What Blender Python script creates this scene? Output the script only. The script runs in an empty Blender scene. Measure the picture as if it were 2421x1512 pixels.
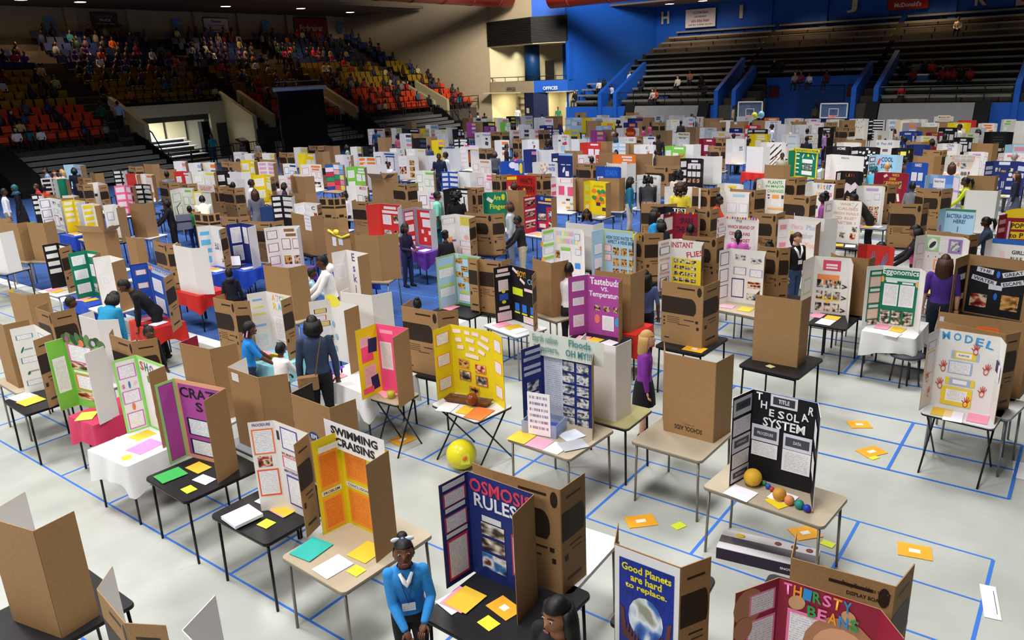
# A school science fair on an arena floor, built object by object.  Units are metres.
import bpy, bmesh, math, random
import numpy as np
from mathutils import Vector, Matrix
S = bpy.context.scene
COLL = S.collection
PI = math.pi
R = random.Random(7)

# ------------------------------------------------------------------ colours and materials
COL = dict(w='e2e0de', k='a07c54', p='8c6439', y='e3cc1c', r='c9362f', m='8f1d38', b='1f2f74', u='1f4fb0', l='a8cbe2', g='7cc24a', t='0f7a5c',
     x='15141a', o='ee7d2a', n='ef6f96', v='a8489a', s='9c9ca6', c='e8dcc0', d='5a5148')

def lin(h):
  v = [int(h[i:i+2], 16)/255 for i in (0, 2, 4)]
  return tuple(c/12.92 if c <= .04045 else ((c+.055)/1.055)**2.4 for c in v) + (1,)

MATS = {}
def mat(key, h=None, rough=.6, kind=None, **kw):
  if key in MATS: return MATS[key]
  m = bpy.data.materials.new(key); m.use_nodes = True
  nt = m.node_tree; b = nt.nodes['Principled BSDF']
  c = lin(h or 'ffffff')
  b.inputs['Base Color'].default_value = c
  b.inputs['Roughness'].default_value = rough
  b.inputs['Specular IOR Level'].default_value = kw.get('spec', .3)
  if 'metal' in kw: b.inputs['Metallic'].default_value = kw['metal']
  N = lambda t, **p: _node(nt, t, **p)
  L = nt.links.new
  if kind == 'noise':
    tc = N('ShaderNodeTexCoord'); n = N('ShaderNodeTexNoise'); n.inputs['Scale'].default_value = kw.get('scale', 30)
    n.inputs['Detail'].default_value = 3
    mx = N('ShaderNodeMixRGB'); mx.blend_type = 'MULTIPLY'; mx.inputs[0].default_value = kw.get('amt', .25)
    mx.inputs[1].default_value = c; L(tc.outputs['Object'], n.inputs['Vector'])
    rp = N('ShaderNodeValToRGB'); rp.color_ramp.elements[0].position = .35; rp.color_ramp.elements[1].position = .65
    rp.color_ramp.elements[0].color = (.35, .35, .35, 1)
    L(n.outputs['Fac'], rp.inputs[0]); L(rp.outputs[0], mx.inputs[2]); L(mx.outputs[0], b.inputs['Base Color'])
  elif kind == 'typed':
    # lines of small typing on paper, laid out in the sheet's own 0..1 space
    tc = N('ShaderNodeTexCoord'); sp = N('ShaderNodeSeparateXYZ'); L(tc.outputs['Generated'], sp.inputs[0])
    def M(op, a, bb=None):
      q = N('ShaderNodeMath'); q.operation = op
      for i, z in enumerate((a, bb)):
        if z is None: continue
        if isinstance(z, (int, float)): q.inputs[i].default_value = z
        else: L(z, q.inputs[i])
      return q.outputs[0]
    x, z = sp.outputs['X'], sp.outputs['Z']
    row = M('MULTIPLY', z, kw.get('rows', 13)); fr = M('FRACT', row); fl = M('FLOOR', row)
    cb = N('ShaderNodeCombineXYZ'); L(M('MULTIPLY', x, 34), cb.inputs[0]); L(M('MULTIPLY', fl, 7.31), cb.inputs[1])
    oi = N('ShaderNodeObjectInfo'); L(M('MULTIPLY', oi.outputs['Random'], 50), cb.inputs[2])
    n = N('ShaderNodeTexNoise'); n.inputs['Scale'].default_value = 1.0; n.inputs['Detail'].default_value = 1; L(cb.outputs[0], n.inputs['Vector'])
    ink = M('MULTIPLY', M('LESS_THAN', fr, .45), M('GREATER_THAN', n.outputs['Fac'], .45))
    inx = M('MULTIPLY', M('GREATER_THAN', x, .09), M('LESS_THAN', x, .91))
    inz = M('MULTIPLY', M('GREATER_THAN', z, .08), M('LESS_THAN', z, .93))
    fac = M('MULTIPLY', M('MULTIPLY', ink, M('MULTIPLY', inx, inz)), kw.get('amt', .6))
    mx = N('ShaderNodeMixRGB'); mx.inputs[1].default_value = c; mx.inputs[2].default_value = lin(kw.get('ink', '33333c'))
    L(fac, mx.inputs[0]); L(mx.outputs[0], b.inputs['Base Color'])
  elif kind == 'photo':
    tc = N('ShaderNodeTexCoord'); oi = N('ShaderNodeObjectInfo'); mp = N('ShaderNodeVectorMath'); mp.operation = 'MULTIPLY_ADD'
    mp.inputs[1].default_value = (2.2, 2.2, 2.2)
    L(tc.outputs['Generated'], mp.inputs[0])
    cb = N('ShaderNodeCombineXYZ'); q = N('ShaderNodeMath'); q.operation = 'MULTIPLY'; q.inputs[1].default_value = 91
    L(oi.outputs['Random'], q.inputs[0]); L(q.outputs[0], cb.inputs[0]); L(q.outputs[0], cb.inputs[2]); L(cb.outputs[0], mp.inputs[2])
    n = N('ShaderNodeTexNoise'); n.inputs['Scale'].default_value = .8; n.inputs['Detail'].default_value = 1.6; L(mp.outputs[0], n.inputs['Vector'])
    rp = N('ShaderNodeValToRGB'); e = rp.color_ramp.elements
    cols = kw['cols']
    e[0].position = .34; e[0].color = lin(cols[0]); e[1].position = .66; e[1].color = lin(cols[-1])
    for i, cc in enumerate(cols[1:-1]):
      z = e.new(.34 + .32*(i+1)/(len(cols)-1)); z.color = lin(cc)
    L(n.outputs['Fac'], rp.inputs[0]); L(rp.outputs[0], b.inputs['Base Color'])
  elif kind == 'objcol':
    oi = N('ShaderNodeObjectInfo'); L(oi.outputs['Color'], b.inputs['Base Color'])
  elif kind == 'emit':
    b.inputs['Emission Color'].default_value = c; b.inputs['Emission Strength'].default_value = kw['e']
  MATS[key] = m
  return m

def _node(nt, t, **p):
  n = nt.nodes.new(t)
  for k, v in p.items(): setattr(n, k, v)
  return n

def plain(c):
  h = COL.get(c, c)
  if c in ('k', 'p'): return mat('kraft_card', h, .75, 'noise', scale=60, amt=.18)
  return mat('card_' + h, h, .55)
def typed(c='w', ink='33333c', rows=13, amt=.38):
  h = COL.get(c, c)
  if c == 'w': h = 'eeecf2'
  return mat('typed_%s_%s_%d_%d' % (h, ink, rows, amt*100), h, .55, 'typed', ink=ink, rows=rows, amt=amt)
PH = {'a': ('140d0c', '6b3a26', 'd9c3a8', '3a1a16'), 'b': ('1a2238', '7d8896', 'e4e0da', '40404a'), 'c': ('2a0e0c', 'a83226', 'e8d2b0', '4a1812'),
   'e': ('101014', '50463c', 'b9b0a0', 'f0ece4'), 'f': ('20160e', '9a6a32', 'e2b066', '3a2a20'), 'h': ('23303a', '3f7fc0', 'e8e8ec', '6a2a1c')}
def photo(k): return mat('photo_' + k, None, .35, 'photo', cols=PH[k])

# ------------------------------------------------------------------ objects
def link(name, me, parent=None, M=None, col=None):
  o = bpy.data.objects.new(name, me)
  COLL.objects.link(o)
  if parent is not None: o.parent = parent
  if M is not None: o.matrix_local = M
  if col: o.color = lin(col)
  return o
def tag(o, label=None, cat=None, group=None, kind=None):
  if label: o['label'] = label
  if cat: o['category'] = cat
  if group: o['group'] = group
  if kind: o['kind'] = kind
  return o
def empty(name, loc, rz=0, label=None, cat=None, group=None):
  o = bpy.data.objects.new(name, None); o.empty_display_size = .1
  COLL.objects.link(o); o.location = loc; o.rotation_euler = (0, 0, rz)
  return tag(o, label, cat, group)

class MB:
  """collects simple solids into one mesh"""
  def __init__(s): s.v = []; s.f = []; s.m = []; s.sm = []; s.mats = []
  def mi(s, m):
    if m not in s.mats: s.mats.append(m)
    return s.mats.index(m)
  def add(s, vs, fs, m, smooth=False, M=None):
    b = len(s.v); k = s.mi(m)
    if M is not None: vs = [M @ Vector(v) for v in vs]
    s.v += [tuple(v) for v in vs]
    for f in fs: s.f.append([i+b for i in f]); s.m.append(k); s.sm.append(smooth)
    return s
  def box(s, a, b, m, M=None):
    x0, y0, z0 = a; x1, y1, z1 = b
    return s.add([(x0,y0,z0),(x1,y0,z0),(x1,y1,z0),(x0,y1,z0),(x0,y0,z1),(x1,y0,z1),(x1,y1,z1),(x0,y1,z1)],
          [(0,3,2,1),(4,5,6,7),(0,1,5,4),(1,2,6,5),(2,3,7,6),(3,0,4,7)], m, M=M)
  def quad(s, pts, m, M=None): return s.add(pts, [tuple(range(len(pts)))], m, M=M)
  def rbox(s, x0, y0, x1, y1, z0, z1, r, m, n=5, M=None):
    pts = []
    for cx, cy, a0 in ((x1-r, y1-r, 0), (x0+r, y1-r, 90), (x0+r, y0+r, 180), (x1-r, y0+r, 270)):
      for i in range(n+1):
        a = math.radians(a0 + 90*i/n); pts.append((cx+r*math.cos(a), cy+r*math.sin(a)))
    k = len(pts)
    vs = [(x, y, z0) for x, y in pts] + [(x, y, z1) for x, y in pts]
    fs = [tuple(range(k-1, -1, -1)), tuple(range(k, 2*k))] + [(i, (i+1) % k, k+(i+1) % k, k+i) for i in range(k)]
    return s.add(vs, fs, m, M=M)
  def tube(s, pts, rad, m, n=8, caps=True, M=None, ell=None):
    """tapered tube through points; rad a number or one per point"""
    pts = [Vector(p) for p in pts]
    rs = rad if isinstance(rad, (list, tuple)) else [rad]*len(pts)
    vs = []; prev = None
    for i, p in enumerate(pts):
      d = (pts[min(i+1, len(pts)-1)] - pts[max(i-1, 0)]).normalized()
      if prev is None:
        u = d.cross(Vector((0, 0, 1)) if abs(d.z) < .9 else Vector((1, 0, 0))).normalized()
      else:
        u = (prev - d*prev.dot(d)).normalized()
      prev = u; w = d.cross(u)
      for k in range(n):
        a = 2*PI*k/n; vs.append(p + (u*math.cos(a) + w*math.sin(a))*rs[i])
    fs = []
    for i in range(len(pts)-1):
      for k in range(n):
        fs.append((i*n+k, i*n+(k+1) % n, (i+1)*n+(k+1) % n, (i+1)*n+k))
    if caps:
      fs.append(tuple(range(n-1, -1, -1))); e = (len(pts)-1)*n; fs.append(tuple(range(e, e+n)))
    return s.add(vs, fs, m, n > 6, M=M)
  def ball(s, c, r, m, nu=14, nv=9, M=None, fn=None):
    rx, ry, rz = (r, r, r) if isinstance(r, (int, float)) else r
    vs = []; c = Vector(c)
    for j in range(nv+1):
      th = PI*j/nv
      for i in range(nu):
        ph = 2*PI*i/nu
        p = Vector((math.sin(th)*math.cos(ph), math.sin(th)*math.sin(ph), math.cos(th)))
        if fn: p = fn(p)
        vs.append(c + Vector((p.x*rx, p.y*ry, p.z*rz)))
    fs = []
    for j in range(nv):
      for i in range(nu):
        q = (j*nu+i, (j+1)*nu+i, (j+1)*nu+(i+1) % nu, j*nu+(i+1) % nu)
        fs.append(q)
    return s.add(vs, fs, m, True, M=M)
  def disc(s, c, rx, rz, m, y=0, n=16):
    return s.add([(c[0]+rx*math.cos(2*PI*i/n), y, c[1]+rz*math.sin(2*PI*i/n)) for i in range(n)], [tuple(range(n))], m)
  def mesh(s, name):
    me = bpy.data.meshes.new(name); me.from_pydata(s.v, [], s.f)
    for m in s.mats: me.materials.append(m)
    me.polygons.foreach_set('material_index', s.m); me.polygons.foreach_set('use_smooth', s.sm)
    me.update(); return me
  def build(s, name, parent=None, M=None, col=None): return link(name, s.mesh(name), parent, M, col)

def rz(a): return Matrix.Rotation(a, 4, 'Z')
def tr(x, y, z): return Matrix.Translation((x, y, z))

QM = {}
def sheet_mesh(m):
  """unit sheet standing in the xz plane, facing -y"""
  if m.name not in QM:
    QM[m.name] = MB().box((-.5, 0, -.5), (.5, .001, .5), m).mesh('sheet')
  return QM[m.name]
FM = {}
def flat_mesh(m):
  if m.name not in FM:
    FM[m.name] = MB().box((-.5, -.5, 0), (.5, .5, 1), m).mesh('sheet')
  return FM[m.name]
TM = {}
def text_mesh(body, m, bold=.02):
  """lettering standing in the xz plane fitted into a unit box, facing -y"""
  k = (body, m.name, bold)
  if k in TM: return TM[k]
  cu = bpy.data.curves.new('lettering', 'FONT'); cu.body = body; cu.offset = bold; cu.resolution_u = 2
  cu.align_x = 'CENTER'; cu.space_line = .95
  ob = bpy.data.objects.new('lettering', cu)
  me = bpy.data.meshes.new_from_object(ob)
  bpy.data.objects.remove(ob); bpy.data.curves.remove(cu)
  n = len(me.vertices); co = np.zeros(n*3); me.vertices.foreach_get('co', co); co = co.reshape(-1, 3)
  lo, hi = co.min(0), co.max(0); c = (lo+hi)/2; d = np.maximum(hi-lo, 1e-4)
  out = np.zeros_like(co); out[:, 0] = (co[:, 0]-c[0])/d[0]; out[:, 2] = (co[:, 1]-c[1])/d[1]
  me.vertices.foreach_set('co', out.ravel()); me.materials.clear(); me.materials.append(m); me.update()
  me.name = 'lettering'; TM[k] = me
  return me
def put(name, me, parent, x, y, z, w, h, ang=0, M=None):
  """a thin upright item on a panel"""
  Q = tr(x, y, z) @ Matrix.Rotation(ang, 4, 'Y') @ Matrix.Diagonal((w, 1, h, 1))
  return link(name, me, parent, Q if M is None else M @ Q)
TH = 2.48657118
# ------------------------------------------------------------------ people
SKIN = {'d': '5c3826', 'm': '8f5f42', 'l': 'd3a184'}
HAIR = {'k': '0e0c0d', 'n': '3a2217', 'y': 'b08a55', 'g': '8d8a86', 't': '1d5560', 'w': '20211f'}

def frame(spec):
  """limb segments and solids of a figure 1.70 m tall facing -y, feet at z 0"""
  pose, kid = spec['pose'], spec['h'] < 1.46
  lean = {'bd': .62, 'lean': .16, 'fw': .12}.get(pose, 0.03)
  sit = pose == 'sit'
  dz = -.45 if sit else 0
  if sit: lean = spec.get('lean', .1)
  hipz = .90+dz
  piv = Vector((0, 0, hipz))
  RL = Matrix.Rotation(lean, 3, 'X')
  up = lambda p: piv + RL @ (Vector(p)+Vector((0, 0, dz))-piv)
  sw = .155 if kid else .175
  hs = 1.17 if kid else 1.0
  seg = []; mb = MB(); D = mat('tmp')
  # torso
  rings = [(.84,.145,.105,0),(.93,.165,.118,0),(1.04,.138,.1,0),(1.18,.15,.108,0),(1.30,.168,.108,.0),(1.37,.15,.09,.005),(1.42,.075,.06,.005),(1.50,.05,.052,-.005)]
  n = 16; vs = []
  for z, a, b, yo in rings:
    for k in range(n):
      t = 2*PI*k/n; vs.append(up((a*math.cos(t), b*math.sin(t)+yo, z)))
  fs = [(i*n+k, i*n+(k+1) % n, (i+1)*n+(k+1) % n, (i+1)*n+k) for i in range(len(rings)-1) for k in range(n)]
  fs += [tuple(range(n-1, -1, -1)), tuple(range((len(rings)-1)*n, len(rings)*n))]
  mb.add(vs, fs, D)
  seg += [('bottom', up((0,0,.78)), up((0,0,.86)), .14, .14), ('torso', up((0,0,1.02)), up((0,0,1.32)), .13, .13), ('torso', up((-sw*.8,0,1.37)), up((sw*.8,0,1.37)), .06, .06),
      ('neck', up((0,0,1.47)), up((0,-.01,1.50)), .05, .05)]
  # head
  hc = up((0, -.015, 1.47+.118*hs))
  turn = spec.get('turn', 0); nod = spec.get('nod', 0)
  HM = Matrix.Translation(hc) @ Matrix.Rotation(turn, 4, 'Z') @ Matrix.Rotation(lean*.5+nod, 4, 'X')
  def hfn(p):
    p = p.copy()
    if p.z < -.1: p.x *= 1-.38*(-p.z-.1); p.y *= 1-.12*(-p.z-.1)
    if p.y < 0 and abs(p.z) < .95: p.y *= 1.0 - .1*max(0, p.z)
    return p
  mb.ball((0,0,0), (.076*hs, .094*hs, .116*hs), D, 20, 14, M=HM, fn=hfn)
  mb.ball((0,-.094*hs,-.018*hs), (.014*hs,.022*hs,.024*hs), D, 8, 6, M=HM)
  mb.ball((0,-.082*hs,-.064*hs), (.026*hs,.016*hs,.013*hs), D, 8, 6, M=HM)
  for sx in (-1, 1): mb.ball((sx*.077*hs,.008,-.01), (.012,.022,.032), D, 8, 6, M=HM)
  seg.append(('head', HM @ Vector((0,0,-.04)), HM @ Vector((0,0,.05)), .09*hs, .09*hs))
  # arms
  W = {'st': ((-.235,-.05,.84),(.235,-.05,.84)), 'fw': ((-.17,-.40,1.02),(.17,-.38,1.0)), 'fo': ((-.07,-.25,1.05),(.07,-.27,1.08)),
    'bd': ((-.16,-.36,.95),(.16,-.36,.95)), 'lean': ((-.05,-.30,.96),(.12,-.28,1.0)), 'sit': ((-.13,-.30,1.02),(.13,-.30,1.02)), 'up': ((-.235,-.05,.84),(.42,-.1,1.75))}[pose]
  hands = []
  for sx, w in ((-1, W[0]), (1, W[1])):
    s0 = up((sx*sw, 0, 1.37)); w = up(w)
    a, b = .285, .255
    d = w-s0; L = min(d.length, (a+b)*.995); d.normalize(); w = s0+d*L
    ca = (a*a+L*L-b*b)/(2*a*L); ang = math.acos(max(-1, min(1, ca)))
    hint = Vector((sx*.5, .6, -.5)); hint = (hint-d*hint.dot(d)).normalized()
    e = s0 + d*(a*math.cos(ang)) + hint*(a*math.sin(ang))
    mb.tube([s0+Vector((-sx*.03,0,0)), s0, s0.lerp(e,.5), e, e.lerp(w,.4), w], [.046,.05,.045,.04,.039,.029], D, 10)
    mb.ball(s0, .051, D, 10, 7)
    seg += [('uarm', s0, e, .05, .042), ('farm', e, w, .042, .03)]
    hands.append((sx, w, (w-e).normalized()))
    seg.append(('hand', w+(w-e).normalized()*.03, w+(w-e).normalized()*.14, .035, .03))
  # legs
  for sx in (-1, 1):
    h0 = Vector((sx*.082, 0, hipz-.01))
    if sit: kn = Vector((sx*.11, -.42, .47)); an = Vector((sx*.12, -.40, .07))
    else:
      st = spec.get('step', .0)*sx
      kn = Vector((sx*.09, -.015+st*.5, .48)); an = Vector((sx*.095, .02+st, .08))
    mb.tube([h0, h0.lerp(kn,.45), kn, kn.lerp(an,.35), an], [.088,.08,.056,.055,.038], D, 10)
    mb.ball(an+Vector((0,-.055,-.04)), (.042,.125,.04), D, 10, 7)
    seg += [('thigh', h0, kn, .085, .055), ('shin', kn, an, .055, .04), ('foot', an+Vector((0,.02,-.03)), an+Vector((0,-.12,-.045)), .045, .04)]
  return mb, seg, hands, HM, hs, up, dz

def hand_solid(mb, sx, w, d, m, k=1.0):
  """palm and five bent fingers continuing the forearm"""
  d = d.normalized(); side = d.cross(Vector((0, 0, 1)))
  if side.length < .2: side = d.cross(Vector((0, 1, 0)))
  side.normalize(); nrm = side.cross(d).normalized()
  if nrm.z > 0 and abs(d.z) < .6: pass
  p = w + d*.045*k
  M = Matrix((side, d, nrm)).transposed().to_4x4(); M.translation = p
  mb.ball((0,0,0), (.038*k,.052*k,.017*k), m, 8, 6, M=M)
  for i, (o, ln) in enumerate(((-.028,.062),(-.010,.074),(.009,.07),(.027,.054))):
    a = p + side*o*k + d*.04*k
    b = a + d*ln*.5*k - nrm*.008*k; c = b + d*ln*.32*k - nrm*.03*k
    mb.tube([a, b, c], [.0095*k,.0088*k,.0065*k], m, 6)
  a = p - d*.02*k + side*(-sx)*.032*k; b = a + (side*(-sx)*.6+d*.7).normalized()*.04*k; c = b + (d*.9-nrm*.4).normalized()*.03*k
  mb.tube([a, b, c], [.012*k,.0105*k,.008*k], m, 6)

def hair_solid(style, m, HM, hs, up, h2=None):
  mb = MB()
  s = hs
  def cap(k, low, front):
    nu, nv = 20, 14; vs = []; fs = []
    for j in range(nv+1):
      th = PI*j/nv
      for i in range(nu):
        ph = 2*PI*i/nu
        vs.append(Vector((math.sin(th)*math.cos(ph)*.078*k*s, math.sin(th)*math.sin(ph)*.097*k*s+.004, math.cos(th)*.119*k*s)))
    for j in range(nv):
      for i in range(nu):
        q = (j*nu+i, (j+1)*nu+i, (j+1)*nu+(i+1) % nu, j*nu+(i+1) % nu)
        c = sum((vs[x] for x in q), Vector())/4/s
        lim = front if c.y < -.03 else (low if c.y > .03 else low+(front-low)*(.03-c.y)/.06)
        if c.z > lim: fs.append(q)
    mb.add(vs, fs, m, True, M=HM)
  if style == 'bald': cap(1.03, -.03, .2); return mb
  if style == 'hijab':
    cap(1.16, -.2, .045); mb.tube([HM @ Vector((0,.0,-.09)), HM @ Vector((0,.01,-.2))], [.085, .16], m, 14); return mb
  cap(1.07, -.065, .062)
  if style in ('bun', 'bowbun', 'bow'):
    mb.ball(HM @ Vector((0,.05,.135)) if style != 'bow' else HM @ Vector((0,.06,.1)), (.05,.05,.042) if style != 'bow' else (.1,.09,.085), m, 12, 8)
  if style in ('bowbun', 'bow'):
    b = plain('cfdcf0' if style == 'bowbun' else 'e8dcc0')
    for sx in (-1, 1): mb.ball(HM @ Vector((sx*.06,-.02,.125)), (.045,.012,.024), b, 8, 6)
    mb.ball(HM @ Vector((0,-.03,.125)), .02, plain('4f8fd8'), 8, 6)
  if style == 'pony': mb.tube([HM @ Vector(p) for p in ((0,.09,.05),(0,.15,.03),(0,.165,-.06),(0,.14,-.18))], [.03,.042,.04,.012], m, 10)
  if style == 'beads':
    pk = plain('f0a8c8')
    for i in range(9):
      a = PI*(i/8); mb.tube([HM @ Vector((.085*math.cos(a), .075*math.sin(a), .03)), HM @ Vector((.1*math.cos(a), .1*math.sin(a), -.12))], [.014,.012], pk if i % 2 else m, 6)
  if style in ('long', 'bob'):
    z = -.30 if style == 'long' else -.13
    for a in np.linspace(.02, PI-.02, 13):
      x, y = math.cos(a), math.sin(a)
      mb.tube([HM @ Vector((.072*x*s, .085*y*s, .05)), HM @ Vector((.09*x, .098*y+.005, -.05)), HM @ Vector((.092*x, .09*y+.02, z*.7)), HM @ Vector((.075*x, .07*y+.035, z))], [.03,.034,.034,.012], m, 7)
  if style in ('afro', 'curly'):
    rr = R; k = .105 if style == 'afro' else .13
    mb.ball(HM @ Vector((0,.03,.035)), (k,k,k*.98), m, 14, 10)
    for i in range(26):
      a = rr.uniform(-.4, PI+.4); z = rr.uniform(-.14 if style == 'curly' else -.05, .14)
      q = math.sqrt(max(0, 1-(z/.2)**2))*k
      mb.ball(HM @ Vector((q*math.cos(a), q*math.sin(a)*.9+.02, z)), rr.uniform(.03,.05), m, 7, 5)
  return mb

def remesh_all(jobs):
  """jobs: (MB, voxel); returns one continuous smooth mesh for each"""
  obs = []
  for mb, vx in jobs:
    o = mb.build('figure_source')
    q = o.modifiers.new('v', 'REMESH'); q.mode = 'VOXEL'; q.voxel_size = vx
    q = o.modifiers.new('s', 'SMOOTH'); q.factor = .5; q.iterations = 4 if vx < .02 else 2
    obs.append(o)
  dg = bpy.context.evaluated_depsgraph_get(); dg.update()
  out = []
  for o in obs:
    out.append(bpy.data.meshes.new_from_object(o.evaluated_get(dg)))
  for o in obs:
    me = o.data; bpy.data.objects.remove(o); bpy.data.meshes.remove(me)
  return out

def region(me, seg):
  n = len(me.polygons); c = np.zeros(n*3); me.polygons.foreach_get('center', c); c = c.reshape(-1, 3)
  best = np.full(n, 1e9); idx = np.zeros(n, int)
  for k, (nm, a, b, r0, r1) in enumerate(seg):
    a = np.array(a); d = np.array(b)-a
    t = np.clip(((c-a) @ d)/max(d @ d, 1e-9), 0, 1)
    q = np.linalg.norm(c-(a+t[:, None]*d), axis=1)-(r0+(r1-r0)*t)
    w = q < best; best[w] = q[w]; idx[w] = k
  return idx, c

def sub_mesh(me, faces, off, m, name):
  """the chosen faces of a body pushed outward: a garment lying on it"""
  n = len(me.vertices); co = np.zeros(n*3); me.vertices.foreach_get('co', co); co = co.reshape(-1, 3)
  no = np.zeros(n*3); me.vertices.foreach_get('normal', no); no = no.reshape(-1, 3)
  ps = [tuple(me.polygons[i].vertices) for i in faces]
  used = sorted({v for p in ps for v in p}); mp = {v: i for i, v in enumerate(used)}
  o = bpy.data.meshes.new(name)
  o.from_pydata([tuple(co[v]+no[v]*off) for v in used], [], [tuple(mp[v] for v in p) for p in ps])
  o.materials.append(m); o.polygons.foreach_set('use_smooth', [True]*len(ps)); o.update(); return o

def build_people(rows):
  specs = []
  for r in rows:
    x, y, z, yaw, h, pose, skin, hair, hcol, top, sl, bot, bcol, lod, label, group = r
    s = dict(pose=pose, h=h, turn=R.uniform(-.25,.25) if lod else 0, nod=.12 if pose in ('fw','bd') else (-.38 if pose == 'lean' else 0), step=R.uniform(-.06,.06))
    specs.append((r, s, frame(s)))
  ms = remesh_all([(f[0], .0125 if r[13] == 0 else (.02 if r[13] == 1 else .03)) for r, s, f in specs])
  for (r, s, f), me in zip(specs, ms):
    x, y, z, yaw, h, pose, skin, hair, hcol, top, sl, bot, bcol, lod, label, group = r
    mb, seg, hands, HM, hs, up, dz = f
    k = h/1.70
    idx, c = region(me, seg)
    names = [q[0] for q in seg]
    sk = mat('skin_'+skin, SKIN[skin], .5); tp = mat('cloth_'+top, top, .85, 'noise', scale=25, amt=.15); bt = mat('cloth_'+bcol, bcol, .85, 'noise', scale=25, amt=.15)
    sh = mat('shoe_dark', '17151a', .6)
    def want(nm):
      if nm in ('torso', 'uarm'): return 1
      if nm == 'farm': return 1 if sl == 'L' else 0
      if nm == 'bottom': return 2
      if nm in ('thigh', 'shin'): return 2 if bot == 'pants' else 0
      return 3 if nm == 'foot' else 0
    w = np.array([want(q) for q in names])[idx]
    me.materials.clear()
    hm = mat('hair_'+hcol, HAIR[hcol], .5)
    M = Matrix.Translation((x, y, z)) @ rz(yaw) @ Matrix.Scale(k, 4)
    if lod == 0:
      for q in (sk,): me.materials.append(q)
      me.polygons.foreach_set('material_index', [0]*len(me.polygons)); me.polygons.foreach_set('use_smooth', [True]*len(me.polygons))
      hb = MB()
      for a in hands: hand_solid(hb, *a, sk)
      body = join_mesh(me, hb.mesh('hands'), 'person')
      o = link('person', body, None, M)
      link('shirt', sub_mesh(me, np.where(w == 1)[0], .009, tp, 'shirt'), o)
      if bot == 'pants': link('trousers', sub_mesh(me, np.where(w == 2)[0], .008, bt, 'trousers'), o)
      link('shoes', sub_mesh(me, np.where(w == 3)[0], .006, sh, 'shoes'), o)
      hair_solid(hair, hm, HM, hs, up).build('hair', o)
      em = plain('c8bab0'); im = plain('1a100c'); lm = mat('lip_'+skin, {'d': '6a3030', 'm': '874840', 'l': 'c87a70'}[skin], .4)
      for sx in (-1, 1):
        e = MB(); e.ball((sx*.031*hs,-.0825*hs,.010*hs), (.0130*hs,.0078*hs,.0062*hs), em, 10, 7, M=HM); e.ball((sx*.031*hs,-.0878*hs,.010*hs), (.0078*hs,.0040,.0064*hs), im, 8, 6, M=HM)
        e.build('eye', o)
        e = MB(); e.tube([HM @ Vector((sx*.014*hs,-.0945*hs,.034*hs)), HM @ Vector((sx*.033*hs,-.0905*hs,.04*hs)), HM @ Vector((sx*.052*hs,-.077*hs,.033*hs))], [.003,.004,.002], hm, 6); e.build('eyebrow', o)
      e = MB(); e.ball((0,-.0975*hs,-.064*hs), (.025*hs,.006*hs,.0085*hs), lm, 10, 6, M=HM); e.build('mouth', o)
    else:
      for q in (sk, tp, bt, sh): me.materials.append(q)
      me.polygons.foreach_set('material_index', w.astype(int).tolist()); me.polygons.foreach_set('use_smooth', [True]*len(me.polygons))
      hb = MB()
      if lod == 1:
        for a in hands: hand_solid(hb, *a, sk)
      else:
        for sx, ww, d in hands: hb.ball(ww+d*.07, (.035,.03,.06), sk, 7, 5)
      o = link('person', join_mesh(me, hb.mesh('hands'), 'person'), None, M)
      hair_solid(hair, hm, HM, hs, up).build('hair', o)
    if bot == 'skirt':
      sm = MB(); nn = 24; vs = []
      rs = [(.97,.148),(.85,.185),(.68,.215),(.56,.225)] if not hair == 'hijab' else [(1.0,.15),(.7,.21),(.35,.25),(.04,.27)]
      for z_, q in rs:
        for i in range(nn):
          a = 2*PI*i/nn; q2 = q*(1+.04*(i % 2)); vs.append(up((q2*math.cos(a), q2*math.sin(a)*.8, z_)) if z_ > .9 else Vector((q2*math.cos(a), q2*math.sin(a)*.8, z_)))
      sm.add(vs, [(i*nn+j, i*nn+(j+1) % nn, (i+1)*nn+(j+1) % nn, (i+1)*nn+j) for i in range(len(rs)-1) for j in range(nn)], bt, True)
      sm.build('skirt', o)
    tag(o, label, 'person', group)
    me_extra(o, r, f)

def join_mesh(a, b, name):
  na = len(a.vertices); me = bpy.data.meshes.new(name)
  vs = [tuple(v.co) for v in a.vertices]+[tuple(v.co) for v in b.vertices]
  fs = [tuple(p.vertices) for p in a.polygons]+[tuple(i+na for i in p.vertices) for p in b.polygons]
  ma = [p.material_index for p in a.polygons]; mats = list(a.materials)
  mb_ = []
  for p in b.polygons:
    m = b.materials[p.material_index]
    if m not in mats: mats.append(m)
    mb_.append(mats.index(m))
  me.from_pydata(vs, [], fs)
  for m in mats: me.materials.append(m)
  me.polygons.foreach_set('material_index', ma+mb_); me.polygons.foreach_set('use_smooth', [True]*len(fs)); me.update(); return me

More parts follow.
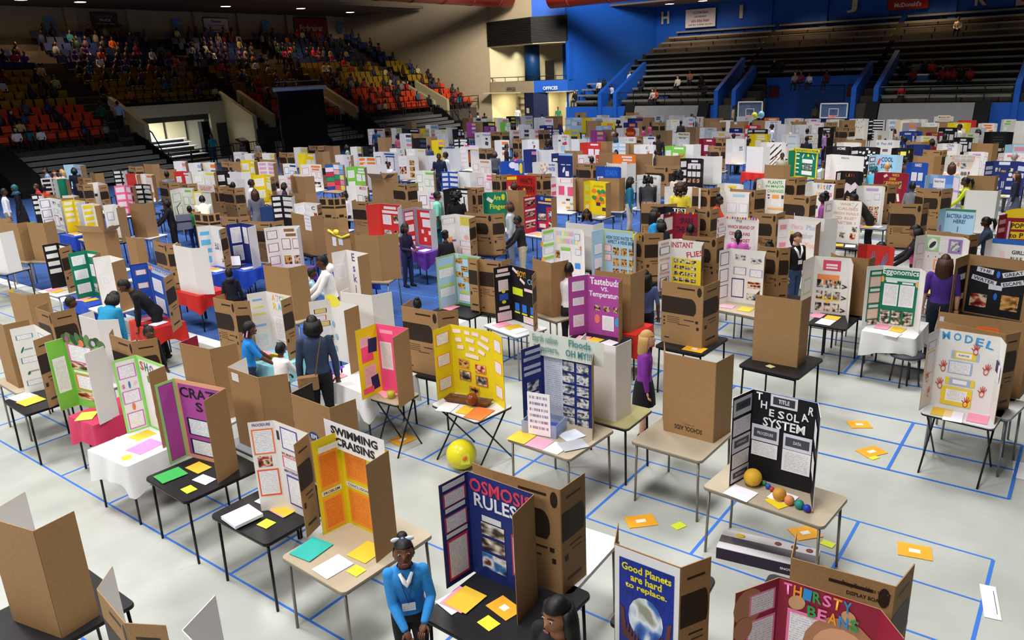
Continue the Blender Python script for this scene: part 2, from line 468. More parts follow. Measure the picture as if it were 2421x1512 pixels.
def me_extra(o, r, f):
  """name tag, vest, scarf and the like that a label mentions"""
  lab = r[14] or ''; up = f[5]
  if 'name tag' in lab:
    U3 = lambda *ps: [up(p) for p in ps]
    t = MB(); c = U3((-.06,-.142,1.03),(.06,-.142,1.03),(.06,-.146,1.13),(-.06,-.146,1.13)); t.quad(c, typed('w', rows=4)); t.build('name_tag', o)
    t = MB(); t.tube(U3((-.06,-.085,1.40),(-.03,-.142,1.27),(0,-.148,1.13)), .005, plain('2a3f8a'), 6); t.tube(U3((.06,-.085,1.40),(.03,-.142,1.27),(0,-.148,1.13)), .005, plain('2a3f8a'), 6); t.build('lanyard', o)
    t = MB(); t.tube(U3((-.055,-.075,1.425),(-.02,-.12,1.36),(0,-.128,1.33),(.02,-.12,1.36),(.055,-.075,1.425)), [.014,.022,.026,.022,.014], plain('f0f0f4'), 8); t.build('collar', o)
  if 'white and black jacket' in lab:
    t = MB(); t.tube([(-.09,-.06,1.42),(-.06,-.115,1.34),(-.01,-.128,1.2)], [.02,.026,.016], plain('f0f0f4'), 8); t.tube([(.09,-.06,1.42),(.06,-.115,1.34),(.01,-.128,1.2)], [.02,.026,.016], plain('f0f0f4'), 8); t.build('collar', o)
    t = MB(); t.box((-.05,-.145,1.08),(.05,-.14,1.16), plain('f0f0f4')); t.build('name_tag', o)
  if 'hooded' in lab:
    t = MB(); c = plain('e6e6ea' if 'white' in lab else '191a24'); t.ball(up((0,.085,1.45)), (.12,.075,.085), c, 14, 9); t.build('hood', o)
  if 'vest' in lab or 'pink scarf' in lab:
    c = plain('1a1a1e' if 'lime' in lab else ('8f9098' if 'grey vest' in lab else ('d84a8a' if 'scarf' in lab else '2a3048')))
    t = MB(); n = 16; vs = []
    for z, a, b in ((1.0,.157,.118),(1.18,.168,.125),(1.32,.186,.128)):
      for k in range(n):
        q = 2*PI*k/n; vs.append(up((a*math.cos(q), b*math.sin(q), z)))
    t.add(vs, [(i*n+k, i*n+(k+1) % n, (i+1)*n+(k+1) % n, (i+1)*n+k) for i in range(2) for k in range(n)], c, True); t.build('vest' if 'scarf' not in lab else 'scarf', o)

SEATM = {}
def seated_mesh(v):
  """shared seated figure; the shirt takes the object's own colour"""
  skin, hair, hcol, hh, lean = v
  s = dict(pose='sit', h=hh, lean=lean); f = frame(s)
  return (f, v)
def finish_seated(fs):
  out = []
  for (f, v), me in zip(fs, remesh_all([(f[0], .034) for f, v in fs])):
    mb, seg, hands, HM, hs, up, dz = f
    idx, c = region(me, seg); names = [q[0] for q in seg]
    g = {'torso': 1, 'uarm': 1, 'farm': 1, 'bottom': 2, 'thigh': 2, 'shin': 2, 'foot': 2}
    w = np.array([g.get(q, 0) for q in names])[idx]
    me.materials.clear()
    for q in (mat('skin_'+v[0], SKIN[v[0]], .5), mat('shirt_any', None, .85, 'objcol'), mat('trousers_dim', '22222c', .85)): me.materials.append(q)
    me.polygons.foreach_set('material_index', w.astype(int).tolist())
    hb = hair_solid(v[1], mat('hair_'+v[2], HAIR[v[2]], .5), HM, hs, up)
    for sx, ww, d in hands: hb.ball(ww+d*.06, (.035,.03,.055), mat('skin_'+v[0]), 6, 5)
    out.append(join_mesh(me, hb.mesh('h'), 'seated_person'))
  return out
# ------------------------------------------------------------------ display boards
def P(p,x,z,w,h,c='w',fr=None,ang=0): return (p,'P',x,z,w,h,c,fr,ang)
def C_(p,x,z,w,h,c,ang=0): return (p,'C',x,z,w,h,c,None,ang)
def F_(p,x,z,w,h,k='a',fr=None,ang=0): return (p,'F',x,z,w,h,k,fr,ang)
def T_(p,x,z,w,h,c,s,ang=0): return (p,'T',x,z,w,h,c,s,ang)
def D_(p,x,z,w,h,c,ang=0): return (p,'D',x,z,w,h,c,None,ang)
def H_(p,x,z,w,h,c,ang=0): return (p,'H',x,z,w,h,c,None,ang)
def B_(p,t,c): return (p,'B',.5,.5,1,1,c,t,0)
def stack(p,zs,h,c='w',fr=None,x=.5,w=.8): return [P(p,x,z,w,h,c,fr) for z in zs]
def grid(p,xs,zs,w,h,k='a',fr=None): return [F_(p,x,z,w,h,k,fr) for z in zs for x in xs]
def strips(p,zs,h,c='w',x=.5,w=.8): return [C_(p,x,z,w,h,c) for z in zs]
PAS = ['f5b0c8','9fd0f0','f6e38a','b8e0a0','f4b48a','c9b0e8']
SP = {
'candy': [T_('L',.5,.965,.7,.03,'5a2f86','PROCEDURE'),P('L',.5,.78,.84,.28,'w','ee7d4a'),F_('L',.45,.56,.55,.12,'c'),P('L',.5,.32,.84,.3,'w','e8603a'),
 P('C',.42,.84,.5,.24,'w','6a4a9a'),T_('C',.42,.85,.4,.14,'e0a0a8','Candy\nCrystals'),C_('C',.08,.85,.07,.1,'2a2a30'),T_('C',.38,.66,.5,.03,'a8284a','PURPOSE'),P('C',.4,.57,.55,.13,'w','d84a78'),T_('C',.38,.47,.5,.03,'5a3fa0','MATERIALS'),P('C',.4,.26,.45,.34,'w','5a3fa0')],
'swim': [C_('L',.5,.90,.72,.06,'w'),T_('L',.5,.9,.6,.03,'4a3a6a','INTRODUCTION'),P('L',.5,.66,.72,.38,'ee8a2a','f0a040'),C_('L',.5,.425,.75,.05,'w'),T_('L',.5,.425,.6,.03,'2a2a4a','PROBLEM'),P('L',.5,.2,.72,.34,'ee8a2a','f0a040'),T_('L',.5,.86,.6,.025,'b03a20','ABSTRACT'),
 P('C',.3,.7,.44,.34,'ee8a2a'),C_('C',.3,.46,.5,.05,'w'),T_('C',.3,.46,.42,.03,'2a2a4a','CONCLUSION'),P('C',.3,.22,.44,.36,'ee8a2a'),P('C',.78,.7,.36,.34,'ee8a2a'),P('C',.78,.22,.36,.36,'ee8a2a'),
 ('C','HD',.38,.97,1.22,.28,'e6e4ea','SWIMMING\nCRAISINS',0)],
'osmo': [C_('L',.5,.95,.78,.05,'w'),P('L',.5,.83,.8,.13,'w','c03a5a'),C_('L',.5,.73,.7,.04,'w'),P('L',.5,.6,.8,.15,'w','c03a5a'),C_('L',.5,.49,.75,.04,'w'),P('L',.5,.25,.74,.4,'w','d02f4f'),
 T_('C',.5,.895,.94,.13,'d8405a','OSMOSIS'),T_('C',.42,.76,.66,.13,'e8e8ee','RULES'),C_('C',.35,.6,.3,.055,'w'),F_('C',.36,.5,.36,.12,'e'),F_('C',.36,.35,.36,.12,'e'),F_('C',.36,.18,.38,.16,'h'),P('C',.8,.35,.3,.4,'w','c03a5a')],
'beans': [D_('L',.3,.86,.34,.14,'b07a5a'),P('L',.62,.86,.6,.16,'w','ef7fb0'),T_('L',.62,.88,.45,.035,'2a2a30','Question'),P('L',.62,.62,.66,.24,'w','ef7fb0'),T_('L',.62,.69,.5,.035,'2a2a30','Hypothesis'),D_('L',.2,.7,.22,.09,'b07a5a'),P('L',.6,.3,.66,.3,'w','ef7fb0'),
 P('C',.32,.6,.42,.4,'w','ef7fb0'),T_('C',.32,.76,.32,.035,'3a3a40','Procedure'),D_('C',.68,.55,.4,.3,'b07a5a'),D_('C',.68,.57,.3,.2,'d8a07a'),D_('C',.2,.86,.08,.06,'c89a70',.6),D_('C',.72,.87,.07,.05,'c89a70',-.5),P('C',.32,.2,.42,.3,'w','ef7fb0'),P('R',.5,.6,.7,.3,'w','ef7fb0'),P('R',.5,.2,.7,.3,'w','ef7fb0')]
 + [T_('C',.10+i*.1,.945,.085,.085,c,ch,.05*(i%3-1)) for i,(ch,c) in enumerate(zip('THIRSTY',('ef7fb8','ee9a2a','2a8fd0','2f9a50','ef7fb8','ee9a2a','2a8fc0')))]
 + [T_('C',.36+i*.105,.83,.09,.085,c,ch,.04*(i%3-1)) for i,(ch,c) in enumerate(zip('BEANS',('2f9a50','ef7fb8','ee9a2a','2a8fd0','2f9a50')))],
'solar': [C_('L',.5,.87,.9,.19,'d8d8e8'),C_('L',.52,.88,.72,.09,'4a4a55'),T_('L',.52,.88,.4,.03,'2a2a30','PURPOSE'),P('L',.5,.65,.86,.18,'w'),C_('L',.5,.45,.9,.17,'d8d8e8'),C_('L',.52,.46,.74,.085,'4a4a55'),T_('L',.52,.46,.5,.03,'c8c8d0','HYPOTHESIS'),P('L',.5,.27,.84,.16,'w'),C_('L',.5,.1,.9,.15,'d8d8e8'),C_('L',.52,.1,.74,.07,'4a4a55'),T_('L',.52,.1,.5,.03,'c8c8d0','MATERIALS'),
 C_('C',.5,.93,.42,.13,'d8d8e8'),C_('C',.5,.93,.34,.085,'3a3a44'),T_('C',.5,.93,.17,.045,'e8e8f0','TITLE'),
 T_('C',.11,.945,.1,.085,'ecebf2','T'),T_('C',.19,.86,.1,.085,'ecebf2','H'),T_('C',.32,.79,.08,.08,'ecebf2','E'),T_('C',.47,.79,.1,.085,'ecebf2','S'),T_('C',.60,.79,.1,.085,'ecebf2','O'),T_('C',.71,.79,.08,.085,'ecebf2','L'),T_('C',.83,.82,.11,.085,'ecebf2','A',-.15),T_('C',.92,.9,.08,.09,'ecebf2','R',.1),T_('C',.52,.68,.66,.1,'ecebf2','SYSTEM'),
 C_('C',.24,.54,.44,.18,'d8d8e8'),C_('C',.24,.54,.37,.1,'4a4a55'),T_('C',.24,.54,.26,.035,'d0d0d8','PROCEDURE'),P('C',.24,.36,.42,.16,'w'),C_('C',.75,.52,.44,.17,'d8d8e8'),C_('C',.75,.52,.37,.1,'4a4a55'),T_('C',.75,.52,.12,.035,'d0d0d8','DATA'),P('C',.75,.31,.44,.24,'w'),P('R',.5,.75,.7,.2,'w'),P('R',.5,.4,.7,.2,'w')],
'sx': stack('L',(.83,.52,.22),.24,'w','5a4a7a')+[F_('C',.3,.85,.3,.1,'b'),F_('C',.75,.8,.3,.1,'b'),P('C',.3,.6,.36,.14,'w','8a7aa0'),P('C',.76,.58,.36,.14,'w','8a9ac0'),P('C',.26,.28,.36,.36,'w','3a3a70'),F_('C',.72,.36,.36,.12,'c'),F_('C',.72,.14,.4,.12,'b')],
'arrows': [C_('L',.5,.52,.6,.28,'a8d89a'),P('L',.5,.52,.5,.2),P('L',.5,.15,.6,.2,'w','7a4a8a'),C_('C',.5,.85,.5,.18,'d84a68'),C_('C',.5,.86,.32,.035,'f0e0e4'),C_('C',.5,.81,.32,.03,'f0e0e4'),C_('C',.42,.6,.62,.18,'f0905a'),C_('C',.45,.28,.66,.08,'eec93a'),C_('C',.45,.2,.1,.3,'eec93a')]+grid('C',(.2,.45,.7),(.53,.33,.12),.18,.14,'e')+[T_('C',.9,z,.14,.08,'2a2c34','>') for z in (.5,.3,.08)],
'egg': [C_('C',.5,.5,1,.9,'12745a'),C_('L',.6,.5,.8,.86,'12745a'),C_('L',.62,.88,.6,.045,'d8e8e0'),P('L',.6,.74,.7,.17,'f0d8c8','c8a07a'),C_('L',.62,.6,.6,.045,'d8e8e0'),P('L',.6,.47,.7,.17,'f0d8c8','c8a07a'),C_('L',.62,.33,.6,.045,'d8e8e0'),P('L',.6,.2,.7,.17,'f0d8c8','c8a07a'),
 T_('C',.5,.9,.98,.12,'eef4f0','Eggonomics'),C_('C',.55,.79,.9,.05,'cfe6dc'),P('C',.28,.53,.4,.36),P('C',.72,.53,.4,.36),C_('C',.28,.75,.3,.03,'e8f0ec'),C_('C',.72,.74,.3,.03,'e8f0ec'),D_('C',.02,.78,.05,.05,'e0b060'),D_('C',.98,.74,.05,.05,'e0b060')]+grid('C',(.18,.5,.82),(.22,.1),.26,.11,'e')+[F_('L',.6,.06,.6,.08,'e')],
'water': [C_('C',.5,.42,.92,.8,'15151c'),C_('L',.6,.45,.7,.75,'15151c'),T_('C',.3,.76,.2,.05,'15151c','THE'),C_('C',.3,.76,.28,.08,'dcdce8',.12),T_('C',.3,.76,.2,.05,'1a1a30','THE',.12),C_('C',.76,.76,.36,.08,'dcdce8',-.3),T_('C',.76,.76,.3,.055,'1a1a30','GREAT',-.3),C_('C',.3,.6,.42,.08,'dcdce8',.2),T_('C',.3,.6,.36,.055,'1a1a30','WATER',.2),C_('C',.76,.6,.36,.08,'dcdce8',-.3),T_('C',.76,.6,.3,.055,'1a1a30','ESCAPE',-.3),
 D_('C',.52,.72,.03,.06,'2f6fd8'),D_('C',.52,.35,.03,.06,'2f6fd8'),C_('C',.5,.5,.22,.08,'d8d8e4'),F_('C',.25,.25,.28,.22,'c'),F_('C',.76,.27,.28,.25,'f'),P('L',.6,.65,.5,.1),P('L',.6,.3,.6,.1)],
'model': [P('L',.45,.83,.7,.1,'w','8a8aa0'),P('L',.45,.6,.7,.3,'w','e8b04a')]+[T_('C',x,z,.13,.1,'3f9ad8',ch,a) for ch,x,z,a in (('M',.12,.925,-.1),('O',.31,.925,0),('D',.5,.915,.0),('E',.68,.9,.08),('L',.86,.88,.2))]
 +[C_('C',.48,.7,.46,.1,'a8b8d8'),C_('C',.48,.7,.36,.095,'e8cc3a'),C_('C',.46,.7,.26,.06,'f2eef2'),T_('C',.46,.7,.18,.025,'3a3a40','PURPOSE'),P('C',.42,.54,.4,.16,'w','9fb4d8'),C_('C',.45,.355,.5,.09,'e8cc3a'),C_('C',.45,.355,.36,.085,'9fb4d8'),C_('C',.45,.355,.24,.05,'f2eef2'),C_('C',.42,.16,.52,.24,'e8cc3a'),P('C',.42,.17,.36,.15)]
 +[H_('C',x,z,.14,.14,'c8382a',a) for x,z,a in ((.64,.8,.0),(.14,.53,0),(.86,.57,.2),(.12,.3,-.1),(.84,.28,.1),(.6,.11,.15))]+[H_('L',.3,.42,.3,.13,'c8382a'),H_('L',.6,.2,.3,.13,'c8382a',.2)]+[P('R',.5,.6,.6,.2),C_('R',.3,.66,.4,.14,'2a2f4a')],
'earth': strips('L',(.95,.85,.74,.66),.045,'b8bcd0')+[F_('L',.5,.48,.56,.13,'b'),F_('L',.5,.34,.56,.1,'b'),C_('L',.5,.24,.3,.035,'b8bcd0'),P('L',.5,.1,.7,.18,'c8cce0'),P('C',.22,.5,.37,.85,'c8cce0',None)]+grid('C',(.52,.8),(.93,.76,.61,.46,.31,.16,.03),.23,.12,'b')[::1]+[('C','HD',.5,1.0,1.45,.30,'d2d8d0','',0),T_('C',.1,1.08,.5,.09,'7fa49a','Earth uakes'),T_('C',.78,1.08,.42,.09,'4f8f8c','Floods'),T_('C',.12,.95,.5,.09,'6f9a90','Disasters,'),T_('C',.76,.95,.5,.09,'3f8580','OH MY!!!')],
'taste': [P('L',.5,.83,.62,.16),P('L',.5,.57,.58,.13),P('L',.5,.24,.56,.2),T_('C',.5,.91,.86,.12,'f2e8f4','Tastebuds'),T_('C',.5,.79,.22,.07,'f2e8f4','VS.'),T_('C',.5,.68,.92,.12,'f2e8f4','Temperature')]+grid('C',(.28,.56,.84),(.46,),.18,.09,'a')+[D_('C',.28,.27,.08,.08,'e07a6a'),P('C',.6,.22,.34,.25),D_('C',.88,.26,.08,.08,'3aa0d0')],
'fish': [B_('C',.05,'b8cf8a'),T_('C',.53,.83,.9,.075,'1d4a78','HOW DOES WATER TEMP'),T_('C',.53,.74,.82,.075,'1d4a78','AFFECT A FISHS BREA')]+grid('C',(.38,.62,.86),(.55,.32,.1),.18,.16,'f')+[P('C',.13,.6,.22,.14,'f6d8d8','e05a5a'),P('C',.13,.4,.22,.14,'f6d8d8','e05a5a'),P('L',.5,.6,.6,.2),P('L',.5,.3,.6,.2)],
'orang': sum([[C_('L',.5,.93-i*.28,.8,.06,'8cc850'),P('L',.5,.81-i*.28,.8,.14,'w','8ab8e0')] for i in range(3)],[])+[C_('C',.1+.11*i,.88,.085,.09,PAS[i%6],.08*(i%3-1)) for i in range(6)]+[C_('C',.16+.11*i,.72,.085,.1,PAS[(i+2)%6],.06*(i%3-1)) for i in range(7)]+[C_('C',.4,.55,.36,.06,'8cc850'),P('C',.4,.35,.4,.3),P('C',.85,.82,.2,.14,'w','5a9ad8'),F_('C',.1,.42,.16,.16,'f'),C_('C',.85,.2,.2,.12,'3f86d8'),P('C',.88,.5,.2,.12,'w','7aa8d8')]+[D_('C',.98,.6,.04,.04,'ee8a2a'),D_('L',-.05,.7,.1,.06,'ee9a2a'),D_('L',0,.35,.12,.07,'f0b02a')],
'ball': sum([stack(p,(.84,.54,.2),.17,'w','f0902a',w=.74) for p in 'LR'],[])+[C_('C',x,z,w,.055,'f0dcd8',a) for x,z,w,a in ((.15,.92,.2,-.1),(.4,.92,.13,.05),(.6,.92,.16,.1),(.82,.88,.18,.3),(.18,.8,.16,-.1),(.46,.82,.2,.1),(.78,.78,.28,.4),(.22,.7,.16,-.05),(.5,.7,.13,.1),(.73,.68,.16,.35),(.5,.6,.32,.07))]+[F_('C',.28,.47,.26,.12,'f','f0902a'),F_('C',.68,.44,.26,.12,'c','f0902a'),F_('C',.3,.3,.28,.14,'e','c8382f'),F_('C',.7,.27,.28,.14,'e','c8382f'),F_('C',.5,.1,.24,.12,'f','f0902a')],
'aqua': [T_('C',.5,.97,.9,.07,'7faa40','SKIN ... ')][:0]+[C_('L',.5,.78,.7,.04,'b8d83a'),P('L',.5,.67,.75,.16),C_('L',.5,.42,.75,.04,'b8d83a'),P('L',.5,.3,.75,.16),B_('L',.04,'a8c860')]+[F_('C',x,z,.26,.1,'f') for x,z in ((.15,.86),(.35,.72),(.15,.6),(.42,.52),(.2,.38))]+[P('C',.78,.62,.36,.66),C_('C',.3,.26,.3,.05,'b8d83a'),P('C',.3,.15,.4,.12),C_('C',.5,.03,.9,.04,'5a9a4a'),C_('C',.55,.95,.8,.06,'8fc07a')],
'boy': [C_('L',.5,.93,.6,.06,'e8d0d4'),C_('L',.5,.85,.8,.05,'e8d0d4'),P('L',.5,.66,.55,.2,'e8d0d4'),C_('L',.5,.45,.5,.12,'2f4fb0'),D_('L',.5,.55,.1,.03,'d8e02a'),D_('L',.5,.36,.12,.03,'d8e02a'),C_('L',.5,.25,.6,.06,'e8d0d4'),P('L',.5,.1,.8,.16,'e8d0d4'),T_('C',.42,.88,.34,.11,'d8a02a','BOY!'),T_('C',.8,.78,.28,.1,'7fa8d8','CO'),C_('C',.15,.92,.22,.05,'e8d0d4',.5),C_('C',.45,.76,.22,.05,'e8d0d4',.5),C_('C',.24,.55,.42,.13,'cfe02a'),C_('C',.72,.62,.4,.05,'e8d0d4')]+[C_('C',x,.27,.18,.14,'2a6fd8') for x in (.2,.5,.84)]+[C_('C',x,.17,.22,.03,'d8d82a') for x in (.2,.5,.84)]+[P('C',.65,.08,.4,.12,'e8d0d4')],
'sun': [D_('C',.1,.98,.26,.1,'e8e04a'),P('L',.5,.83,.6,.07,'e8d08a','2a2620'),P('L',.4,.72,.7,.08,'w','d84a5a'),P('L',.6,.62,.6,.08,'e8d08a','2a2620'),P('L',.6,.5,.6,.13),P('L',.4,.38,.6,.07,'e8d08a'),F_('L',.8,.36,.4,.12,'e'),P('L',.6,.2,.5,.07,'e8d08a','2a2620'),P('L',.5,.08,.6,.12,'w','d84a5a'),P('C',.75,.85,.4,.06,'e8d08a')]+[D_('C',x,z,.05,.05,'8fb8e0') for x,z in ((.05,.6),(.12,.4),(.05,.2))]+[P('C',.7,z,.4,.07,'e8d08a') for z in (.7,.55,.4,.25)],
'catch': [C_('L',.5,.88,.5,.03,'7ab0e0'),C_('L',.5,.76,.6,.03,'e8d870'),C_('L',.5,.64,.7,.03,'e8d870'),C_('L',.5,.45,.6,.04,'8fb8e8'),P('L',.5,.2,.7,.24,'d8e8f0')]+[T_('C',x,.92,.12,.1,c,ch) for ch,x,c in (('A',.28,'f0b83a'),('T',.42,'f0a0c0'),('C',.56,'8ad0a0'),('H',.7,'b8e07a'))]+[T_('C',x,.78,.13,.11,c,ch) for ch,x,c in (('R',.3,'f0d04a'),('A',.48,'7ac0e8'),('Y',.66,'f0a060'))]+[P('C',.5,.4,.6,.4),T_('C',.4,.1,.5,.1,'1d3f8a','ing')],
'crazy': [B_('C',.06,'e0a080'),B_('L',.12,'8fd07a'),T_('C',.5,.85,.86,.13,'181418','CRAZY'),T_('C',.42,.69,.14,.12,'181418','S'),P('C',.4,.42,.56,.22,'e4e6f0','1d1a3a'),P('C',.4,.16,.56,.2,'e4e6f0','1d1a3a'),P('R',.5,.5,.7,.4)],
'sho': [B_('L',.1,'8fd86a'),B_('C',.05,'8fd86a'),P('L',.5,.82,.74,.18,'w','c86ac0'),T_('L',.24,.63,.14,.06,'e060a0','$'),D_('L',.5,.64,.05,.05,'3a7ab0'),C_('L',.75,.64,.1,.05,'f0b0c0',.6),P('L',.5,.48,.74,.17,'w','c86ac0'),D_('L',.5,.34,.07,.05,'e07a50'),P('L',.5,.16,.7,.22,'w','c86ac0'),T_('C',.16,.88,.12,.12,'c8403a','S'),T_('C',.32,.88,.12,.12,'2a7a5a','H'),T_('C',.5,.87,.13,.12,'8a5a9a','O'),T_('C',.5,.6,.14,.14,'2a2a2a','O'),T_('C',.32,.72,.06,.09,'5a8a3a','I'),T_('C',.7,.72,.1,.1,'9a4ab0','R'),T_('C',.7,.56,.1,.1,'b090c0','U'),D_('C',.4,.3,.05,.12,'2a3a6a',.2),P('C',.75,.4,.3,.2)],
'leaf': [P('C',.36,.8,.62,.26,'w','e060b0'),F_('C',.4,.62,.66,.1,'c'),C_('C',.4,.53,.6,.035,'e8e0d0'),P('C',.4,.38,.6,.22,'w','e8703a'),F_('C',.4,.18,.66,.12,'c'),P('L',.5,.5,.7,.5)]+[D_('C',.05+.11*i,1.0+.03*(i%2),.1,.06,c,.4*i) for i,c in enumerate(('3f5f3a','5a7a4a','2f4f30','4f6f40','3a5a38','68885a','3f5f3a','2f4a2c','556f44'))]+[D_('C',.1,.99,.05,.05,'a85a78'),D_('C',.45,.97,.06,.05,'e07a4a'),D_('C',.75,1.0,.05,.04,'c8b0d0')],
'bottle': [P('L',.5,.85,.7,.07,'w','5a8a90'),P('L',.5,.5,.7,.09,'w','5a8a90'),P('L',.5,.15,.7,.08,'w','5a8a90'),D_('L',.3,.66,.04,.05,'2f6a4a',.5),D_('L',.35,.3,.06,.03,'2f6a4a',.5),C_('L',.55,.66,.35,.02,'8a9a9a'),C_('L',.6,.32,.35,.02,'8a9a9a'),P('C',.4,.85,.5,.1,'w','5a8a90'),P('C',.4,.5,.5,.1),P('C',.4,.2,.5,.1)],
'vac': [B_('L',.05,'1b2a90'),P('L',.55,.83,.6,.1,'w','e05a4a'),P('L',.55,.57,.6,.11,'w','e05a4a'),P('L',.55,.26,.5,.14,'w','e05a4a'),C_('C',.55,.9,.86,.14,'b8c4dc'),T_('C',.55,.92,.7,.06,'4a5a90','VARIATIONS'),C_('C',.06,.94,.1,.12,'e8a04a'),C_('C',.14,.9,.07,.06,'e05a7a'),P('C',.28,.6,.38,.26,'e0e2f0'),P('C',.28,.22,.38,.28,'e0e2f0'),F_('C',.75,.7,.34,.2,'b'),P('C',.75,.3,.34,.4,'e0e2f0'),B_('C',.03,'5a7ac0')],
'gloves': [H_('C',.3,.6,.3,.5,'3f8fc8'),H_('C',.7,.6,.3,.5,'3f8fc8',.3),C_('C',.5,.2,.6,.1,'2a5aa0')],
}
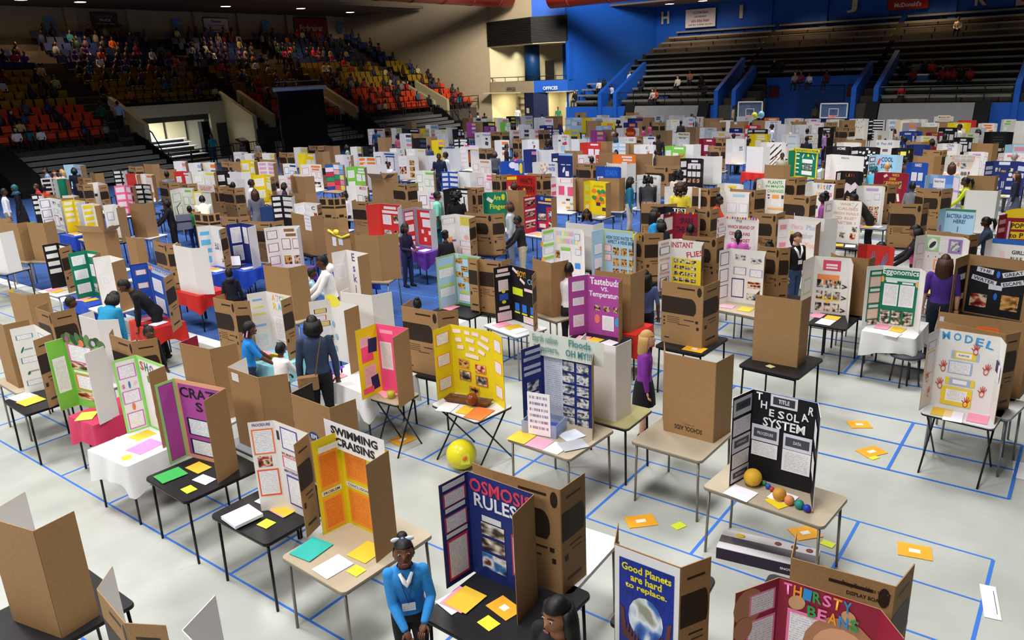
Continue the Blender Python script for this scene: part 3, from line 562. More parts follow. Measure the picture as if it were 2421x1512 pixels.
SP.update({
'pinky': [P('L',.4,.8,.5,.13,'e8b8cc'),C_('L',.45,.62,.55,.22,'ef4f86'),C_('L',.72,.72,.42,.2,'1d2560',.1),P('L',.5,.3,.56,.3,'e8b8cc'),C_('L',.7,.18,.36,.2,'1d2560',-.1),C_('L',.35,.1,.5,.08,'ef4f86'),('C','C',.5,.5,1,1,'ef4f86',None,0),P('C',.25,.55,.36,.4,'e0d4d8'),C_('C',.3,.9,.4,.05,'f0a0b8')],
'esk': [T_('C',.3,.55,.16,.8,'6a4a8a','E\ns\nk\ni'),D_('C',.6,.35,.12,.07,'3a4a9a'),P('L',.5,.6,.6,.3)],
'dots': [D_('C',.5,.82,.24,.1,'9fc4e4'),P('C',.5,.56,.5,.1,'d8dcf0','a8b4e0'),P('C',.5,.3,.5,.1,'d8dcf0','a8b4e0'),P('L',.5,.5,.5,.2)],
'apple': [D_('C',.45,.9,.16,.08,'b8324a'),P('C',.5,.66,.6,.24,'w','8a8aa8'),D_('C',.5,.3,.12,.08,'6fae3a'),P('L',.5,.66,.6,.24,'w','8a8aa8'),D_('L',.5,.32,.16,.08,'6fae3a')],
'lab': [C_('L',.5,.55,.5,.1,'22222e'),P('C',.5,.6,.6,.3)],
'aqs': [C_('L',.5,.82,.7,.09,'5fb8e6'),C_('L',.5,.6,.72,.13,'5fb8e6'),C_('L',.5,.4,.72,.1,'5fb8e6'),C_('L',.5,.18,.5,.16,'5fb8e6'),C_('C',.7,.8,.4,.2,'5fb8e6'),F_('C',.3,.5,.34,.16,'b'),F_('C',.7,.4,.3,.1,'c'),F_('C',.6,.15,.3,.12,'e')],
'sb': [P('L',.55,.72,.7,.38,'w'),P('L',.55,.28,.7,.38,'w'),P('C',.2,.7,.3,.4,'w'),T_('C',.5,.85,.2,.1,'3a3a44','C'),F_('C',.6,.6,.2,.25,'c'),P('C',.75,.4,.3,.4)],
'ln': strips('L',(.85,.6,.35,.1),.17,'e8e0ea')+strips('C',(.85,.6,.35,.1),.17,'e8e0ea',.3,.36)+strips('C',(.85,.55,.2),.2,'1a1620',.72,.3),
'flap': [], 'ribbon': [], 'sheet': [], 'wtag': [], 'n': [], 'logo': [], 'tag': [], 'poster': [], 'idea': [], 'school': [], 'ytag': [],
'photo3': [P('L',.5,.75,.8,.4),F_('L',.5,.4,.84,.3,'c'),F_('C',.45,.7,.4,.2,'f'),F_('C',.45,.45,.4,.2,'f'),F_('C',.45,.2,.4,.2,'f')],
'band': [('C','HD',.4,.98,1.3,.2,'f0dcec','',0),C_('C',.05,1.05,.4,.05,'f02f9a'),C_('C',.7,.9,.8,.03,'d8d82a'),C_('C',.18,.5,.2,.8,'17131a'),C_('C',.19,.55,.12,.5,'c8502a')]+strips('L',(.8,.6,.4,.2),.12,'ece6f0'),
'cloud': [D_('C',.3,.85,.28,.12,'f0f2f8'),C_('C',.58,.8,.3,.26,'dfe4f4'),D_('C',.9,.75,.14,.2,'f0d83a'),D_('C',.35,.35,.2,.14,'3a8a4a'),D_('C',.42,.2,.12,.08,'d83a4a')],
'tree': [C_('C',.25,.35,.03,.6,'5a4636'),C_('C',.16,.62,.025,.3,'5a4636',-.6),C_('C',.36,.64,.025,.34,'5a4636',.7)]+[D_('C',x,z,.05,.05,'f0984a') for x,z in ((.08,.85),(.3,.9),(.18,.72),(.42,.78),(.1,.55),(.4,.5))]+[T_('C',.75,.9,.4,.09,'3a5ac0','How Much'),T_('C',.75,.74,.42,.14,'3a5ac0','WATER'),T_('C',.78,.42,.3,.12,'3a5ac0','GET')],
'night': [C_('C',.5,.95,1,.09,'9fcdf0'),C_('L',.5,.5,.9,.7,'20283f'),P('L',.5,.75,.6,.1),D_('L',.5,.6,.25,.06,'e8e8f0'),C_('C',.35,.78,.3,.12,'2a2a80'),C_('C',.3,.55,.3,.03,'e8e8f0'),C_('C',.7,.55,.3,.03,'e8e8f0'),D_('C',.35,.35,.08,.12,'f0ece8',.3),C_('C',.6,.2,.25,.2,'e8e8f0')],
'vs': [T_('C',.62,.88,.5,.1,'a04a2a','GRAPPLE'),T_('C',.7,.76,.2,.08,'2a2a2a','VS'),C_('C',.62,.55,.42,.16,'d04050',-.3),C_('C',.6,.46,.46,.03,'f0f0f0'),T_('C',.16,.7,.2,.08,'2a2a2a','I'),C_('C',.45,.3,.4,.3,'a8cce8'),P('L',.5,.6,.6,.4)],
'splash': [D_('C',.5,.75,.38,.28,'c02a1e'),T_('C',.5,.7,.5,.16,'e8c02a','WOW'),D_('C',.15,.8,.08,.1,'e8d86a')],
'dress': [C_('C',.5,.92,.8,.08,'2a4fb0'),D_('C',.4,.6,.1,.14,'ef7aa8'),C_('C',.4,.42,.22,.16,'ef7aa8'),C_('L',.5,.8,.7,.2,'f0f0f4')],
'soak': [C_('L',.5,.6,.7,.12,'dfe4f4'),C_('L',.5,.35,.7,.08,'dfe4f4'),T_('C',.5,.78,.84,.2,'2f7ae0','SOAKIN'),T_('C',.5,.5,.7,.2,'2f7ae0','IT ALL'),C_('C',.3,.2,.4,.1,'e8ecf6'),C_('C',.75,.2,.3,.1,'e8ecf6')]+[C_('C',.1+.16*i,1.0,.05,.04,'e8d02a') for i in range(6)],
'excl': [T_('C',.8,.7,.1,.5,'c82a2a','!'),P('C',.3,.6,.3,.3)],
'stripe': [C_('C',.1+.22*i,.66-.1*(i%2),.05,.7,'1f1d22',.75) for i in range(5)]+[C_('C',.2+.25*i,.25,.05,.5,'1f1d22',.75) for i in range(4)],
'pencil': [C_('C',.35,.72,.1,.62,'e8d82a',-1.0),C_('C',.62,.56,.1,.1,'2a3a4a',-1.0),P('C',.6,.25,.5,.3)],
'hstr': strips('C',(.95,.82,.69,.56,.43,.3,.17,.04),.06,'e6e6ea',.5,.98)+strips('L',(.9,.7,.5,.3),.06,'e6e6ea'),
'heart': [D_('C',.66,.6,.06,.07,'22283a'),D_('C',.74,.6,.06,.07,'22283a'),C_('C',.2,.6,.3,.4,'b08a60'),P('C',.4,.3,.3,.3)],
'shapes': [D_('C',x,z,.07,.06,'dfe8f0',a) for x,z,a in ((.3,.78,.5),(.46,.6,.2),(.62,.82,0),(.76,.7,-.4),(.56,.42,.3),(.86,.5,.2))]+[C_('C',x,z,.14,.06,'e4e6ee') for x,z in ((.1,.8),(.12,.62),(.5,.92),(.6,.7),(.9,.8),(.2,.4),(.4,.25),(.75,.3))]+strips('L',(.8,.6,.4),.12,'e8e8f0'),
'pow': [T_('C',.6,.86,.6,.1,'3a6ad0','For All'),C_('C',.12,.86,.12,.1,'7ab0e8'),C_('C',.55,.6,.3,.1,'6a5a6a'),C_('C',.55,.4,.35,.08,'5a9ae0')],
'dots2': [C_('C',.5,.8,.4,.14,'e8e86a')]+[D_('C',x,z,.04,.05,c) for x,z,c in ((.2,.8,'ee8a2a'),(.9,.86,'e8e02a'),(.6,.5,'ee7d2a'),(.8,.35,'e0a02a'),(.3,.4,'e8d02a'),(.85,.6,'c85a2a'))]+[C_('C',.7,.5,.25,.1,'e8e4d8')],
'curl': [T_('C',.66,.9,.36,.06,'3a3a48','INTRODUCTION'),P('C',.45,.45,.3,.4),P('L',.5,.8,.7,.2),P('L',.5,.4,.7,.3)],
'cool': [C_('C',.5,.5,.9,.96,'9fcdf0'),T_('C',.55,.84,.56,.15,'15204a','COOL'),T_('C',.55,.62,.56,.15,'15204a','SODA'),C_('C',.16,.76,.1,.22,'d84a4a',.3),P('C',.5,.36,.5,.2)]+strips('L',(.85,.62,.4,.18),.15,'2a3050')+[P('L',.5,z,.6,.1) for z in (.85,.62,.4,.18)],
'expo': [B_('C',.06,'e8d020'),('C','HD',.5,1.0,1.2,.14,'e8d020','',0),C_('C',.48,1.0,1.05,.08,'1f6a50'),T_('C',.48,1.0,.95,.07,'e8d020','EXPOSED!!'),C_('C',.36,.8,.04,.16,'e8f0ea',.5),C_('C',.8,.78,.04,.18,'e8f0ea',-.5),D_('C',.58,.83,.05,.05,'e0d040'),C_('C',.56,.62,.46,.14,'f0eef0'),C_('C',.56,.2,.46,.14,'f0eee8')]+grid('C',(.4,.56,.72),(.46,.36),.13,.09,'e')+[C_('C',.12,z,.16,.05,'e8f0ea') for z in (.85,.7,.5,.35,.2)]+[B_('L',.06,'e8d020')],
'flow': [('C','HD',.5,.95,1.1,.2,'f0ece4','',0)]+[D_('C',x,.95,.07,.05,c) for x,c in ((.08,'6a8a3a'),(.24,'b8b83a'),(.8,'b8a04a'),(.95,'f0a06a'))]+[T_('C',.5,.92,.6,.07,'d86a5a','FLOWER')][:0]+[C_('C',.5,.94,.36,.08,'e8a090'),C_('C',.5,.6,.4,.2,'8a86a0')],
'hands': [('C','HD',.5,.97,1.1,.2,'ddd8d6','',0)]+[C_('C',x,z,.26,.06,'b8b0b0') for z in (1.02,.92) for x in (.2,.5,.8)]+[D_('C',.0,.99,.07,.07,'d8a890'),D_('C',1.0,.97,.08,.08,'d8a890'),D_('C',.28,.76,.07,.07,'ee9a5a'),F_('C',.55,.72,.26,.16,'b'),D_('C',.82,.72,.1,.09,'e8c8b0'),T_('C',.6,.48,.3,.12,'4a4a50','88'),D_('C',.85,.5,.04,.05,'5a2a34')],
'navy': [C_('C',.45,.93,.46,.09,'e0e8f0'),F_('C',.2,.74,.2,.12,'b'),F_('C',.45,.7,.2,.06,'f'),F_('C',.75,.74,.2,.1,'e')]+[C_('C',x,z,.24,.08,'d4d8ea') for x,z in ((.2,.46),(.75,.46),(.2,.2),(.75,.2))]+[C_('C',.45,.3,.03,.2,'e8e8ee'),C_('C',.52,.3,.03,.2,'e8e8ee'),D_('C',.75,.6,.08,.06,'dfe4ea')]+strips('L',(.8,.66,.5),.1,'c0c8e0')+strips('R',(.8,.6),.14,'c0c8e0'),
'drink': [T_('C',.62,.93,.36,.08,'e0b83a','WHICH'),T_('C',.5,.82,.36,.08,'e0b83a','DRINK'),T_('C',.52,.71,.7,.08,'e0b83a','CONTAINS MORE'),T_('C',.5,.6,.4,.08,'e0b83a','SUGAR?'),C_('C',.12,.9,.2,.07,'e8d0c0',-.6),F_('C',.14,.66,.14,.15,'e','e8d02a'),F_('C',.9,.66,.12,.2,'e','e8d02a'),C_('C',.45,.5,.12,.1,'e8c0a0',.7),F_('C',.55,.34,.26,.14,'e','e8d02a'),F_('C',.55,.12,.24,.16,'e','e8d02a'),C_('C',.85,.3,.12,.22,'f0ece6',-.2)],
'check': [C_('C',x,z,.33,.24,c) for x,z,c in ((.17,.88,'8fb4e8'),(.5,.88,'6f9ae0'),(.83,.88,'5a88dc'),(.17,.64,'5a88dc'),(.5,.64,'8fb4e8'),(.83,.64,'7aa8e8'),(.17,.4,'8fb4e8'),(.5,.4,'5a88dc'),(.83,.4,'6f9ae0'),(.5,.14,'8fb4e8'),(.83,.14,'a8b8ea'))]+[C_('C',.42,.78,.5,.26,'eeeaf2'),T_('C',.42,.82,.4,.09,'3a3a70','Battery Power'),P('C',.45,.25,.25,.2),C_('R',.5,.5,.9,.9,'ecd8ea'),C_('R',.5,.6,.9,.06,'b0a0e0')],
'grow': [C_('C',.5,.97,1,.05,'3f7a58'),T_('C',.5,.84,.9,.09,'3a4f80','BACTERIA GROW'),T_('C',.5,.73,.4,.09,'3a4f80','HERE?'),C_('C',.47,.56,.03,.12,'7a4a80'),F_('C',.16,.36,.22,.26,'e','3f8a78'),F_('C',.47,.3,.24,.3,'e','e05030'),F_('C',.78,.24,.22,.26,'e','e8d02a'),F_('C',.16,.08,.22,.12,'e','e8d02a'),C_('L',.4,.5,.3,.3,'c86a9a'),C_('L',.5,.2,.6,.3,'d8d02a')],
'pop': [D_('C',.5,1.02,.6,.1,'e6c81e'),C_('C',.5,.98,1.05,.12,'e6c81e')]+[C_('C',.6,z,.85,.15,'e6c81e') for z in (.76,.56,.36)]+[T_('C',.42,.76,.5,.1,'2a1a12','POPC'),T_('C',.36,.56,.42,.1,'2a1a12','to P'),T_('C',.36,.36,.5,.1,'2a1a12','not t'),C_('C',.1,.4,.06,.9,'d8c8d4'),P('C',.5,.16,.5,.1)]+strips('L',(.85,.68,.3,.12),.09,'e0b8b8'),
'girls': [C_('C',.5,.96,1,.09,'2a62b8'),T_('C',.72,.78,.36,.07,'1a1a20','GIRLS'),T_('C',.68,.66,.3,.07,'1a1a20','RULE'),T_('C',.66,.54,.4,.07,'1a1a20','BOYS...'),D_('C',.3,.74,.06,.06,'f0c8d4'),P('L',.5,.75,.6,.2),P('L',.5,.4,.6,.3)],
'mouse': [C_('C',.18,.83,.36,.28,'a8d0a0'),D_('C',.18,.83,.13,.11,'f0f0f0'),D_('C',.18,.82,.06,.08,'3a3a40',.6),C_('C',.78,.82,.36,.26,'9a7ac0'),F_('C',.78,.82,.24,.18,'b'),P('C',.48,.8,.2,.22),C_('C',.45,.45,.38,.2,'f0a080'),P('C',.45,.45,.28,.14),P('L',.5,.75,.6,.2,'w','c8a0c0'),P('L',.5,.4,.6,.3,'w','f0b090'),P('R',.5,.6,.6,.3),P('C',.2,.2,.3,.3),P('C',.75,.2,.3,.3,'w','f0b090')]+[D_('C',x,z,.012,.012,'3a3a40') for x,z in ((.3,.6),(.62,.62),(.7,.58),(.1,.6),(.4,.66))],
'plant': [T_('C',.55,.9,.62,.09,'2f9a4a','PLANTS'),T_('C',.55,.78,.8,.09,'2f9a4a','IN MAJOR'),T_('C',.58,.66,.7,.09,'6aa84a','CHANGES'),C_('C',.6,.5,.3,.1,'f0a04a'),C_('C',.3,.54,.1,.04,'4a3a3a'),C_('C',.3,.46,.1,.04,'4a3a3a'),C_('C',.9,.5,.1,.1,'4a3a3a'),P('C',.65,.33,.4,.2),C_('C',.6,.16,.8,.06,'f0b070'),P('C',.14,.32,.26,.4),C_('L',.4,.8,.5,.14,'f0b04a'),C_('L',.4,.8,.36,.09,'f0ece4'),P('L',.5,.4,.7,.3)],
'wcol': [T_('C',.28+.13*i,.9,.1,.13,c,ch) for i,(ch,c) in enumerate(zip('Water',('4a6ab8','e8c83a','d86a8a','4a9ac0','5a5ab0')))]+[T_('C',.24+.12*i,.7,.1,.11,c,ch) for i,(ch,c) in enumerate(zip('Colors',('e8c83a','d86aa8','5a7ac8','c8c83a','e8a0b0','d85a7a')))]+[C_('C',.15,.5,.1,.06,'3a3a40'),C_('C',.25,.35,.12,.08,'3a3a40'),P('L',.5,.6,.6,.3)],
'lava': [T_('C',.3+.14*i,.88,.1,.1,c,ch) for i,(ch,c) in enumerate(zip('LAVA',('a8302a','d8b82a','c83030','8a2a2a')))]+[C_('C',.3,.5,.3,.3,'e8e0ea',.5),C_('C',.7,.52,.34,.3,'e8e0ea',.8),F_('C',.5,.16,.2,.2,'c'),P('L',.5,.8,.6,.3)],
'nails': [T_('C',.5,.915,.5,.065,'d8a48a','WHAT'),T_('C',.55,.81,.74,.065,'d8a48a','CAUSES'),T_('C',.5,.7,.92,.065,'d8a48a','IRON NAILS'),T_('C',.5,.59,.8,.065,'d8a48a','TO RUST'),T_('C',.48,.48,.8,.065,'d8a48a','FASTER ?'),C_('C',.83,.9,.02,.12,'9aa0b0',.6),P('C',.34,.34,.36,.16),F_('C',.85,.34,.18,.12,'e'),F_('C',.12,.2,.18,.12,'e'),F_('C',.42,.18,.2,.12,'e'),F_('C',.8,.17,.2,.14,'c'),P('L',.5,.84,.6,.16,'w','a06a7a'),P('L',.5,.55,.5,.2)],
'pastel': [T_('C',.28,.85,.36,.1,'e8b0c8','Plants'),T_('C',.74,.85,.34,.1,'a8bce0','Plus'),T_('C',.5,.68,.6,.12,'b8c4cc','Number'),T_('C',.7,.48,.34,.12,'f0b8a8','You'),C_('C',.12,.72,.1,.05,'e8d84a',-.5),C_('L',.5,.84,.62,.09,'e88aa8'),P('L',.5,.68,.6,.12),C_('L',.5,.46,.62,.09,'e88aa8'),P('L',.5,.3,.6,.12)],
'spare': [T_('C',.5,.8,.5,.13,'2a1530','SPARE'),T_('C',.5,.6,.8,.13,'2a1530','THE ROD'),P('L',.5,.75,.8,.3,'w','e0c8b0'),P('L',.5,.35,.8,.3,'w','e0c8b0'),C_('C',.2,.2,.3,.36,'e4e4ee'),C_('C',.2,.2,.05,.2,'3a8aa0'),P('C',.85,.2,.3,.36),C_('C',.44,.4,.12,.08,'e8e0e0')]+[C_('C',.04+.1*i,.985,.06,.045,c) for i,c in enumerate(('4a3a9a','e0c02a','c83a2a','2f7a4a','e0c02a','e8702a','2a4ab0','e0c02a','c83a2a','2f7a4a'))]+[C_('L',.1+.22*i,.985,.14,.045,c) for i,c in enumerate(('4a2a8a','2f7a3a','e0c02a','2a3ab0'))],
'cereal': [T_('C',.5,.79,.88,.075,'a82a40','WHICH BRAND OF'),T_('C',.46,.645,.68,.075,'a82a40','CEREAL HAS'),T_('C',.5,.5,.62,.075,'a82a40','THE MOST'),T_('C',.5,.34,.7,.075,'a82a40','VITAMINS?'),T_('C',.42,.92,.2,.05,'5a5a80','TITLE'),P('L',.55,.74,.8,.09,'w','5a5a90'),P('L',.55,.6,.8,.09,'w','5a5a90'),P('L',.55,.3,.8,.2),C_('L',.5,.86,.5,.03,'e0a0b0')]+[C_('C',.04+.085*i,.985,.05,.045,c) for i,c in enumerate(('d84a3a','e8c02a','6a4ab0','d85a9a','2f8a4a','e8902a','c83a3a','8a4ab8','e8d02a','d84a8a','4a5ac0','c83a3a'))]+[C_('L',.05,z,.08,.05,c) for z,c in ((.95,'c83a6a'),(.8,'e8a02a'),(.65,'c83a3a'),(.5,'3a5ab0'),(.35,'d84a6a'))],
'flies': [T_('C',.36,.9,.66,.11,'b8304a','INSTANT',-.06),T_('C',.74,.75,.5,.11,'b8304a','FLIES',-.22),C_('C',.5,.34,.9,.6,'e8cc2a')]+grid('C',(.18,.36,.54,.72),(.58,.46,.34,.22,.1),.14,.07,'e')+[T_('L',.5,.93,.6,.04,'c03a58','PURPOSE'),P('L',.5,.8,.8,.14,'w','5a3a4a'),T_('L',.5,.63,.8,.04,'c03a58','HYPOTHESIS'),P('L',.5,.48,.6,.12,'w','c03a58'),T_('L',.5,.35,.8,.035,'c03a58','PROCEDURE'),P('L',.5,.16,.7,.22,'w','8a4a9a')],
'flam': [C_('C',.5,.5,1,1,'a81e14'),T_('C',.5,.82,.7,.2,'2a0c0a',"WHAT'S"),T_('C',.5,.56,.9,.2,'2a0c0a','POPPIN')]+[D_('C',x,.25,.07,.14,'e08a1e') for x in (.1,.25,.4,.55,.7,.88)]+[D_('C',.4,.5,.06,.1,'e8c02a'),C_('L',.5,.9,.9,.1,'e8d82a'),P('L',.5,.4,.7,.5,'e8d0d0')],
'pinkp': [T_('C',.5,.9,.6,.1,'e8b8cc','DILATION')][:0]+[P('C',.5,.9,.6,.12,'f4ecf4','e06a9a'),C_('C',.26,.6,.3,.28,'e0587f'),C_('C',.72,.58,.3,.28,'e0587f'),C_('L',.5,.76,.8,.09,'e0587f'),C_('L',.5,.52,.8,.12,'e0587f'),C_('C',.36,.22,.2,.06,'f0a06a'),C_('C',.78,.2,.2,.06,'9ab05a'),C_('C',.58,.08,.2,.06,'d8a82a'),F_('C',.58,.33,.2,.08,'e')],
'juice': [D_('C',x,z,.12,.07,'ee7d2a') for x,z in ((.2,.7),(.5,.6),(.3,.5),(.7,.62),(.35,.42),(.6,.4))]+[D_('C',x,z,.12,.06,'3f8a4a',.4) for x,z in ((.45,.68),(.2,.5),(.55,.48),(.65,.7))]+[T_('C',.4,.85,.5,.09,'b8a018','Juice'),C_('C',.4,.32,.2,.1,'4a3030'),C_('C',.7,.18,.22,.1,'4a3030'),P('L',.5,.8,.7,.2,'d8e86a'),P('L',.5,.5,.7,.2,'d8e86a'),P('L',.5,.25,.5,.1)],
'rb2': [C_('L',.5,.5,1,1,'b8283e'),F_('L',.5,.8,.7,.13,'a'),F_('L',.5,.5,.7,.13,'a'),F_('L',.5,.2,.7,.13,'a')]+strips('L',(.92,.62,.32),.05,'f0e8e8')+[D_('C',.3,.92,.08,.05,'5a8ad8'),C_('C',.6,.9,.3,.07,'e8c02a'),C_('C',.5,.8,.8,.05,'d8a88a'),C_('C',.75,.4,.5,.6,'b8283e'),F_('C',.75,.5,.3,.18,'h'),F_('C',.75,.22,.3,.16,'e'),F_('C',.28,.42,.4,.18,'e'),C_('C',.3,.2,.44,.2,'b8283e'),P('C',.3,.18,.3,.1)],
'finger': [T_('C',.55,.85,.34,.15,'d8d02a','Are'),D_('C',.85,.86,.09,.09,'d8d02a'),T_('C',.58,.58,.78,.18,'d8d02a','Finger'),T_('C',.6,.22,.4,.16,'d8d02a','Pat'),C_('C',.2,.78,.32,.1,'e8e4d0',.6),C_('C',.2,.22,.26,.1,'e8e4d0',.6)],
'silver': [B_('L',.14,'9a94a8'),B_('C',.07,'9a94a8')]+strips('L',(.86,.75,.54,.45,.24,.1),.09,'ece4ea',.5,.6)+[P('C',.55,.83,.6,.12),P('C',.6,.62,.55,.2)]+[C_('C',x,z,.12,.1,'e8e0e8') for x,z in ((.3,.4),(.65,.38),(.42,.2),(.85,.16))],
'note': [P('C',.55,.85,.66,.22,'e0d060'),P('L',.5,.85,.9,.14,'w','a8a8b8'),P('L',.5,.6,.8,.1),C_('L',.55,.4,.3,.12,'f0a060'),C_('L',.8,.36,.3,.05,'7a5ab0'),P('L',.7,.15,.4,.25,'f4dce4'),P('C',.5,.62,.6,.1),D_('C',.5,.46,.12,.06,'e8b0a0'),P('C',.5,.3,.66,.13,'w','a898b8'),P('C',.5,.1,.6,.14,'w','d06a8a')],
'tile': [C_('C',.25+.5*(i%2),.9-.2*(i//2),.48,.18,c) for i,c in enumerate(('e8e4ec','9fc8e8','f0b0b0','7aa8d8','2f9a5a','f0e070','c83a4a','d88ab0','e05a5a','e8d060'))]+[C_('L',.5,.95,.96,.1,'2a62b8')]+[C_('L',.5,.8-.19*i,.96,.17,c) for i,c in enumerate(('f0e4e8','c83a4a','2f9a5a','e05a5a'))],
'tile2': [C_('C',x,z,.2,.14,c) for x,z,c in ((.25,.8,'3fa0d8'),(.6,.82,'e84a8a'),(.85,.75,'ee8a2a'),(.3,.5,'b8d83a'),(.7,.5,'ee9a3a'),(.5,.66,'8a5ac0'))],
'giraf': [('C','HD',.45,1.08,1.3,.24,'e8dcd8','GARAFFIT',0),C_('C',.75,.5,.1,.8,'e3cc1c'),B_('L',.14,'e3cc1c'),P('L',.5,.5,.6,.6),P('C',.3,.4,.4,.4)],
'doodle': [T_('C',x,z,.09,.07,c,ch) for ch,x,z,c in (('C',.1,.95,'3a6a4a'),('B',.3,.94,'2a2a30'),('9',.45,.8,'8a5a9a'),('K',.3,.6,'2a2a30'),('6',.45,.55,'22222a'),('Z',.55,.4,'22222a'),('3',.7,.55,'22222a'),('Y',.85,.6,'2a3a6a'),('S',.2,.8,'3a8a6a'),('U',.7,.85,'6a6a70'),('M',.85,.94,'2a2a30'))],
'where': [('C','HD',.6,.92,1.1,.22,'e0dfc8','',0),T_('C',.6,.94,.95,.1,'1c1a1e','Where Should'),T_('C',.5,.76,.6,.1,'1c1a1e','Put Your'),P('L',.5,.5,.6,.3),P('C',.5,.4,.6,.3)],
'cold': [T_('C',.62,.86,.45,.12,'1c1a1e','COLD'),C_('C',.15,.86,.2,.08,'c8d0a8'),T_('C',.62,.68,.3,.1,'2a2a2e','SODA')][:2]+[P('C',.4,.4,.5,.3)],
'chalk': [C_('C',.5,.78,.6,.03,'4a4a50'),C_('C',.5,.68,.7,.03,'4a4a50'),C_('C',.5,.58,.5,.03,'4a4a50'),P('C',.3,.3,.2,.12),P('C',.7,.28,.2,.12),C_('C',.9,.3,.06,.12,'e8c83a')],
'volc': [T_('C',.5,.86,.8,.1,'3a3a90','VOLCA'),D_('C',.5,.65,.12,.06,'2a2a30'),C_('C',.5,.4,.3,.2,'5a3a34',.2),T_('L',.5,.8,.4,.1,'2a2a30','EX')],
'sign': [T_('C',.45,.75,.7,.1,'d0708a','WHO DO'),T_('C',.45,.75,.7,.1,'d0708a','WHO DO')][:0]+[C_('C',.4,.78,.5,.06,'d890a8'),C_('C',.8,.8,.1,.06,'d890a8'),C_('C',.5,.4,.9,.5,'9cc0e0'),C_('C',.25,.2,.15,.2,'3a5a90')],
})
FR = {}
def framed(m, fm):
  k = (m.name, fm.name)
  if k not in FR:
    FR[k] = MB().box((-.5, 0, -.5), (.5, .001, .5), fm).quad([(-.43,-.0006,-.44),(.43,-.0006,-.44),(.43,-.0006,.44),(-.43,-.0006,.44)], m).mesh('framed_sheet')
  return FR[k]
def round_mesh(m):
  k = 'disc_'+m.name
  if k not in QM: q = MB(); q.disc((0, 0), .5, .5, m); QM[k] = q.mesh('round_cutout')
  return QM[k]
def hand_mesh(m):
  k = 'hand_'+m.name
  if k in QM: return QM[k]
  q = MB(); n = 20; vs = []
  for r in (.30, .22):
    vs += [(r*math.cos(2*PI*i/n), 0, -.2+r*math.sin(2*PI*i/n)) for i in range(n)]
  q.add(vs, [(i, (i+1) % n, n+(i+1) % n, n+i) for i in range(n)], m)
  for a, l in ((2.65,.34),(2.05,.44),(1.7,.5),(1.35,.48),(.95,.42)):
    d = Vector((math.cos(a), 0, math.sin(a))); s = Vector((-d.z, 0, d.x))*.055
    p0 = Vector((0, 0, -.2))+d*.26; p1 = p0+d*l
    q.add([p0-s, p0+s, p1+s*.7, p1+d*.05, p1-s*.7], [(0, 1, 2, 3, 4)], m)
  QM[k] = q.mesh('hand_cutout'); return QM[k]
def border_mesh(w, h, t, m):
  q = MB()
  for a, b in (((-w/2,-.001,0),(w/2,0,t)), ((-w/2,-.001,h-t),(w/2,0,h)), ((-w/2,-.001,t),(-w/2+t,0,h-t)), ((w/2-t,-.001,t),(w/2,0,h-t))): q.box(a, b, m)
  return q.mesh('border_strip')

def generic(t, front, title, rnd, near):
  """papers, headings and pictures of an ordinary board"""
  acc = None
  for ch in t[1:]:
    if ch in COL: acc = COL[ch]
  white = front in ('w', 'c', 's')
  acc = acc or rnd.choice(['d8a0b8','8fb0d8','e0c860','9cc890','b8a0d0','d8906a','9aa0a8'])
  fr = acc if white else None
  pc = 'w' if not white else rnd.choice(['f4f2f8','f6f0f0','eef2f8'])
  ink = rnd.choice(['33333c', '5a4a6a', '4a5a6a'])
  it = []; b = t[0]
  tc = rnd.choice(['2a3f8a','b8323f','1c1a1e','2f7a4a','6a3a8a']) if white else rnd.choice(['f0ecf0','e8d02a','f0ecf0'])
  if 'r' in t[1:] and white: tc = 'c83a40'
  if title:
    n = title.count('\n')+1
    for i, ln in enumerate(title.split('\n')): it.append(T_('C', .52, .92-.13*i, min(.9, .11*len(ln)+.05), .1, tc, ln))
    top = .9-.13*n
  else:
    for i in range(1 + (rnd.random() < .4)): it.append(C_('C', .5+rnd.uniform(-.05,.05), .9-.11*i, rnd.uniform(.45,.8), .07, acc if white else 'e8e4ec'))
    top = .78
  nw = 3 if near else 2
  if b in 's': it += [x for p in 'LR' for x in stack(p, [.82-.3*i if near else .72-.42*i for i in range(nw)], .2 if near else .28, pc, fr, w=.74)]
  if b in 'qgt': it += [x for p in 'LR' for x in stack(p, (.7,.3), .24, pc, fr, w=.72)]
  if b == 'l': it += [x for p in 'LC' for x in strips(p, [.9-.17*i for i in range(5 if near else 4)], .1, pc if not white else acc, .5, .76)]
  elif b == 'f': it += grid('C', (.2,.5,.8), (.42,.3,.18,.07), .24, .1, 'c') + [P('C',.3,.72,.3,.2), P('C',.78,.72,.3,.15,'w',fr)]
  elif b == 'd': it += [P('C',x,z,.26,.18) for x in (.2,.52,.84) for z in (.72,.45)] + grid('C',(.2,.52,.84),(.22,),.22,.14,'a') + stack('L',(.8,.5,.2),.2)
  elif b == 't': it += [C_('C', .5, .6, .7, .06, acc)] + [P('C',.5,.3,.6,.3,pc,fr)]
  elif b == 'b': it += [P('C',.5,.5,.5,.6,pc,fr), P('L',.5,.5,.6,.6,pc,fr)]
  elif b == 'p':
    it += [P('C',.3,.5,.4,.5), P('C',.75,.5,.36,.5)]
  else:
    k = rnd.random()
    it += [P('C', .28, top-.2, .4, .26, pc, fr), P('C', .75, top-.2, .34, .24, pc, fr) if k < .6 else F_('C', .75, top-.18, .32, .2, rnd.choice('abcef'), fr)]
    if near: it += [F_('C', .28, .2, .34, .2, rnd.choice('abcef')), F_('C', .74, .2, .34, .2, rnd.choice('abcef'))]
    elif k < .7: it += [F_('C', .5, .2, .6, .2, rnd.choice('abcef'))]
  return it

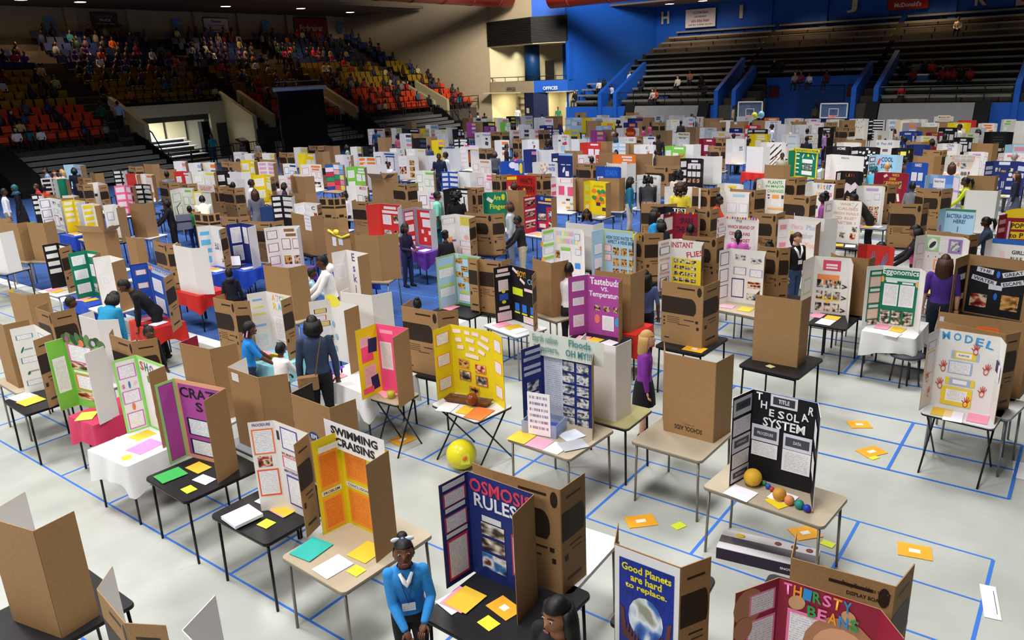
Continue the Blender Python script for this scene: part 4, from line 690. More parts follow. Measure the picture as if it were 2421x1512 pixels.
NAMES = {'P': 'paper_sheet', 'C': 'coloured_card', 'F': 'photograph', 'T': 'lettering', 'D': 'round_cutout', 'B': 'border_strip', 'H': 'hand_cutout', 'HD': 'header_card'}
INK = '3a2a1e'
def print_back(mb, w, h, t, back, side, rnd):
  """dark printing on the brown outer side of a panel (faces +y)"""
  y = t+.0012; m = plain('2e2219')
  R_ = lambda x0, z0, x1, z1: mb.quad([(x0*w, y, z0*h), (x0*w, y, z1*h), (x1*w, y, z1*h), (x1*w, y, z0*h)], m)
  if back == 'c':
    R_(-.46,.80,-.12,.96); R_(.06,.80,.46,.96); R_(-.46,.70,.46,.76); R_(-.2,.44,.2,.52); R_(-.46,.42,-.3,.45); R_(.3,.42,.46,.45); return
  # big dark patch, one end rounded
  r = .13; pts = [(-.5, .50), (-.5, .77)]
  x1 = .34 if side == 'C' else .44; zr = .135
  for i in range(9):
    a = PI/2-PI/2*i/8; pts.append((x1-r+r*math.cos(a), .77-zr+zr*math.sin(a)))
  pts += [(x1, .56), (x1-.05, .50)]
  mb.quad([(-x*w, y, z*h) for x, z in pts][::-1], m)
  if side == 'C':
    mb.quad([(-.41*w-.055*w*math.cos(2*PI*i/14), y, .89*h+.075*h*math.sin(2*PI*i/14)) for i in range(14)], m)
    R_(-.30,.905,.12,.93)
    for i in range(3): mb.quad([(.43*w-.022*w*math.cos(2*PI*j/8), y, (.42-.055*i)*h+.018*h*math.sin(2*PI*j/8)) for j in range(8)], m)
    for i in range(4): R_(.05,.44-.03*i,.36,.447-.03*i)
    R_(-.40,.385,-.33,.43); R_(-.3,.41,-.05,.425); R_(-.42,.28,-.36,.33); R_(-.2,.33,.1,.34); R_(.3,.08,.42,.1)
  else:
    R_(-.3,.42,.2,.435); R_(-.3,.37,.1,.38); R_(.25,.3,.4,.36); R_(-.3,.1,.3,.13); R_(-.3,.88,.3,.9)

def panel(name, side, w, h, front, back, rnd, parent, M, mb=None):
  t = .005
  own = mb is None
  if own: mb = MB()
  x0, x1 = {'C': (-w/2, w/2), 'L': (-w, 0), 'R': (0, w)}[side]
  bm = plain('e0dedd' if back == 'w' else ('k' if back == 'k' else ('b08a5c' if back == 'c' else 'p'))); fm = plain(front)
  q = MB()
  q.box((x0, 0, 0), (x1, t, h), bm)
  q.quad([(x0, -.0008, 0), (x1, -.0008, 0), (x1, -.0008, h), (x0, -.0008, h)], fm)
  if back in 'pc':
    o = MB(); print_back(o, w, h, t, back, side, rnd)
    for v in range(len(o.v)): o.v[v] = (o.v[v][0]+(x0+x1)/2, o.v[v][1], o.v[v][2])
    b = len(q.v); k = [q.mi(x) for x in o.mats]
    q.v += o.v; q.f += [[i+b for i in f] for f in o.f]; q.m += [k[i] for i in o.m]; q.sm += o.sm
  if own: return q.build(name, parent, M)
  b = len(mb.v); k = [mb.mi(x) for x in q.mats]
  mb.v += [tuple(M @ Vector(v)) for v in q.v]; mb.f += [[i+b for i in f] for f in q.f]; mb.m += [k[i] for i in q.m]; mb.sm += q.sm
  return mb

def board(row, target=None):
  x, y, zb, yaw, w, wl, wr, pl, pr, h, front, back, tmpl, title, label, group, lod = row
  rnd = random.Random(int(abs(x*977+y*331)*10))
  ML = tr(-w/2, 0, 0) @ rz(pl); MR = tr(w/2, 0, 0) @ rz(-pr)
  Ms = {'C': Matrix(), 'L': ML, 'R': MR}; Ws = {'C': w, 'L': wl, 'R': wr}
  if target is not None:                      # one of the many too small to tell apart
    G = tr(x, y, zb) @ rz(yaw)
    for s in 'CLR': panel('', s, Ws[s], h, front, back, rnd, None, G @ Ms[s], target)
    if tmpl != 'n':
      for i in range(3):
        m = plain(rnd.choice(['e8e4ec','d88a9a','8fb0d8','e0d060','3a3a44','e07a3a']))
        zc = .85-.25*i; target.box((-w*.4, -.003, (zc-.08)*h), (w*.4, -.001, (zc+.06)*h), m, M=G)
    return None
  if lod == 0:
    root = empty('display_board', (x, y, zb), yaw)
    par = {}
    for s, nm in (('C', 'centre_panel'), ('L', 'side_panel'), ('R', 'side_panel')): par[s] = (panel(nm, s, Ws[s], h, front, back, rnd, root, Ms[s]), Matrix())
  else:
    mb = MB()
    for s in 'CLR': panel('', s, Ws[s], h, front, back, rnd, None, Ms[s], mb)
    root = mb.build('display_board', None, tr(x, y, zb) @ rz(yaw))
    par = {s: (root, Ms[s]) for s in 'CLR'}
  tag(root, label, 'display board', group)
  items = SP[tmpl] if tmpl in SP else generic(tmpl, front, title, rnd, lod == 0)
  k = 0
  for p, kind, ix, iz, iw, ih, c, ex, ang in items:
    if p == 'R' and wr < .05: continue
    k += 1
    pw = Ws[p]; po, PM = par[p]
    cx = {'C': (ix-.5)*pw, 'L': (ix-1)*pw, 'R': ix*pw}[p]
    d = -.0016-.0004*k
    if kind == 'P':
      rows = max(4, int(ih*h/.016)); m = typed(c, '33333c', min(rows, 30))
      me = framed(m, plain(ex)) if ex else sheet_mesh(m)
    elif kind == 'F': me = framed(photo(c), plain(ex)) if ex else sheet_mesh(photo(c))
    elif kind == 'T': me = text_mesh(ex, plain(c), .022)
    elif kind == 'D': me = round_mesh(plain(c)); iw, ih = iw*2, ih*2
    elif kind == 'H': me = hand_mesh(plain(c))
    elif kind == 'B':
      me = border_mesh(pw, h, ex*pw if p == 'C' else ex*pw, plain(c))
      link(NAMES['B'], me, po, PM @ tr({'C': 0, 'L': -pw/2, 'R': pw/2}[p], d, 0)); continue
    elif kind == 'HD':
      me = sheet_mesh(plain(c)); d = -.03
      hd = put('header_card', me, po, cx, d, iz*h, iw*pw, ih*h, 0, PM)
      if ex:
        n = ex.split('\n')
        for i, ln in enumerate(n):
          put('lettering', text_mesh(ln, plain('221f26' if tmpl != 'giraf' else 'd89a8a'), .04), po, cx, d-.002, (iz+ih*(.5-(i+.5)/len(n))*.8)*h, iw*pw*(.78 if i == 0 else .66), ih*h*.8/len(n)*.78, 0, PM)
      continue
    else: me = sheet_mesh(plain(c))
    if kind == 'T' and any(q[1] == 'HD' for q in items) and iz > .9: d -= .031
    if kind in 'DC' and any(q[1] == 'HD' for q in items) and iz > .88: d -= .0305
    put(NAMES[kind], me, po, cx, d, iz*h, iw*pw, ih*h, ang, PM)
  # marks on the outer side
  cp, CM = par['C']; bk = CM @ tr(0, .0066, 0) @ rz(PI)
  B = lambda nm, me, X, Z, W, H, a=0: link(nm, me, cp, bk @ tr(X*w, 0, Z*h) @ Matrix.Rotation(a, 4, 'Y') @ Matrix.Diagonal((W*w, 1, H*h, 1)))
  if tmpl == 'wtag': B('paper_sheet', sheet_mesh(typed('w', rows=4)), -.28, .9, .22, .1)
  if tmpl == 'tag': B('coloured_card', sheet_mesh(typed('e8702a', 'a83a10', 4)), .06, .82, .24, .12); B('coloured_card', sheet_mesh(plain('c8ccd8')), -.46, .9, .05, .08)
  if tmpl == 'sheet': B('paper_sheet', sheet_mesh(typed('w', rows=5)), .3, .85, .3, .45)
  if tmpl == 'ytag': B('coloured_card', sheet_mesh(plain('e3cc1c')), -.1, .9, .6, .13)
  if tmpl == 'ribbon':
    rb = MB(); rb.tube([(-.5*w, .03, h*.98), (-.2*w, .05, h*.9), (.1*w, .05, h*.86), (.5*w, .03, h*.96)], .025, plain('e3d03a'), 8); rb.ball((-.15*w,.05,h*.96), (.09,.05,.06), plain('e3d03a'), 8, 6); rb.build('ribbon', cp, bk @ tr(0, -.05, 0))
    B('paper_sheet', sheet_mesh(typed('w', rows=6)), -.3, .74, .18, .2); B('paper_sheet', sheet_mesh(typed('cfe0ea', rows=6)), .02, .76, .2, .14)
  if tmpl == 'logo':
    B('emblem', round_mesh(plain('22438c')), 0, .58, .26, .11); q = B('lettering', text_mesh('EPI', plain('d8d2c4'), .04), 0, .58, .15, .05); q.location.y += .001
  if tmpl == 'school':
    B('lettering', text_mesh('SCHOOL AIDS', plain('2a211a'), .02), 0, .1, .56, .06, PI)
    B('lettering', text_mesh('BATON ROUGE LA', plain('5a4630'), .0), 0, .155, .24, .015, PI)
  if tmpl == 'idea':
    B('lettering', text_mesh('Bring Your Ideas to Life', plain('2a1f16'), .01), .24, .92, .46, .045)
    B('lettering', text_mesh('DISPLAY BOARDS', plain('2a1f16'), .03), .26, .86, .4, .03)
  if tmpl == 'poster':
    ps = B('poster', sheet_mesh(plain('e6e6ea')), 0, .5, .99, .98)
    yy = -.0022
    P2 = lambda nm, me, X, Z, W, H, e=0: link(nm, me, cp, bk @ tr(X*w, yy-e, Z*h) @ Matrix.Diagonal((W*w, 1, H*h, 1)))
    P2('poster_sheet', sheet_mesh(mat('night_blue', '2438a0', .4, 'noise', scale=9, amt=.5)), 0, .5, .84, .83)
    for i, (ln, W) in enumerate((('Good Planets', .76), ('are hard', .48), ('to replace.', .64))): P2('lettering', text_mesh(ln, plain('e6d832'), .03), 0, .855-.075*i, W, .062, .002)
    P2('lettering', text_mesh('Treat Kindly!', plain('e6d832'), .03), 0, .13, .74, .06, .002)
    em = mat('planet', None, .5, 'photo', cols=('2a4f9a', '4a78c0', 'e8eef4', '9a9a88')); P2('round_cutout', round_mesh(em), 0, .46, .54, .37, .002)
    for sx in (-1, 1):
      hb = MB(); sk = plain('6a3a34')
      hb.quad([(sx*.40*w,0,.52*h),(sx*.34*w,0,.5*h),(sx*.30*w,0,.33*h),(sx*.12*w,0,.24*h),(sx*.14*w,0,.2*h),(sx*.36*w,0,.27*h)], sk)
      for i in range(4): hb.quad([(sx*(.12+.05*i)*w,-.001,(.25+.012*i)*h),(sx*(.10+.05*i)*w,-.001,(.31+.02*i)*h),(sx*(.12+.05*i)*w,-.001,(.32+.02*i)*h),(sx*(.15+.05*i)*w,-.001,(.26+.012*i)*h)], sk)
      hb.build('hand_cutout', cp, bk @ tr(0, yy-.004, 0))
  if tmpl == 'flap':
    fb = MB(); k2 = plain('c8a070')
    fb.quad([(-w/2,0,h),(w/2,0,h),(w/2+.04,-.12,h+.16),(-w/2-.04,-.12,h+.16)], k2); fb.quad([(w/2,0,h),(w/2+.02,.3,h),(w/2+.2,.3,h+.12),(w/2+.18,0,h+.14)], k2)
    fb.build('top_flap', cp, bk)
  return root

# ------------------------------------------------------------------ tables
TM2 = {}
TCOL = {'black': ('1c1b1f', '141316'), 'beige': ('ada08c', '8a8378'), 'white': ('d6d6da', '8a8d94'), 'grey': ('80848c', '2a2a30'), 'maroonfar': ('1c1b1f', '141316'), 'green': ('9a9468', '1f1f24'), 'bluey': ('2f5fae', '15151a')}
CLOTH = {'red': 'c4271f', 'blue': '2348b4', 'purple': '6a3aa0', 'aqua': '8fcfdc', 'pinkc': 'c8345e', 'whitec': 'dcdcdf', 'navyc': '1f3fa8'}
def table(x, y, rot, w, d, kind, label, group, near, tray=0):
  zt = .73
  cloth = kind in CLOTH
  top, leg = TCOL.get(kind, ('9a8f80', '2a2a2e'))
  tm = mat('table_'+top, top, .45, 'noise', scale=80, amt=.1); lm = mat('leg_'+leg, leg, .35, None, metal=.6 if kind in ('beige', 'white') else .2)
  if tray: lm = mat('leg_black', '17171a', .4)
  key = (round(w, 2), round(d, 2), kind, near, tray)
  def top_mesh():
    q = MB(); q.rbox(-w/2, -d/2, w/2, d/2, zt-.028, zt, .05, tm); q.rbox(-w/2-.004, -d/2-.004, w/2+.004, d/2+.004, zt-.03, zt-.012, .054, lm); return q
  def legs():
    out = []
    for sx in (-1, 1):
      if tray:
        for sy in (-1, 1):
          q = MB(); q.tube([(sx*(w/2-.06), sy*(d/2-.05), zt-.03), (sx*(w/2-.06), -sy*(d/2+.02), .0)], .011, lm, 8); out.append(q)
      else:
        for sy in (-1, 1):
          q = MB(); X, Y = sx*(w/2-.05), sy*(d/2-.05)
          q.tube([(X, Y, zt-.03), (X*1.03, Y*1.03, 0)], .0135, lm, 8); out.append(q)
    if not tray:
      for sy in (-1, 1):
        q = MB(); q.tube([(-w/2+.06, sy*(d/2-.05), zt-.06), (w/2-.06, sy*(d/2-.05), zt-.06)], .007, lm, 6); out.append(q)
    return out
  if near:
    t = empty('card_table', (x, y, 0), rot, label, 'table', group)
    top_mesh().build('table_top', t)
    L = legs()
    for i, q in enumerate(L): q.build('leg' if i < 4 else 'apron_bar', t)
    if tray == 2: pass
  else:
    if key not in TM2:
      q = top_mesh()
      for l in legs():
        b = len(q.v); k = [q.mi(m) for m in l.mats]; q.v += l.v; q.f += [[i+b for i in f] for f in l.f]; q.m += [k[i] for i in l.m]; q.sm += l.sm
      TM2[key] = q.mesh('card_table')
    t = link('card_table', TM2[key], None, tr(x, y, 0) @ rz(rot)); tag(t, label, 'table', group)
  if cloth:
    ck = ('cloth',)+key
    if ck not in TM2:
      q = MB(); cm = mat('cloth_'+CLOTH[kind], CLOTH[kind], .5 if kind != 'whitec' else .4); n = 72; vs = []; W2, D2 = w/2+.006, d/2+.006
      per = 2*(w+d)
      def pt(u):
        u = u % per
        if u < w: return (-w/2+u, -d/2, 0, -1)
        u -= w
        if u < d: return (w/2, -d/2+u, 1, 0)
        u -= d
        if u < w: return (w/2-u, d/2, 0, 1)
        return (-w/2, d/2-(u-w), -1, 0)
      lev = [(0, 0), (.1, .02), (.2, .035), (.3, .05)]
      for i, (dz, o) in enumerate(lev):
        for k in range(n):
          X, Y, nx, ny = pt(per*k/n); a = k*2*PI*9/n
          corner = min(abs(abs(X)-w/2)+abs(abs(Y)-d/2), .2)/.2
          oo = .006+o*(.55+.45*math.sin(a)); drop = dz*(1.25-.35*corner+.1*math.sin(a*.5))
          ox = math.copysign(1, X)*(1-corner)*.5 if nx == 0 else nx; oy = math.copysign(1, Y)*(1-corner)*.5 if ny == 0 else ny
          vs.append((X+ox*oo, Y+oy*oo, zt+.006-drop))
      q.add(vs, [(i*n+k, i*n+(k+1) % n, (i+1)*n+(k+1) % n, (i+1)*n+k) for i in range(3) for k in range(n)], cm, True)
      q.add(vs[:n], [tuple(range(n))], cm)
      TM2[ck] = q.mesh('tablecloth')
    c = link('tablecloth', TM2[ck], None, tr(x, y, 0) @ rz(rot))
    nm = {'whitec': 'white', 'pinkc': 'hot pink', 'aqua': 'pale aqua', 'navyc': 'dark blue'}.get(kind, kind)
    tag(c, cap16(nm+' plastic tablecloth over '+label.replace('folding table', 'table')), 'tablecloth', group and 'tablecloths')
  return t
def cap16(s): return ' '.join(s.split()[:16])

def flat(name, x, y, z, w, h, rot, m, label, cat, group=None, t=.003):
  o = link(name, flat_mesh(m), None, tr(x, y, z) @ rz(rot) @ Matrix.Diagonal((w, h, t, 1)))
  return tag(o, label, cat, group)
# ------------------------------------------------------------------ the arena; a runs along the long stand, b along the short stand
E1 = Vector((math.sin(TH), -math.cos(TH), 0)); E2 = Vector((math.cos(TH), math.sin(TH), 0))
ROT = math.atan2(E1.y, E1.x)
G = Matrix.Rotation(ROT, 4, 'Z')
def AB(a, b, z=0): return G @ Vector((a, b, z))
class HB(MB):
  def build(s, name, parent=None, M=None, col=None): return link(name, s.mesh(name), parent, G if (M is None and parent is None) else M, col)
def struct(name, q):
  o = q.build(name); o['kind'] = 'structure'; return o
def thing(name, q, label, cat, group=None): return tag(q.build(name), label, cat, group)
def wall_poly(q, a0, b0, a1, b1, z0, z1, m, t=.15):
  """upright slab between two plan points"""
  d = Vector((a1-a0, b1-b0, 0)); n = Vector((-d.y, d.x, 0)).normalized()*t
  p = [(a0, b0), (a1, b1), (a1+n.x, b1+n.y), (a0+n.x, b0+n.y)]
  return q.add([(x, y, z0) for x, y in p]+[(x, y, z1) for x, y in p], [(0,3,2,1),(4,5,6,7),(0,1,5,4),(1,2,6,5),(2,3,7,6),(3,0,4,7)], m)

BEIGE = mat('paint_beige', 'a8977c', .7, 'noise', scale=3, amt=.08); CREAM = mat('paint_cream', 'cfc39c', .6); BLUE = mat('paint_blue', '1a56b8', .5, 'noise', scale=4, amt=.08)
CONC = mat('concrete_dark', '4a453e', .8, 'noise', scale=6, amt=.3); RAIL = mat('rail_black', '16140f', .4); ALU = mat('bench_metal', '8f908c', .4, None, metal=.3); BLK = mat('cloth_black', '0b0b0d', .9)
DARKB = mat('panel_black', '151210', .6)

def hall():
  # floor: glossy pale coating, blue carpet beyond the corner
  fm = bpy.data.materials.new('floor_coating'); fm.use_nodes = True; nt = fm.node_tree; b = nt.nodes['Principled BSDF']
  tc = nt.nodes.new('ShaderNodeTexCoord'); n = nt.nodes.new('ShaderNodeTexNoise'); n.inputs['Scale'].default_value = .9; n.inputs['Detail'].default_value = 6; n.inputs['Roughness'].default_value = .6
  rp = nt.nodes.new('ShaderNodeValToRGB'); rp.color_ramp.elements[0].position = .3; rp.color_ramp.elements[1].position = .7
  rp.color_ramp.elements[0].color = lin('a6a9a4'); rp.color_ramp.elements[1].color = lin('b8bbb7')
  nt.links.new(tc.outputs['Object'], n.inputs['Vector']); nt.links.new(n.outputs['Fac'], rp.inputs[0]); nt.links.new(rp.outputs[0], b.inputs['Base Color'])
  b.inputs['Roughness'].default_value = .22; b.inputs['Specular IOR Level'].default_value = .35
  q = HB(); q.box((-25, -30, -.2), (70, 60, 0), fm); struct('floor', q)
  q = HB(); cm = mat('carpet_blue', '31518f', .9, 'noise', scale=40, amt=.25); q.box((7.5, 9.6, 0), (43, 42.9, .006), cm); o = q.build('floor_carpet'); o['kind'] = 'structure'
  q = HB(); wm = plain('d8dce0'); q.box((7.25, 9.35, 0), (7.5, 42.9, .007), wm); q.box((7.5, 9.35, 0), (43, 9.6, .007), wm); o = q.build('floor_edging'); o['kind'] = 'structure'
  tape = mat('tape_blue', '3470cc', .5)
  q = HB(); h = .001
  for k in range(-3, 16):
    a0 = 7.575+2.7352*k; n = 5 if k > 0 else 8
    b1 = .25+1.192*(27 if k < 1 else 30)
    if a0 > 46: break
    for j in range(3): q.box((a0-.7287*j-.012, .25, .0), (a0-.7287*j+.012, b1, .008 if k > 0 else .0015), tape)
    for i in range(0, 28): 
      b_ = .25+1.192*i; q.box((a0-1.457, b_-.016, .0), (a0, b_+.016, .009 if k > 0 else .002), tape)
  o = q.build('floor_markings'); o['kind'] = 'structure'
  # long stand on the left
  q = HB()
  for i in range(16):
    z = 1.75+.4*i; b0 = 43+.8*i
    for a0, a1 in (((8, 23.3), (30.4, 52.4-.14*i)) if i < 4 else ((8, 52.4-.14*i),)): q.box((a0, b0, max(0, z-.9)), (a1, b0+.82, z), CONC)
  for s0 in (22.3, 31.1, 38.3, 48.0):
    for i in range(4):
      for j in range(2): q.box((s0-.55, 43+.8*i+.4*j, 0), (s0+.55, 43.42+.8*i+.4*j, 1.95+.4*i+.2*j-.2), CONC)
  struct('seating_terrace', q)
  q = HB(); q.box((5, 56.2, 6), (50.6, 56.5, 9.8), BEIGE)
  for a in (26.5, 30.7, 35.8, 39.6, 44.3, 48.5): q.box((a-.35, 55.9, 7.6), (a+.35, 56.25, 9.8), BEIGE)
  struct('wall_left', q)
  soffit = mat('soffit_dark', '6a5c50', .8)
  q = HB(); q.box((5, 47, 9.75), (51, 56.5, 9.95), soffit); struct('ceiling_left', q)
  q = HB(); q.box((56.5, -12, 8.97), (62, 33, 9.1), soffit); struct('ceiling_right', q)
  q = HB(); q.box((-25, -30, 14.5), (70, 60, 14.7), mat('roof_dark', '2a2826', .9)); struct('ceiling', q)
  q = HB(); q.box((-25.2, -30, 0), (-25, 60, 14.5), CONC); q.box((-25, -30.2, 0), (70, -30, 14.5), CONC); struct('wall_behind', q)
  # beige flank and blue flank either side of the offices corner
  q = HB(); wall_poly(q, 50.4, 56.4, 52.6, 41.5, 0, 14.5, BEIGE, .15); struct('wall_beige_flank', q)
  q = HB(); wall_poly(q, 52.2, 33.7, 61.6, 30.9, 0, 14.5, BLUE, .15); struct('wall_blue_flank', q)
  q = HB(); q.box((61.5, -14, 5), (61.8, 31, 14.5), BLUE)
  for b in (21.6, 17.6, 13.5, 9.4, 5.2): q.box((61.3, b-.25, 6.5), (61.55, b+.25, 9.4), BLUE)
  struct('wall_right', q)
  for bod, a, z in (('D', 25.13, 8.66), ('E', 34.05, 8.72), ('F', 41.8, 8.75), ('G', 49.6, 8.85)):
    letter(bod, AB(a, 55.88, z), .95, '2f7fd8', 0, 'blue section letter %s on the beige upper wall' % bod)
  for bod, b, z in (('H', 30.04, 8.1), ('I', 23.72, 8.08), ('J', 15.69, 7.9), ('K', 7.79, 7.75)):
    letter(bod, AB(61.25, b, z), .95, 'cfc4a0', 1, 'cream section letter %s on the blue upper wall' % bod)
  banner(AB(28.66, 55.8, 9.02), 1.75, .85, '40363a', 0, [('MISSISSIPPI', 'a85050', .25, .6, .16), ('TRUCK', 'c8bfc0', -.02, .5, .2), ('and trailer sales', 'b0a8ac', -.28, .7, .12)], 'dark framed sponsor banner between letters D and E')
  banner(AB(37.2, 55.8, 8.8), 2.1, 1.0, 'c8c0c8', 0, [('Coors', 'a83040', .3, .4, .2), ('medical center', '3a5a9a', .3, .3, .14), ('for your family', '5a5a6a', .0, .7, .12), ('hometown hospital', 'a83040', -.34, .8, .14)], 'white sponsor banner between letters E and F')
  banner(AB(46.35, 55.8, 8.75), 3.5, 1.55, '7a1418', 0, [('Budweiser', 'c8a0a0', .0, .7, .34)], 'red sponsor banner between letters F and G')
  banner(AB(61.2, 27.0, 7.86), 2.5, 1.35, 'd8d2d2', 1, [('CUSTOM SIGNS', '5a5a6a', .3, .5, .14), ('and banners', '5a5a6a', .1, .4, .12), ('601-936-9681', 'b03a3a', -.15, .6, .15), ('call for a free quote', '4a4a55', -.36, .8, .1)], 'white sponsor banner between letters H and I')
  banner(AB(61.2, 12.1, 7.75), 2.5, .75, 'a8201c', 1, [("McDonald's", 'e8e0e0', -.1, .66, .4)], 'red sponsor banner between letters J and K')
  banner(AB(61.2, 5.4, 7.55), .9, .9, 'c8b8b4', 1, [('L', '8a3030', .0, .4, .5)], 'pale sponsor banner after letter K at the frame edge')
  # round warm lights under the soffits
  wl = mat('lamp_warm', 'ffdcae', .5, 'emit', e=14)
  for i, (a, b, z) in enumerate(((21.9, 51.8, 9.74), (25.3, 51.8, 9.74), (34.9, 50.9, 9.74), (40.9, 50.2, 9.74), (58.6, 28.4, 8.95), (58.6, 25.7, 8.95), (47, 51.5, 9.74))):
    lab = ('ceiling light nearest the frame corner above letter D', 'second ceiling light just past letter D', 'ceiling light above the white sponsor banner near F', 'ceiling light above the red sponsor banner near G', 'ceiling light above letter H on the blue side', 'ceiling light above the white banner on the blue side', 'dark corner ceiling light past letter G')[i]
    t = HB(); t.tube([(a, b, z-.05), (a, b, z)], [.36, .40], mat('lamp_rim', '8a8278', .5), 20)
    t.add([(a+.33*math.cos(2*PI*k/20), b+.33*math.sin(2*PI*k/20), z-.052) for k in range(20)], [tuple(range(19, -1, -1))], wl)
    thing('ceiling_light', t, lab, 'ceiling light', 'round ceiling lights')
    if i != 6: spot(AB(a, b, z-.1), 900 if i < 4 else 900, (1, .62, .32), 2.3)
  for b in (18.5, 10.5, 2.5): spot(AB(58.8, b, 8.9), 900, (1, .62, .32), 2.3)
  # red air ducts
  rd = mat('duct_red', 'a8281c', .45)
  for nm, p0, p1, r, lab in (('air_duct', (14, 38.2, 9.85), (51.0, 38.2, 9.85), .72, 'long round red air duct ending left of the corner wall'), ('air_duct', (48.6, 32.6, 9.3), (48.6, 4, 9.3), .72, 'long round red air duct over the bleachers side')):
    t = HB(); p0 = Vector(p0); p1 = Vector(p1); d = (p1-p0)
    t.tube([p0, p1], r, rd, 24)
    o = thing(nm, t, lab, 'air duct')
    bands = int(d.length/3)
    for i in range(bands):
      t = HB(); c = p0+d*((i+.5)/bands); e = d.normalized()*.12
      t.tube([c-e, c+e], r+.02, plain('5a1812'), 24); t.build('duct_band', o, Matrix())
  tower(); stands_left(); stands_right(); extras()

def letter(s, p, size, col, side, label):
  a = ROT if side == 0 else ROT-PI/2
  o = link('wall_letter', text_mesh(s, plain(col), .03), None, Matrix.Translation(p) @ rz(a) @ Matrix.Diagonal((size*(.28 if s == 'I' else .72), 1, size, 1)))
  tag(o, label, 'letter', 'section letters on the walls')
def banner(p, w, h, col, side, lines, label):
  a = ROT if side == 0 else ROT-PI/2
  M = Matrix.Translation(p) @ rz(a)
  q = MB(); q.box((-w/2-.04, .0, -h/2-.04), (w/2+.04, .05, h/2+.04), plain('2a2420')); q.quad([(-w/2, -.004, -h/2), (w/2, -.004, -h/2), (w/2, -.004, h/2), (-w/2, -.004, h/2)], plain(col))
  o = q.build('sponsor_banner', None, M); tag(o, label, 'banner')
  for s, c, z, tw, th in lines: put('lettering', text_mesh(s, plain(c), .03), o, 0, -.012, z*h, tw*w, th*h)

def spot(p, e, c, size):
  l = bpy.data.lights.new('spot', 'SPOT'); l.energy = e; l.color = c; l.spot_size = size; l.spot_blend = .8; l.shadow_soft_size = .3
  o = bpy.data.objects.new('stand_lamp', l); COLL.objects.link(o); o.location = p; return o
def area(p, e, w, h, c=(1, 1, 1), spread=PI, rot=(0, 0, 0), rzv=0):
  l = bpy.data.lights.new('area', 'AREA'); l.shape = 'RECTANGLE'; l.size = w; l.size_y = h; l.energy = e; l.color = c; l.spread = spread
  o = bpy.data.objects.new('arena_or_fill_lamp', l); COLL.objects.link(o); o.location = p; o.rotation_euler = rot; return o

